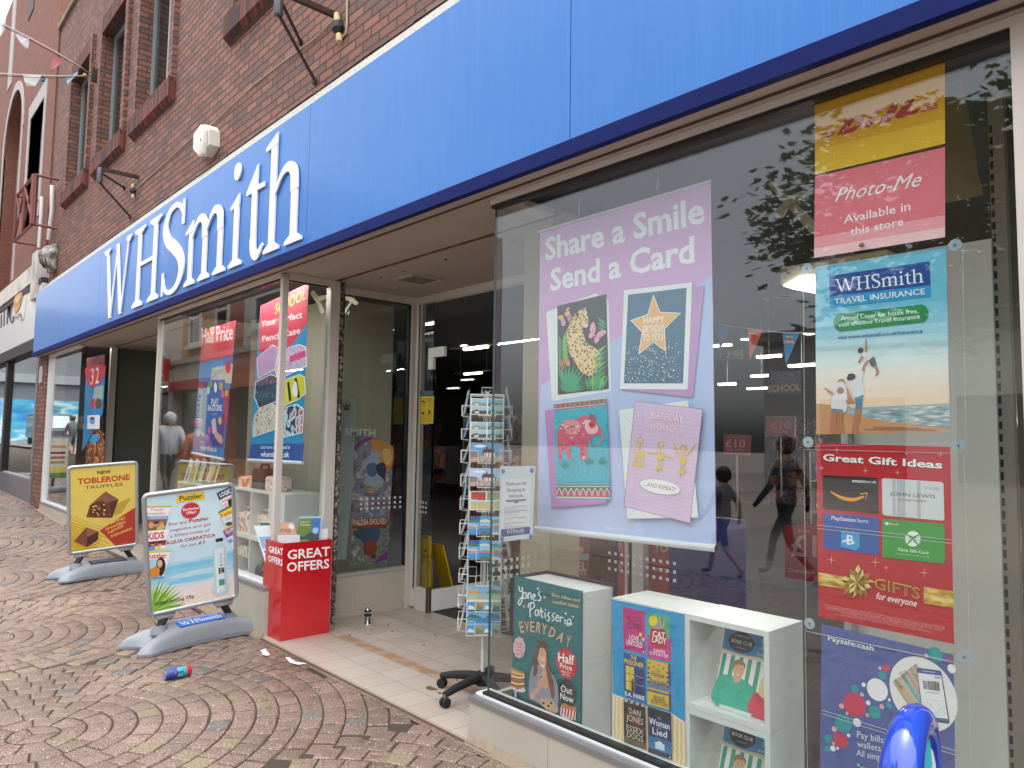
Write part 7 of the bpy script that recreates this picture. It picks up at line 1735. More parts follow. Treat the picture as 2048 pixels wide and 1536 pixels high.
case(K((1320, 1080), (1400, 1020), (1530, 970), (1580, 1000), (1590, 1160), (1520, 1220), (1340, 1300), (1310, 1180)), 'c8cc28', None, ((K((1405, 1050), (1430, 1040), (1450, 1230), (1425, 1245)), '1c1c20'), (K((1480, 1010), (1505, 1000), (1540, 1200), (1515, 1215)), '1c1c20'), (K((1455, 1130), (1480, 1040), (1505, 1060), (1515, 1160), (1495, 1200), (1465, 1180)), 'dfe2e4')))
case(K((1075, 1390), (1130, 1310), (1240, 1270), (1280, 1290), (1290, 1520), (1060, 1600), (1060, 1500)), FLOR)
case(K((1300, 1340), (1500, 1275), (1570, 1320), (1560, 1560), (1300, 1620)), FRUI)
b = MB(); b.tube([onY(497, 920, .298), onY(605, 926, .298)], .016, RAIL, 10); b.build('bottom_rail', bs)
P0 = (-8, .30, 1.9)
ps = thing('hanging_banner', 'blue banner of water bottles and pens with a Play In-Store poster overlapping it', 'banner', P0)
F = Flat(P0, Y3); F.slab([(405, 662), (472, 640), (447, 917), (385, 904)], '0e7ab8', .003); F.poly([(405, 662), (472, 640), (465, 712), (399, 726)], 'b83848'); F.build('banner_sheet', ps)
F.text('Half Price', K((530, 650))[0], K((850, 608))[0], K((530, 500))[0], 'd8d0d0', .02)
F.text('whsmith.co.uk', K2b((515, 405))[0], K2b((685, 430))[0], K2b((515, 355))[0], 'd8e4ee', .03); F.text('Lots more', K2b((515, 335))[0], K2b((600, 345))[0], K2b((515, 310))[0], 'd8e4ee', .01); F.build('lettering', ps)
for x0, x1, c, c2 in ((495, 545, 'b8c8d4', 'a83040'), (545, 590, '9cb4c4', '2a4a80')):
    F.smooth(K((x0, 1130), (x0 + 5, 1060), (x1 - 5, 1075), (x1, 1150), (x1 - 25, 1560), (x0 - 25, 1550)), c, 4); F.poly(K((x0, 1030), (x1, 1050), (x1, 1115), (x0, 1100)), c2)
F.up(); V_, Fc_, w_ = glyphs('HYDRATE', .01)
o = F.P(K((490, 1520))[0]); a_ = F.P(K((522, 1170))[0]) - o; b_ = F.P(K((465, 1515))[0]) - o
F.mb.add([o + a_ * (x / w_) + b_ * y for x, y in V_], Fc_, pr('1c2c3c')); F.build('printed_bottles', ps)
F.poly(K((640, 900), (850, 860), (835, 1060), (620, 1030)), 'b8bcb0'); F.text('Sharpie', K((640, 1000))[0], K((740, 950))[0], K((640, 930))[0], '2c2c30', .0, slant=.3); F.ell(K((800, 890))[0], 5.5, 13, 'c82c48'); F.poly(K((775, 1140), (815, 1130), (775, 1490), (755, 1480)), 'c83028'); F.poly(K((770, 1130), (800, 1125), (798, 1190), (765, 1190)), 'e0b030'); F.build('printed_pens', ps)
F.up(); F.slab(K((595, 1022), (770, 1022), (745, 1715), (560, 1690)), '1c5cb4', .002); F.lay += 30; F.poly(K((640, 1480), (760, 1360), (748, 1715), (700, 1710), (600, 1690)), '2a3a98')
for x, y, c in ((625, 1070, '5ab04a'), (600, 1130, 'c8d4dc'), (730, 1090, 'd8b430'), (748, 1165, 'd85a90'), (720, 1440, 'd8b430'), (612, 1540, 'd85a90')): F.ell(K((x, y))[0], 3.3, 8, c)
F.text('PLAY', K((632, 1278))[0], K((706, 1272))[0], K((632, 1218))[0], 'eef2f6', .04); F.text('IN-STORE', K((596, 1340))[0], K((738, 1338))[0], K((596, 1284))[0], 'eef2f6', .04); F.text('TODAY', K((640, 1384))[0], K((686, 1384))[0], K((640, 1364))[0], 'c8d8ec', .01)
F.poly(K((632, 1440), (672, 1408), (690, 1570), (645, 1575)), 'e0b8bc'); F.smooth(K((660, 1580), (690, 1560), (745, 1610), (740, 1680), (690, 1640)), 'd0a090', 4); F.ell(K((675, 1100))[0], 3, 10, 'e8eef4'); F.build('lottery_poster', ps)
b = MB(); b.tube([onY(385, 906, .298), onY(447, 919, .298)], .014, RAIL, 10); b.build('bottom_rail', ps)
# back-to-school bags on white cube units
SH = thing('cube_shelf', 'white four-hole cube shelf holding lunch bags in the left window', 'cube shelf', (-6.6, .4, .3))
sx0, sx1, sy, zt = onY(467, 975, .30).x, onY(540, 985, .30).x, .30, onY(530, 983, .30).z
zm = onY(470, 1066, .30).z
mid = onY(502, 980, .30).x
for z0, z1 in ((zm, zt), (.26, zm - .002)):
    b = MB()
    for x in (sx0, mid, sx1 - .02): b.box((x, sy, z0), (x + .02, sy + .34, z1), CUBE)
    b.box((sx0 + .02, sy + .001, z1 - .02), (sx1 - .02, sy + .34, z1), CUBE); b.box((sx0 + .02, sy + .001, z0), (sx1 - .02, sy + .34, z0 + .015), CUBE); b.box((sx0 + .02, sy + .32, z0 + .016), (sx1 - .02, sy + .339, z1 - .021), CUBE); b.build('cube', SH)
b = MB(); b.box((sx1, sy, .26), (sx1 + .30, sy + .34, zt + .0), CUBE, .004); o = b.build('white_plinth'); tag(o, 'plain white display plinth beside the lunch bag shelf', 'plinth')
S2 = thing('cube_shelf', 'white shelf with a clear acrylic top row behind the puzzle sign', 'cube shelf', (-7.9, .4, .3))
x0, x1 = onY(356, 962, .30).x, onY(470, 975, .30).x - .02; z2 = onY(360, 962, .30).z
b = MB(); b.box((x0, .3, .26), (x0 + .02, .64, z2), CUBE); b.box((x1 - .02, .3, .26), (x1, .64, z2), CUBE); b.box((x0 + .02, .301, z2 - .02), (x1 - .02, .64, z2), CUBE); b.box((x0 + .02, .301, z2 - .4), (x1 - .02, .64, z2 - .38), CUBE); b.box((x0 + .02, .62, .26), (x1 - .02, .639, z2 - .021), CUBE); b.build('shelf', S2)
b = MB(); z3 = onY(375, 920, .30).z; b.box((x0 + .03, .30, z3 - .012), (x1 - .25, .31, z3), mat('acrylic_edge')); b.box((x0 + .03, .60, z2 + .001), (x1 - .25, .61, z3), glass_mat('acrylic', (.9, .92, .85), base=.06)); b.build('acrylic_top', S2)
PEACH = ramp_mat('peach_fabric', 'voronoi', ((.0, 'd87a58'), (.33, 'd07050'), (.38, '7a4038'), (.42, 'e0d4cc')), 20, .8)
STRAW = ramp_mat('strawberry_fabric', 'voronoi', ((.0, 'b84850'), (.24, 'b04048'), (.28, 'e4ccc4'), (.8, 'e8d4cc')), 24, .8)
STRI = ramp_mat('stripe_fabric', 'wave', ((.45, '30383c'), (.55, 'd4d4d0')), 9, .8, stretch=(0, 0, 1), detail=0)
ORAN = ramp_mat('orange_fabric', 'voronoi', ((.0, 'c8603c'), (.5, 'd07048'), (.56, '9a4a38'), (.6, 'e0b8a0')), 16, .8)
DARKF = ramp_mat('dark_floral_fabric', 'voronoi', ((.0, 'd0d0cc'), (.15, 'c0c0bc'), (.2, '26282c')), 30, .8)
def bag(label, px0, px1, pyb, pyt, m, handle=True, y=.36, d=.14):
    a_, c_ = onY(px0, pyb, y), onY(px1, pyb, y); zt_ = onY(px0, pyt, y).z; r = thing('lunch_bag', label, 'bag', ((a_.x + c_.x) / 2, y, a_.z), 'patterned bags in the left window')
    zb = a_.z; b = MB(); b.box((a_.x, y, zb), (c_.x, y + d, zt_), m, .025); b.build('body', r)
    if handle:
        b = MB(); cx_ = (a_.x + c_.x) / 2; w_ = (c_.x - a_.x) * .3; b.tube([(cx_ - w_, y + d / 2, zt_ - .005), (cx_ - w_ * .8, y + d / 2, zt_ + .035), (cx_ + w_ * .8, y + d / 2, zt_ + .035), (cx_ + w_, y + d / 2, zt_ - .005)], .011, m, 8); b.build('handle', r)
bag('orange patterned bag on top of the cube shelf, left of the striped one', 474, 500, 977, 951, ORAN, False)
bag('tall grey striped bag between two small bags on the cube shelf', 501, 528, 978, 936, STRI)
bag('pink strawberry print bag behind the window post', 528, 556, 981, 952, STRAW, False)
bag('white peach print lunch bag in the upper left cube', 473, 497, 1064, 1020, PEACH)
bag('cream strawberry print lunch bag in the upper right cube', 505, 536, 1070, 1026, STRAW)
bag('pale floral bag in the lower left cube', 474, 494, 1112, 1088, FLOR, False)
bag('black floral bag at the bottom of the cube shelf', 506, 531, 1152, 1130, DARKF, True)
for i, (px, c, c2) in enumerate(((384, 'd87838', '78b058'), (398, '68a050', 'd8d8d0'), (414, 'c83a30', 'e8e4e0'), (426, 'd0c030', 'a83a30'), (372, 'c8c8c0', '5a88b0'))):
    p = onY(px, 962, .36); r = thing('pen_pack', 'blister pack of felt pens leaning on the shelf, %s' % ('orange and green', 'green and white', 'red and white', 'yellow and red', 'grey and blue')[i], 'pen pack', p, 'pen packs on the acrylic shelf')
    up_ = Vector((.28, .15, 1)).normalized(); ux_ = Vector((1, 0, -.28)).normalized(); n_ = ux_.cross(up_); b = MB(); b.obox(p + up_ * .125, ux_ * .06, up_ * .125, n_ * .004, pr('d8dcd8')); b.build('card', r)
    if n_.y > 0: n_ = -n_
    b = MB(); [b.obox(p + up_ * .09 + ux_ * (.035 * k - .018) + n_ * .009, ux_ * .013, up_ * .08, n_ * .004, pr((c, c2)[k % 2])) for k in range(2)]; b.build('pens', r)
# far-left window things
P0 = (-13.3, .45, 2.0)
K = crop(0, 640, .17578)
h3 = thing('hanging_sign', 'red hanging sign reading 3 for 2 over a blue poster in the far window', 'sign', (-13, .25, 2))
F = Flat((-13, .25, 2), Y3); F.slab(K((975, 640), (1200, 560), (1165, 1075), (935, 1495)), '1f7ab8', .003); F.poly(K((1080, 760), (1178, 740), (1160, 1000), (1030, 1000)), '8aa89c'); F.poly(K((1040, 900), (1085, 890), (1075, 1000), (1030, 1000)), 'b83040'); F.smooth(K((1085, 940), (1110, 890), (1160, 920), (1150, 1000), (1090, 1000)), '4a4038'); F.build('poster_sheet', h3)
F.slab(K((990, 435), (1190, 390), (1190, 515), (985, 540)), '7a3440', .003); F.lay += 40; F.smooth(K((985, 540), (1190, 510), (1195, 610), (1150, 690), (1090, 745), (1025, 755), (985, 660)), 'c0283c', 4); F.text('3', K((1030, 740))[0], K((1062, 725))[0], K((1040, 560))[0], 'e4d4d4', .01); F.text('for', K((1058, 660))[0], K((1082, 650))[0], K((1058, 628))[0], 'e4d4d4'); F.text('2', K((1088, 725))[0], K((1125, 715))[0], K((1095, 545))[0], 'e4d4d4', .01); F.build('price_panel', h3)
n3 = thing('shop_card', 'white card with a round blue badge hanging in the far window', 'card', (-13, .2, 1.5)); F = Flat((-13, .22, 1.5), Y3); F.slab(K((995, 1085), (1135, 1080), (1130, 1240), (990, 1240)), 'd4d8da', .002); F.ell(K((1050, 1135))[0], 5, 6, '2a2c34'); F.ell(K((1050, 1158))[0], 5.5, 5, '4a90c8'); F.line(K((1020, 1198), (1080, 1196)), .6, '8a9aa8'); F.build('card', n3)
s3 = thing('snack_standee', 'tall standee shaped like an opened snack packet in the far window', 'standee', (-12.95, .3, .45)); F = Flat((-13, .26, 1), Y3)
SNK = ramp_mat('snack_print', 'noise', ((.38, '241018'), (.5, '6a2818'), (.56, 'a05a28'), (.64, 'd0a060')), 18, .4)
F.slab([(p.x, p.y) for p in catmull(K((1000, 1250), (1060, 1230), (1150, 1260), (1170, 1350), (1170, 1560), (1165, 1900), (985, 1900), (975, 1560), (990, 1400)), 3, True)], SNK, .02); F.lay += 3; F.smooth(K((1000, 1340), (1060, 1310), (1130, 1300), (1120, 1370), (1040, 1400)), '2a8ab8', 3); F.line(K((995, 1310), (1130, 1302)), 1.6, 'd87a48'); F.build('packet', s3)
# CCTV notice, caution sign, tall promotional standee
K = crop(640, 760, .15625)
c3 = thing('security_notice', 'yellow CCTV warning sticker on the glass beside the door', 'notice', (-5.6, 1.47, 1.9)); F = Flat((-5.6, 1.475, 1.9), Y3); F.slab(K((1280, 135), (1455, 135), (1452, 205), (1278, 205)), '1e3450', .001); F.slab(K((1278, 206), (1460, 206), (1447, 558), (1268, 556)), 'd0b828', .001); F.lay += 14
F.build('sheet', c3); F.text('CCTV', K((1367, 275))[0], K((1445, 278))[0], K((1367, 240))[0], '2a2818', .02)
for x, y in ((1320, 290), (1320, 425), (1402, 425)): F.ell(K((x, y))[0], 4.9, 8.6, '2a2818'); F.ell(K((x, y))[0], 4.4, 8.0, 'd0b828')
F.poly(K((1300, 270), (1318, 258), (1350, 285), (1335, 300)), '2a2818'); F.line(K((1318, 300), (1310, 320)), 1, '2a2818'); F.ell(K((1402, 412))[0], 2.2, 4, '2a2818', 10); F.poly(K((1390, 440), (1415, 440), (1402, 460)), '2a2818'); F.poly(K((1308, 445), (1306, 415), (1320, 402), (1334, 415), (1334, 445)), '2a2818')
for t, a, e_, y in (("WE'RE SERIOUS", 1290, 1445, 165), ('ABOUT SECURITY', 1290, 1445, 192)): F.text(t, K((a, y))[0], K((e_, y - 2))[0], K((a, y - 16))[0], '8ab0c8')
for i in range(4): F.line(K((1380, 295 + i * 14), (1440, 296 + i * 14)), .35, '6a6228'); F.line(K((1285, 490 + i * 15), (1440, 492 + i * 15)), .35, '6a6228')
F.build('print', c3)
w3 = thing('wet_floor_sign', 'yellow folding caution sign standing just inside the door glass', 'wet floor sign', (-5.66, 1.58, 0)); F = Flat((-5.6, 1.56, .4), Y3); Kc = crop(512, 768, .25)
YP = mat('yellow_plastic', 'c4a41c', .4, .05, 9)
F.slab(Kc((1300, 1225), (1320, 1210), (1375, 1210), (1395, 1230), (1405, 1540), (1400, 1720), (1340, 1720), (1288, 1540)), YP, .012); F.lay += 2; F.build('front_leaf', w3); F.slab(Kc((1330, 1215), (1370, 1212), (1372, 1240), (1338, 1240)), '8a741a', .001); F.lay += 6; F.text('CAUTION', Kc((1325, 1393))[0], Kc((1405, 1392))[0], Kc((1325, 1370))[0], '3a3010', .02); F.line(Kc((1380, 1410), (1362, 1500), (1400, 1500), (1380, 1410)), .8, '3a3010'); F.ell(Kc((1358, 1335))[0], 2.5, 3, '3a3010'); F.build('print', w3)
b = MB(); b.prism([(-5.70, 1.62, .6), (-5.50, 1.62, .6), (-5.50, 1.80, .02), (-5.70, 1.80, .02)], (0, .012, 0), YP); b.build('rear_leaf', w3)
K = crop(640, 760, .15625)
g3 = thing('game_standee', 'tall colourful trading card standee behind the lobby side glass', 'standee', (-6.0, 1.0, .3)); NX_ = (1, 0, 0); O_ = (-6.02, 1, 1.4)
F = Flat(O_, NX_, .0003); SMOKE = ramp_mat('swirl_print', 'noise', ((.3, '3a3448'), (.45, '9a8a94'), (.52, '5a7a9c'), (.58, 'c8b8b0'), (.7, '7a5a88')), 7, .45, detail=8)
ROCK = ramp_mat('rock_print', 'noise', ((.35, '22282a'), (.48, '8a8a7c'), (.55, '4a6a78'), (.62, 'b8ac98')), 12, .45, detail=8)
F.slab(K((430, 660), (560, 680), (930, 850), (925, 1200), (880, 1900), (855, 2290), (820, 2350), (700, 2350), (400, 2360), (415, 1400)), SMOKE, .02); F.lay += 2
F.poly(K((430, 740), (560, 690), (540, 720), (430, 830)), '1a8a80'); F.poly(K((430, 835), (600, 720), (690, 740), (560, 810), (430, 920)), '8a2a90'); F.smooth(K((650, 770), (740, 760), (930, 860), (920, 1100), (830, 1140), (740, 1000), (680, 880)), 'd8923c', 4); F.smooth(K((800, 900), (900, 900), (910, 1050), (840, 1080)), 'e8c070', 4)
F.smooth(K((545, 1050), (640, 960), (720, 910), (780, 940), (760, 1020), (800, 1100), (830, 1250), (760, 1380), (640, 1360), (560, 1320), (600, 1200), (560, 1120)), '9ab0c4', 4); F.smooth(K((600, 1090), (700, 1060), (740, 1160), (680, 1240), (600, 1200)), '4a6a9a', 4); F.smooth(K((720, 1090), (830, 1070), (840, 1300), (800, 1260), (740, 1200)), '2a2c44', 4)
F.poly(K((405, 1830), (900, 1800), (880, 2100), (860, 2290), (700, 2345), (395, 2350)), ROCK); F.smooth(K((480, 1900), (600, 1820), (760, 1900), (740, 2050), (640, 2120), (520, 2060)), '2a4a6a', 4); F.smooth(K((560, 2080), (700, 2060), (720, 2200), (640, 2260), (560, 2200)), '8a3a28', 4); F.poly(K((860, 2180), (855, 2290), (700, 2345), (690, 2330)), '8a2a90')
F.build('printed_board', g3)
F.text('POKéMON', K((568, 1430))[0], K((762, 1420))[0], K((568, 1380))[0], '20306a', .05); F.text('POKéMON', K((571, 1428))[0], K((759, 1418))[0], K((571, 1383))[0], 'e0c030', .015); F.poly(K((578, 1450), (745, 1446), (745, 1478), (578, 1482)), '7a2038'); F.text('TRADING CARD GAME', K((590, 1472))[0], K((735, 1468))[0], K((590, 1460))[0], 'e8d8d8')
F.poly(K((400, 1900), (440, 1780), (860, 1755), (850, 1890)), '8a3424'); F.text('PALDEA EVOLVED', K((430, 1862))[0], K((845, 1838))[0], K((430, 1790))[0], 'e4d0b0', .04); F.build('title', g3)
g4 = thing('card_display', 'plain white back of a hanging card display with punched slots behind the lobby glass', 'display stand', (-6.05, .8, .3)); O_ = (-5.95, .8, 1.5)
F = Flat(O_, NX_, .0003); F.slab(K((250, 245), (440, 235), (468, 260), (460, 600), (405, 1500), (330, 2300), (195, 2300), (215, 1000)), mat('hips_white', '9aa6a4', .5, .03, 3), .01); F.lay += 1; F.build('panel', g4)
for q in ((215, 1020), (310, 1025), (200, 1360), (295, 1370), (180, 1680), (270, 1690)): F.line(K((q[0], q[1]), (q[0] + 55, q[1] - 2), (q[0] + 50, q[1] + 82), (q[0] - 4, q[1] + 88), q), .5, '5a6a68')
F.smooth(K((300, 345), (295, 310), (320, 325), (340, 290), (360, 325), (385, 305), (375, 345)), '6a5a38', 3); F.poly(K((305, 355), (375, 352), (375, 385), (305, 388)), '6a2a34'); F.build('slots', g4)
# curved slotted brackets hanging in the windows
CF = mat('cream_steel', 'b0a890', .5, .05, 6)
for lab, X0, k, polys in (('right', .62, crop(1536, 384, .25), (((55, 190), (85, 120), (150, 55), (220, 10), (280, -10), (290, 35), (225, 70), (165, 115), (110, 205)), ((-10, -70), (40, -90), (400, 260), (400, 330), (330, 320)), ((270, 230), (330, 205), (350, 250), (300, 290)))),
                          ('left', .85, crop(540, 520, .15625), (((580, 510), (600, 460), (720, 450), (900, 430), (1040, 470), (1135, 545), (1100, 580), (1000, 520), (880, 480), (720, 495), (620, 540)), ((1130, 380), (1145, 385), (960, 690), (935, 670)), ((900, 600), (1025, 660), (1000, 700), (880, 640)), ((530, 340), (640, 510), (700, 660), (660, 690), (600, 560), (520, 440))))):
    r = thing('arched_fitting', 'cream slotted arch fitting hung near the ceiling of the %s window' % lab, 'fitting', onY(*k(polys[0][0])[0], X0), 'arched ceiling fittings')
    for i, P in enumerate(polys):
        b = MB(); b.prism([onY(*q, X0 + .012 * i) for q in k(*P)], (0, .01, 0), CF); b.build('arch_strip' if i == 0 else 'spoke', r)
def lamp(parent, kind, loc, power, size=.1):
    l = bpy.data.lights.new('lamp', kind); l.energy = power; l.color = (1, .95, .88)
    if kind == 'SPOT': l.spot_size = rad(120); l.spot_blend = .6; l.shadow_soft_size = size
    elif kind == 'AREA': l.shape = 'RECTANGLE'; l.size = size; l.size_y = .08
    o = bpy.data.objects.new('lamp', l); COL.objects.link(o); o.location = loc
    return o

# ================================================================ INSIDE THE SHOP
def emit(name, c, s):
    return mat(name, c, .5, .0, 5, emit=s)
TUBE = emit('lit_tube', 'fff4e0', 5.0); SPOT = emit('lit_spot', 'fff8ee', 9.0)
n = 0
for row, (Y, z) in enumerate(((3.2, 2.72), (5.2, 2.68), (7.4, 2.64), (10, 2.6), (13, 2.55))):
    for X in (-9.5, -7.0, -4.4, -2.0, .4):
        if X > -6 or Y > 12: continue
        n += 1
        r = thing('strip_light', 'lit white strip light hanging in the dim shop', 'strip light', (X, Y, z), 'lit strip lights in the shop')
        b = MB(); b.box((X - .22, Y - .03, z - .03), (X + .22, Y + .03, z - .001), TUBE, .01); b.build('diffuser', r)
        b = MB(); b.box((X - .46, Y - .05, z), (X + .46, Y + .05, z + .02), INT_W); [b.tube([(X + q, Y, z + .02), (X + q, Y, 3.05)], .003, ALU, 4) for q in (-.35, .35)]; b.build('reflector', r)
for (px, py, Y) in ((777, 660, 3.4), (739, 687, 4.2), (752, 636, 3.4), (781, 741, 6.5), (735, 745, 6.5), (930, 692, 4.0), (1618, 668, 3.0), (1492, 679, 3.4)):
    p = on(px, py, Vector((0, 0, 3.04)), Vector((0, 0, 1))) if (py < 700) else onY(px, py, Y)
    if p.y > 14 or p.y < 1.6: p = onY(px, py, Y)
    r = thing('ceiling_spot', 'small lit round ceiling spot in the dim shop', 'spotlight', p, 'lit ceiling spots')
    lamp(r, 'SPOT', (p.x, p.y, p.z - .03), 30); b = MB(); b.lathe([(.07, 0), (.07, .012)], p, SPOT, 16); b.build('lens', r); b = MB(); b.lathe([(.09, .004), (.09, .02)], p, INT_W, 16); b.build('rim', r)
gs = thing('exit_light', 'green lit sign hanging in the dim shop', 'exit sign', onY(717, 766, 3.2)); p = onY(717, 766, 3.2); b = MB(); b.box((p.x - .05, p.y, p.z - .10), (p.x + .03, p.y + .03, p.z + .10), emit('exit_green', '20e070', 2.2)); b.build('panel', gs); b = MB(); b.tube([(p.x, p.y + .015, p.z + .1), (p.x, p.y + .015, 3.05)], .004, ALU, 4); b.build('rod', gs)
# wall bays at the back with lit pelmets, and gondolas with goods
GOODS = [ramp_mat('goods_%d' % i, 'voronoi', c, s, .5) for i, (c, s) in enumerate(((((.1, '8a2a30'), (.4, 'c8a890'), (.7, '3a4a78')), 9), (((.1, 'd0c0b0'), (.4, 'a04030'), (.7, '2c3038')), 12), (((.1, '2a5a7a'), (.4, 'c89a40'), (.7, 'b84a60')), 10), (((.1, '3a3a40'), (.4, '9a8a78'), (.7, '5a2a38')), 14)))]
SHF = mat('shelf_grey', '6a6a6c', .6)
def gondola(label, x, y, w, d, h, rows):
    r = thing('shelving_unit', label, 'shelving unit', (x, y, 0), 'stocked shelving units inside the shop')
    b = MB(); b.box((x, y + d - .03, .01), (x + w, y + d, h), SHF); b.box((x - .02, y, .01), (x, y + d, h), SHF); b.box((x + w, y, .01), (x + w + .02, y + d, h), SHF); b.build('frame', r)
    for k in range(rows):
        z = .12 + k * (h - .12) / rows; b = MB(); b.box((x, y, z), (x + w, y + d - .031, z + .02), SHF); b.build('shelf', r)
        b = MB(); q = x + .02
        while q < x + w - .08:
            ww = random.uniform(.05, .16); hh = random.uniform(.5, .85) * (h - .12) / rows; b.box((q, y + random.uniform(.02, .08), z + .021), (min(q + ww - .008, x + w - .005), y + d - .05, z + .02 + hh), GOODS[random.randrange(4)]); q += ww
        o = b.build('goods', r); o['kind'] = 'stuff'
for i, (x, y, w, d, h, rows) in enumerate(((-2.1, 4.2, 1.6, .45, 1.45, 4), (-.3, 3.4, 1.3, .45, 1.5, 4), (-3.9, 5.6, 1.5, .45, 1.5, 4), (-7.2, 3.2, 1.3, .45, 1.9, 5), (-8.6, 6.2, 2.2, .45, 1.9, 5), (-5.2, 8.5, 2.0, .45, 1.8, 5), (-2.4, 9.2, 2.2, .45, 1.8, 5), (.4, 8, 2, .45, 1.9, 5), (-9.2, 14.4, 4, .45, 2.2, 5), (-4.8, 14.4, 4, .45, 2.2, 5), (-.5, 14.4, 3.2, .45, 2.2, 5))):
    gondola(('low shelving unit of mixed goods just inside the right window', 'low shelving unit behind the poster column', 'shelving unit of goods deep inside, left of the banner edge', 'tall shelving unit behind the lobby side glass', 'tall shelving unit at the left of the shop', 'shelving unit in the middle of the shop', 'shelving unit beyond the low one', 'tall shelving unit at the right of the shop', 'wall shelving at the back left', 'wall shelving at the back middle', 'wall shelving at the back right')[i], x, y, w, d, h, rows)
K = crop(1410, 800, .1302)
def price(label, quad, Y, texts, c='8e2430', frame=None):
    p = onY(*quad[3], Y); r = thing('price_sign', label, 'price sign', p, 'red price signs inside the shop'); F = Flat((0, Y, 1), Y3); F.slab(quad, c, .006); F.lay += 2; F.build('board', r)
    for t, a, e_, tp, bd in texts: F.text(t, a, e_, tp, 'a88c8c', bd)
    F.build('lettering', r)
    if frame: b = MB(); b.tube([onY(*q, Y - .002) for q in quad], .008, ALU, 6, True); b.build('frame', r)
    b = MB(); m_ = ((quad[2][0] + quad[3][0]) / 2, (quad[2][1] + quad[3][1]) / 2); q = onY(*m_, Y + .01); b.tube([q, (q.x, q.y, max(.02, q.z - .5))], .008, ALU, 6); b.build('stem', r)
price('red price sign reading £10 or less, higher and framed, near the poster column', K((945, 258), (1388, 262), (1386, 572), (938, 550)), 3.3, [('£10', K((1015, 435))[0], K((1312, 442))[0], K((1015, 325))[0], .03), ('OR LESS', K((1032, 498))[0], K((1282, 505))[0], K((1032, 465))[0], .02)], frame=True)
price('red price sign reading £10 or less, beside the lilac banner', K((285, 520), (705, 545), (690, 860), (290, 830)), 3.0, [('£10', K((315, 720))[0], K((622, 732))[0], K((315, 600))[0], .03), ('OR LESS', K((335, 780))[0], K((600, 788))[0], K((335, 745))[0], .02)])
Kq = crop(1410, 1000, .1693)
price('red and yellow sign reading From £1 on the shop floor behind the gift poster', Kq((940, 300), (1420, 270), (1420, 990), (945, 915)), 2.2, [('From', Kq((1105, 385))[0], Kq((1235, 385))[0], Kq((1105, 345))[0], 0), ('£1', Kq((1015, 655))[0], Kq((1320, 670))[0], Kq((1015, 415))[0], .03), ('Outdoor', Kq((985, 845))[0], Kq((1300, 880))[0], Kq((985, 800))[0], 0)])
Kt = crop(1000, 1040, .21484)
for lab, q, Y, c, tx in (('travel products sign below the lilac banner, with fruit picture', [(487, 150), (840, 155), (820, 545), (495, 500)], 1.4, '6a2a34', [('TRAVEL', (520, 465), (805, 470), (520, 390), .02), ('PRODUCTS', (510, 510), (805, 512), (510, 475), 0)]), ('red standee with a cut off word below the banner, right part', [(1385, 190), (1560, 215), (1570, 700), (1385, 690)], 1.5, '8e2834', [('YO', (1435, 300), (1560, 300), (1435, 215), .04), ('IT CO', (1440, 488), (1560, 492), (1440, 445), .03)]), ('narrow orange red standee with a cut off word below the banner', [(1105, 185), (1150, 190), (1150, 720), (1095, 720)], 1.35, '9a4030', [('R', (1110, 290), (1145, 292), (1110, 195), .04), ('BE', (1102, 462), (1142, 466), (1102, 415), .03)])):
    quad = Kt(*q); r = thing('floor_standee', lab, 'standee', onY(*quad[3], Y), 'standees by the inner side of the right window'); F = Flat((0, Y, 1), Y3); F.slab(quad, c, .012); F.lay += 2; F.build('board', r)
    for t, a, e_, tp, bd in tx: F.text(t, Kt(a)[0], Kt(e_)[0], Kt(tp)[0], 'a8989a', bd)
    if 'travel' in lab: F.smooth(Kt((600, 280), (640, 250), (700, 255), (720, 310), (660, 335), (600, 320)), 'a03a34', 4); F.smooth(Kt((690, 250), (760, 250), (775, 290), (720, 315)), 'b87838', 4); F.poly(Kt((490, 310), (830, 310), (825, 375), (492, 370)), '7a8288')
    F.build('print', r)
b = MB(); q = onY(*Kt((1205, 600))[0], 1.6); b.box((q.x - .10, 1.6, .01), (q.x - .02, 1.66, 2.9), CREAM); b.box((q.x + .02, 1.6, .01), (q.x + .12, 1.66, 2.9), CREAM); b.box((q.x - .02, 1.62, .01), (q.x + .02, 1.64, 2.9), BLACKR); b.build('inner_post', shop)
b = MB(); q = onY(*Kt((1640, 600))[0], 1.7); b.box((q.x - .55, 1.72, .01), (q.x + .5, 1.74, 1.1), mat('blue_bin', '1c2a6a', .5)); o = b.build('blue_panel'); tag(o, 'dark blue panel standing inside the shop under the lilac banner', 'panel')
# indoor pennants
K = crop(1410, 600, .1302)
r = thing('indoor_pennants', 'string of blue and orange pennants inside the right window', 'bunting', onY(1500, 660, 1.4))
b = MB(); b.tube([onY(*q, 1.4) for q in K((140, 340), (400, 400), (860, 465), (1200, 500), (1690, 510))], .003, mat('string', '8a8a86', .8), 5); b.build('string', r)
for pts, c in ((((205, 370), (405, 400), (215, 800)), '1a5a84'), (((655, 450), (880, 475), (690, 915)), 'a84a2a'), (((1190, 505), (1450, 512), (1240, 990)), '1a5a84')):
    b = MB(); b.prism([onY(*q, 1.4) for q in K(*pts)], (0, .003, 0), mat('flag_' + c, c, .8)); b.build('pennant', r)
F = Flat((0, 1.396, 2), Y3); F.text('FAMOUS', K((680, 525))[0], K((830, 545))[0], K((680, 500))[0], 'd8c8c8', .02); F.text('Post', K((690, 715))[0], K((765, 712))[0], K((690, 685))[0], '3a2010', .02); F.text('BACK', K((1250, 585))[0], K((1355, 585))[0], K((1250, 552))[0], 'c88a50', .02); F.text('SCHOOL', K((1215, 668))[0], K((1370, 665))[0], K((1215, 630))[0], 'd8903c', .03); F.build('lettering', r)
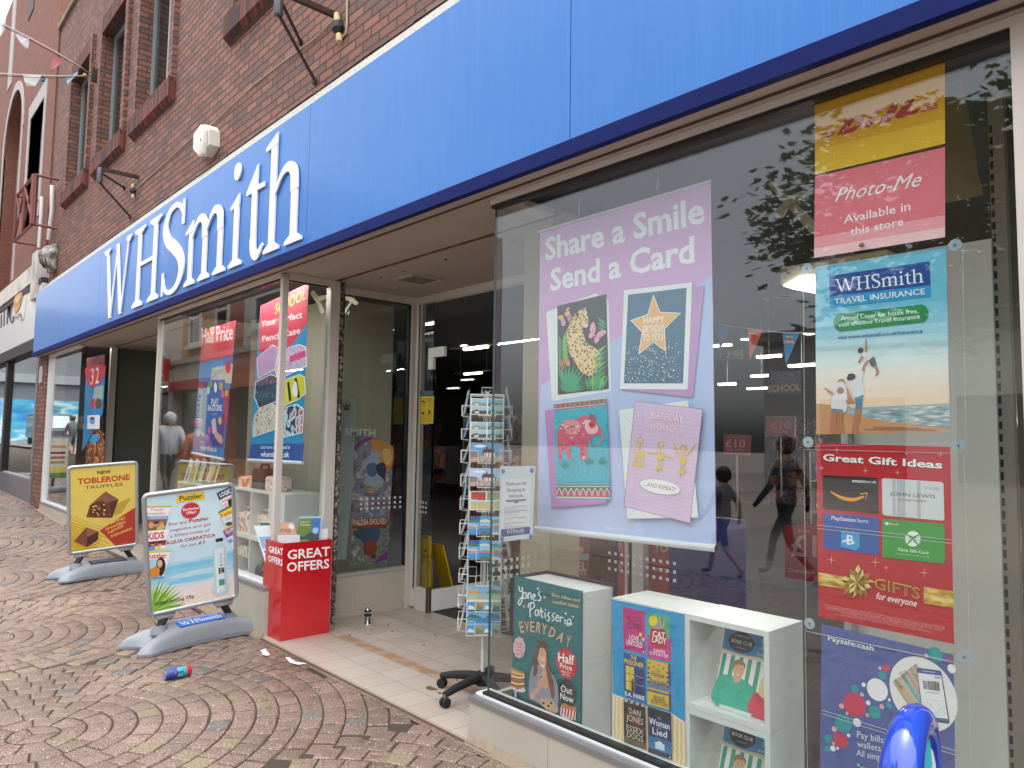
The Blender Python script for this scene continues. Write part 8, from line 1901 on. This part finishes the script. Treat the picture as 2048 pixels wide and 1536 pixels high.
bk2 = thing('hanging_sign', 'dark hanging sign reading Back to School deep inside the shop', 'sign', onY(1570, 770, 4.0)); F = Flat((0, 4.0, 2), Y3); F.slab(K((980, 1090), (1450, 1090), (1480, 1440), (950, 1440)), '1a2036', .01); F.lay += 2; F.build('board', bk2); F.text('BACK', K((1020, 1225))[0], K((1385, 1225))[0], K((1020, 1105))[0], '2a4058', .03); F.text('TO', K((1150, 1310))[0], K((1260, 1310))[0], K((1150, 1240))[0], '5a2434', .03); F.text('SCHOOL', K((965, 1420))[0], K((1470, 1385))[0], K((965, 1320))[0], '7a6438', .04); F.build('lettering', bk2)
ex = thing('exit_sign', 'unlit green fire exit sign with arrow hanging inside the shop', 'exit sign', onY(1455, 708, 4.5)); F = Flat((0, 4.5, 2), Y3); F.slab(K((165, 770), (575, 770), (575, 912), (165, 905)), '16261e', .01); F.lay += 2; F.line(K((215, 830), (285, 825)), 1.6, '5a7a68'); F.line(K((245, 795), (215, 830), (245, 870)), 1.6, '5a7a68'); F.line(K((350, 790), (365, 830), (340, 885)), 2.5, '5a7a68', 4); F.text('Fire exit', K((410, 850))[0], K((545, 850))[0], K((410, 810))[0], '4a6a58', .01); F.build('panel', ex)
# speaker and dark box above the banner
sp2 = thing('ceiling_speaker', 'dark box hung under the ceiling inside the right window', 'box', onY(1395, 305, .9)); K = crop(1024, 0, .25); b = MB(); p = onY(1400, 302, .9); b.box((p.x - .16, .86, p.z - .09), (p.x + .14, 1.1, p.z + .12), mat('dark_blue_box', '14161e', .4), .005); b.build('body', sp2); b = MB(); b.box((p.x - .05, .87, p.z - .14), (p.x + .12, 1.0, p.z - .091), mat('brown_card', '5a3a2c', .7)); b.build('flap', sp2)

r = thing('strip_light', 'bright white strip light under the ceiling just behind the poster column', 'strip light', onY(1600, 560, .95), 'lit strip lights in the shop')
p = onY(1567, 572, .95); b = MB(); b.prism([p, onY(1720, 600, .95), onY(1720, 545, .95), onY(1600, 552, .95)], (0, .12, 0), TUBE); b.build('diffuser', r); lamp(r, 'AREA', (-1.5, 1.0, p.z - .04), 6, .9)
b = MB(); b.box((p.x - .02, .96, p.z + .012), (p.x + .5, 1.06, p.z + .10), mat('cream_steel')); b.build('reflector', r)
for (px, py, Y) in ((1440, 690, 4.2), (1535, 712, 3.6), (1520, 751, 4.6), (1452, 768, 5.5), (1600, 730, 3.6), (1400, 745, 5)):
    q = onY(px, py, Y); r = thing('strip_light', 'slim lit strip light deep in the shop beside the lilac banner', 'strip light', q, 'lit strip lights in the shop'); b = MB(); b.box((q.x - .11, Y, q.z - .012), (q.x + .11, Y + .05, q.z + .006), TUBE); b.build('diffuser', r); b = MB(); b.box((q.x - .12, Y - .01, q.z + .009), (q.x + .12, Y + .06, q.z + .02), INT_W); b.tube([(q.x, Y + .03, q.z + .02), (q.x, Y + .03, 3.05)], .003, ALU, 4); b.build('reflector', r)
for Y, X0, X1, z in ((9.0, -4.5, -1.6, 1.9), (9.3, -1.2, .6, 1.86)):
    r = thing('shelf_light', 'row of lit yellowish tubes over the wall shelves beyond the price signs', 'shelf light', (X0, Y, z), 'lit shelf lights'); b = MB(); x = X0
    while x < X1: b.box((x, Y, z), (x + .55, Y + .05, z + .06), emit('shelf_tube', 'ffeeb0', 5)); x += .6
    b.build('tubes', r); b = MB(); b.box((X0, Y + .06, z - .05), (X1, Y + .1, z + .5), INT_W); b.build('pelmet', r)

for x, y in ((-7.6, .17), (-6.3, .17), (-13.4, .17)):
    r = thing('strip_light', 'hidden tube added to brighten the %s window bay' % ('far left' if x < -10 else 'left' if x < -7 else 'corner'), 'strip light', (x, y, 2.9), 'lit strip lights in the shop'); b = MB(); b.box((x - .5, y - .02, 3.0), (x + .5, y + .02, 3.025), TUBE); b.build('diffuser', r); b = MB(); b.box((x - .52, y - .04, 3.026), (x + .52, y + .04, 3.05), INT_W); b.build('reflector', r); lamp(r, 'AREA', (x, y + .03, 2.99), 4.5, .9)  # unseen tubes and area lamps, added to brighten the window bays
for x, y in ((-2.0, 3.6), (-.4, 2.6), (-4.5, 5.0), (-7.0, 4.5), (-3, 8), (-7, 9)): lamp(None, 'AREA', (x, y, 2.6), 18, 1.0)

wc = thing('added_brown_box', 'brown box added behind the open glass door to bring brown into the glass', 'counter', (-5.0, 2.7, 0))  # added box, lifts the dark doorway and gives the door glass its brown
WOOD = ramp_mat('brown_veneer', 'wave', ((.3, '4a3220'), (.7, '63452c')), 2.2, .45, stretch=(6, 1, .6), detail=5)
b = MB(); b.box((-5.3, 2.7, .01), (-3.7, 3.2, 1.02), WOOD, .006); b.build('body', wc); b = MB(); b.box((-5.34, 2.66, 1.021), (-3.66, 3.24, 1.06), mat('brown_box_top', '3a2c22', .35)); b.build('top', wc)

# ================================================================ ACROSS THE STREET (seen mirrored in the glass)
OY = -5.5
def mir(px, py, W=5.5):
    p = onY(px, py, W); return Vector((p.x, -W, p.z))
op = thing('terrace_building', 'brick terrace with white sash windows across the street, mirrored in the left window', 'building', (-22, OY - .2, 0))
b = MB()
for x0, x1, m in ((-31, -25.4, BRICK_W), (-25.4, -22.2, BRICK_Y), (-22.2, -20.3, BRICK_R), (-20.3, -15.0, BRICK_W)): b.box((x0, OY - .4, 3.9), (x1, OY, 7.2), m)
b.build('upper_wall', op)
b = MB(); b.box((-31.1, OY - .4, 7.21), (-14.9, OY + .12, 7.35), STONE); b.build('cornice', op)
b = MB(); b.box((-31, OY - .4, 3.86), (-15, OY + .12, 4.02), STONE); b.build('string_course', op)
for x0, x1, z0, z1 in ((-28.2, -27.2, 4.4, 6.1), (-24.7, -23.6, 4.4, 6.2), (-22.4, -21.4, 4.4, 6.2), (-19.6, -17.2, 4.5, 6.2), (-16.6, -15.5, 4.5, 6.2)):
    f = MB(); w_ = .1
    for q in (((x0, OY + .001, z0), (x0 + w_, OY + .06, z1)), ((x1 - w_, OY + .001, z0), (x1, OY + .06, z1)), ((x0 + w_, OY + .001, z0), (x1 - w_, OY + .06, z0 + w_)), ((x0 + w_, OY + .001, z1 - w_), (x1 - w_, OY + .06, z1)), ((x0 + w_, OY + .001, (z0 + z1) / 2 - .04), (x1 - w_, OY + .05, (z0 + z1) / 2 + .04))): f.box(*q, WHITEP)
    f.box((x0 - .08, OY + .001, z0 - .1), (x1 + .08, OY + .12, z0 - .002), WHITEP)
    w_o = f.build('window', op); g = MB(); g.box((x0 + w_, OY + .002, z0 + w_), (x1 - w_, OY + .012, z1 - w_), GLASS_U); g.build('pane', w_o)
for x0, x1, c, c2, c3 in ((-31, -26.4, 'b8b4ac', '8a8478', '5a5a58'), (-26.4, -21.6, 'c4c2bc', 'b83028', '6a6a64'), (-21.6, -17.6, 'b03428', 'c86a30', '3a3438'), (-17.6, -15, 'c0bcb4', '3a5a4a', '4a4c4c')):
    b = MB(); z = gz(x0)
    b.box((x0, OY - .4, 3.05), (x1 - .01, OY + .06, 3.85), mat('fascia_' + c, c, .5, .05, 2)); b.box((x0 + .15, OY + .0605, 2.9 if c2 == 'c86a30' else 3.0), (x1 - .3, OY + .11, 3.3), mat('fascia_' + c2, c2, .5))
    b.box((x0, OY - .4, z), (x0 + .4, OY + .05, 3.04), mat('fascia_' + c, c)); b.box((x0 + .4, OY - .3, z + .5), (x1 - .01, OY - .28, 3.04), mat('fascia_' + c3, c3, .15, spec=.7)); b.box((x0 + .4, OY - .3, z), (x1 - .01, OY + .0, z + .5), mat('fascia_' + c2, c2))
    b.build('shopfront', op)
b = MB(); b.box((-31, OY - 5, 0), (-15, OY - .41, 7.1), INT_W); b.build('body', op)
sg = thing('projecting_sign', 'red projecting bank sign with a white flame emblem, mirrored in the left window', 'sign', (-26.2, OY + .4, 3.6))
b = MB(); b.box((-26.25, OY + .13, 3.35), (-26.15, OY + .95, 4.1), mat('bank_red', 'c01c20', .4)); b.build('panel', sg)
b = MB()
for pts in (((.2, .2), (.5, .12), (.8, .2), (.75, .42), (.55, .5), (.5, .42), (.3, .4)), ((.42, .5), (.38, .75), (.52, .9), (.5, .7), (.6, .55))): b.prism([(-26.149, OY + .13 + .82 * u, 3.35 + .75 * v) for u, v in pts], (.004, 0, 0), WHITEP)
b.build('emblem', sg); b = MB(); b.box((-26.22, OY - .01, 3.75), (-26.18, OY + .13, 3.79), IRON); b.build('arm', sg)
# low pale building and far town blocks beyond the square
lb = thing('low_building', 'low pale rendered building across the square, mirrored in the right window', 'building', (-5, -21, 0))
b = MB(); b.box((-13, -27, 0), (9, -21, 5.0), mat('pale_render', 'a5a5a2', .8, .06, 1.5)); b.build('wall', lb)
b = MB(); b.box((-13.3, -27.2, 5.001), (9.3, -20.7, 5.35), mat('roof_edge', '6c6c6c', .8)); b.build('roof', lb)
for i in range(5): f = MB(); x = -11 + i * 4; f.box((x, -20.99, .5), (x + 2.6, -20.95, 3.0), GLASS_U); f.build('window', lb)
fb = thing('dark_building', 'dark grey town block with a blue mural hoarding, mirrored far off in the left-hand panes', 'building', (-80, -12, 0))
b = MB(); b.box((-92, -40, .5), (-80, -2, 13), mat('dark_cladding', '84868a', .7, .08, 1)); b.box((-92, -2, .5), (-84, 12, 15), BRICK_R); b.build('wall', fb)
b = MB(); b.box((-79.9, -40, 6), (-79.5, -2, 6.8), mat('pale_band', 'a8aaa8', .7)); b.build('canopy', fb)
hd = thing('mural_hoarding', 'blue and white painted hoarding, mirrored far off in the left-hand panes', 'hoarding', (-76, -12, .7)); b = MB(); b.box((-76, -36, .7), (-75.8, 0, 4.3), ramp_mat('mural_paint', 'noise', ((.35, '1c8ac0'), (.48, '58b8d8'), (.55, 'd0e4e8'), (.62, '4ab0a8'), (.7, '2a78b8')), .35, .6, stretch=(1, 1, 2.5))); b.build('panel', hd)
vn = thing('parked_van', 'dark grey van parked across the square, mirrored in the far-left pane', 'van', (-58, -7.5, .7))
b = MB(); VB = mat('van_paint', '4a5058', .3, coat=.5); b.box((-60, -8.5, 1.1), (-55.6, -6.6, 2.75), VB, .15); b.box((-55.7, -8.45, 1.1), (-54.6, -6.65, 1.75), VB, .12); b.build('body', vn)
b = MB(); b.prism([(-55.59, -8.3, 1.8), (-54.9, -8.3, 1.8), (-55.59, -8.3, 2.6)], (0, 1.5, 0), mat('van_glass', '9aa6b0', .1, spec=.8)); b.build('windscreen', vn)
for x in (-59, -55.4):
    for y in (-8.45, -6.75): b = MB(); b.lathe([(.1, -.1), (.33, -.1), (.33, .1), (.1, .1)], (x, y, 1.03), RUBB, 18, axis=(0, 1, 0)); b.build('wheel', vn)
for y in (-8.2, -7.0): b = MB(); b.box((-54.6, y, 1.4), (-54.55, y + .3, 1.6), WHITEP); b.build('headlight', vn)
# street tree: trunk, limbs and a crown of separate leaves
tr = thing('street_tree', 'broad-leaved street tree whose leaves are mirrored in the right window', 'tree', (-1.6, -6.6, 0))
BARK = mat('bark', '4a4038', .9, .2, 12, bump=.6)
rt = random.Random(17); b = MB(); b.tube([(-1.6, -6.6, -.02), (-1.62, -6.58, 1.4), (-1.7, -6.5, 2.8), (-1.8, -6.4, 4.2), (-1.9, -6.3, 5.8)], [.16, .13, .115, .09, .05], BARK, 12); b.build('trunk', tr)
b = MB(); tips = []
for i in range(30):
    a = rt.uniform(0, 6.283); z0 = rt.uniform(2.9, 5.4); l = rt.uniform(1.5, 3.2) * (1 if math.cos(a) < .3 else .75)
    o = Vector((-1.72, -6.48, z0)); d = Vector((math.cos(a), math.sin(a) * .62, rt.uniform(.0, .45)))
    pts = [o + d * l * t + Vector((0, 0, .18 * l * t - .42 * l * t * t * rt.uniform(.5, 1.2))) for t in (0, .35, .7, 1)]
    b.tube(pts, [.04, .028, .016, .006], BARK, 6)
    for k in range(4):
        t = rt.uniform(.35, 1); p = o + d * l * t + Vector((0, 0, .18 * l * t - .36 * l * t * t)); q = p + Vector((rt.uniform(-.6, .6), rt.uniform(-.4, .4), rt.uniform(-.35, .3))); b.tube([p, q], [.01, .004], BARK, 4); tips += [p, q]
    tips.append(pts[-1])
b.build('limbs', tr)
b = MB(); LF = [mat('leaf_%d' % i, c, .55, .12, 3) for i, c in enumerate(('587a40', '6a8c4c', '4a6830', '7a9858'))]
for p in tips:
    for k in range(50):
        c = p + Vector((rt.gauss(0, .24), rt.gauss(0, .22), rt.gauss(-.04, .15))); s = rt.uniform(.055, .125); a = rt.uniform(0, 6.283)
        u = Vector((math.cos(a), math.sin(a), rt.uniform(-.5, .2))).normalized(); v = u.cross(Vector((rt.uniform(-.5, .5), rt.uniform(-.5, .5), 1))).normalized()
        sh = ((-1, 0), (-.35, .55), (-.1, .3), (.1, .85), (.35, .3), (1, .35), (.55, 0), (1, -.35), (.35, -.3), (.1, -.85), (-.1, -.3), (-.35, -.55))
        b.face([c + u * s * x + v * s * y for x, y in sh], LF[rt.randrange(4)])
b.build('crown', tr)
# neighbour's own pavement sign, mirrored in its window
s3 = thing('pavement_sign', 'cream cafe pavement sign with a green foot band, mirrored in the neighbouring window', 'pavement sign', (-17.6, -.95, gz(-17.6)), 'pavement signs of the neighbouring cafe')
z = gz(-17.6); c = Vector((-17.9, -.62, z)); ax = Vector((.45, .9, 0)).normalized(); nn = Vector((ax.y, -ax.x, 0))
b = MB(); b.obox(c + Vector((0, 0, .72)), ax * .33, (0, 0, .44), nn * .012, SNAP, .008); b.build('frame', s3)
b = MB(); b.obox(c + Vector((0, 0, .06)), ax * .42, nn * .2, (0, 0, .06), GREYPL, .04); b.build('base', s3)
b = MB(); b.tube([c + Vector((0, 0, .1)), c + Vector((0, 0, .3))], .03, RUBB, 8); b.build('post', s3)
for sg_ in (-1, 1):
    b = MB(); q = nn * .0145 * sg_
    for z0, z1, cl in ((.30, .40, '4a8a4a'), (.40, .52, 'd8c860'), (.52, 1.13, 'd8d4c4')): b.obox(c + q + Vector((0, 0, (z0 + z1) / 2)), ax * .30, (0, 0, (z1 - z0) / 2), nn * .001, pr(cl))
    for z0, cl in ((.95, 'c8963a'), (.82, '8a2a34'), (.72, 'a84a50'), (.62, '9a9040')): b.obox(c + q * 1.15 + Vector((0, 0, z0)), ax * .24, (0, 0, .025), nn * .001, pr(cl))
    b.build('poster', s3)

# ---- people, seen mirrored in the glass
dg = bpy.context.evaluated_depsgraph_get
def person(label, loc, face, J, R, cols, hair, h=1.72):
    """J: joints in body frame (x to the side, y forward, z up, metres at 1.72 tall); one skinned body, clothing by height bands"""
    k = h / 1.72; r = thing('person', label, 'person', loc, 'pedestrians mirrored in the windows')
    E = [('pelvis', 'waist'), ('waist', 'chest'), ('chest', 'neck'), ('neck', 'head'), ('head', 'crown')]
    for s in 'LR': E += [('chest', 'sh' + s), ('sh' + s, 'el' + s), ('el' + s, 'wr' + s), ('wr' + s, 'ha' + s), ('pelvis', 'hip' + s), ('hip' + s, 'kn' + s), ('kn' + s, 'an' + s), ('an' + s, 'to' + s)]
    names = list(J); me = bpy.data.meshes.new('body'); me.from_pydata([Vector(J[n]) * k for n in names], [(names.index(a), names.index(c)) for a, c in E], [])
    o = bpy.data.objects.new('body', me); COL.objects.link(o)
    sk = o.modifiers.new('skin', 'SKIN'); sk.use_smooth_shade = True
    for i, n in enumerate(names):
        q = R.get(n, R.get(n[:2], .05)); q = q if hasattr(q, '__len__') else (q, q); me.skin_vertices[0].data[i].radius = (q[0] * k, q[1] * k); me.skin_vertices[0].data[i].use_root = (n == 'pelvis')
    sb = o.modifiers.new('sub', 'SUBSURF'); sb.levels = 2; sb.render_levels = 2
    bpy.context.view_layer.update()
    m2 = bpy.data.meshes.new_from_object(o.evaluated_get(dg())); bpy.data.objects.remove(o)
    ca, sa = math.cos(face), math.sin(face)
    top, bot, shoe, sleeve, skin = [pr(c) for c in cols]
    b = MB(); hip = J['pelvis'][2] * k; vs = [v.co.copy() for v in m2.vertices]
    W_ = [Vector((loc[0] + v.x * ca - v.y * sa, loc[1] + v.x * sa + v.y * ca, loc[2] + v.z)) for v in vs]
    grp = {}
    for p in m2.polygons:
        c = sum((vs[i] for i in p.vertices), Vector()) / len(p.vertices); z = c.z / k; far = abs(c.x) / k
        if z > 1.44: m = skin
        elif far > .17 and z < sleeve_z[0]: m = skin if sleeve_z[1] else top
        elif z > hip / k - .02: m = top
        elif z > sleeve_z[2]: m = bot
        elif z > .10: m = skin
        else: m = shoe
        if far > .24 and z < .88: m = skin
        b.v = b.v or [tuple(w) for w in W_]
        b.f.append(list(p.vertices)); b.m.append(b.mi(m)); b.sm.append(True)
    b.build('body', r)
    hc, hr, hm = hair; b = MB(); p = Vector(hc) * k; q = Vector((loc[0] + p.x * ca - p.y * sa, loc[1] + p.x * sa + p.y * ca, loc[2] + p.z)); b.blob(q, hr * k, pr(hm), 3, (1, 1, 1.12), .02); b.build('hair', r)
    return r
sleeve_z = [0, False, .1]
STAND = dict(pelvis=(0, 0, .92), waist=(0, 0, 1.08), chest=(0, 0, 1.32), neck=(0, .01, 1.47), head=(0, .03, 1.57), crown=(0, .02, 1.68), shL=(-.17, 0, 1.39), elL=(-.25, -.02, 1.12), wrL=(-.27, .05, .88), haL=(-.27, .08, .79), shR=(.17, 0, 1.39), elR=(.25, -.02, 1.12), wrR=(.27, .05, .88), haR=(.27, .08, .79), hipL=(-.09, 0, .88), knL=(-.10, .03, .48), anL=(-.10, -.02, .08), toL=(-.11, .13, .03), hipR=(.09, 0, .88), knR=(.10, .02, .48), anR=(.10, -.03, .08), toR=(.11, .12, .03))
WALK = dict(STAND, knL=(-.09, .20, .52), anL=(-.09, .28, .10), toL=(-.09, .42, .06), knR=(.09, -.08, .48), anR=(.09, -.36, .16), toR=(.09, -.28, .05), elL=(-.24, -.14, 1.14), wrL=(-.24, -.16, .90), haL=(-.24, -.13, .81), elR=(.24, .08, 1.14), wrR=(.24, .24, .94), haR=(.24, .3, .87))
RAD_ = dict(pelvis=(.15, .11), waist=(.14, .10), chest=(.16, .11), neck=.055, head=(.078, .09), crown=(.05, .06), sh=.065, el=.046, wr=.032, ha=(.04, .022), hi=.085, kn=.058, an=.04, to=(.042, .028))
BIG = dict(RAD_, waist=(.18, .14), chest=(.19, .14), el=.07, sh=.08, wr=.045, pelvis=(.17, .13))
sleeve_z[:] = [0, False, .1]
person('person in white hooded top and dark trousers, mirrored in the left window', (-15.2, -2.05, gz(-15.2)), rad(90), WALK, BIG, ('c4c6c8', '2c3438', '3a3a3c', 'c4c6c8', 'b98a70'), ((0, .0, 1.60), .122, 'c8cacc'))
person('person in red cap and orange top beside the hooded one, mirrored', (-13.5, -2.0, gz(-13.5)), rad(85), STAND, RAD_, ('c86a38', '30343a', '2a2a2c', 'c86a38', 'b98a70'), ((0, .01, 1.64), .105, 'c84a58'), 1.62)
sleeve_z[:] = [1.2, True, .52]
person('person in grey T-shirt and shorts walking, mirrored in the far-left pane', (-37.5, -4.9, gz(-37.5)), rad(95), WALK, BIG, ('8a8c92', '7c8086', '8a8a88', '8a8c92', 'b98a70'), ((0, .0, 1.63), .10, '6a5a48'))
person('person in grey top and dark shorts striding, mirrored in the right window', (-4.75, -5.0, 0), rad(85), WALK, RAD_, ('8a8894', '2a2c36', '2a3a7a', '8a8894', 'c89880'), ((0, -.01, 1.60), .125, '241c1a'), 1.30)
sleeve_z[:] = [0, False, .2]
person('person in black cropped trousers walking behind the shorter one, mirrored', (-4.2, -5.45, 0), rad(88), WALK, RAD_, ('4a4a58', '22242c', '3a4a6a', '4a4a58', 'c89880'), ((0, 0, 1.62), .11, '2a2220'), 1.66)
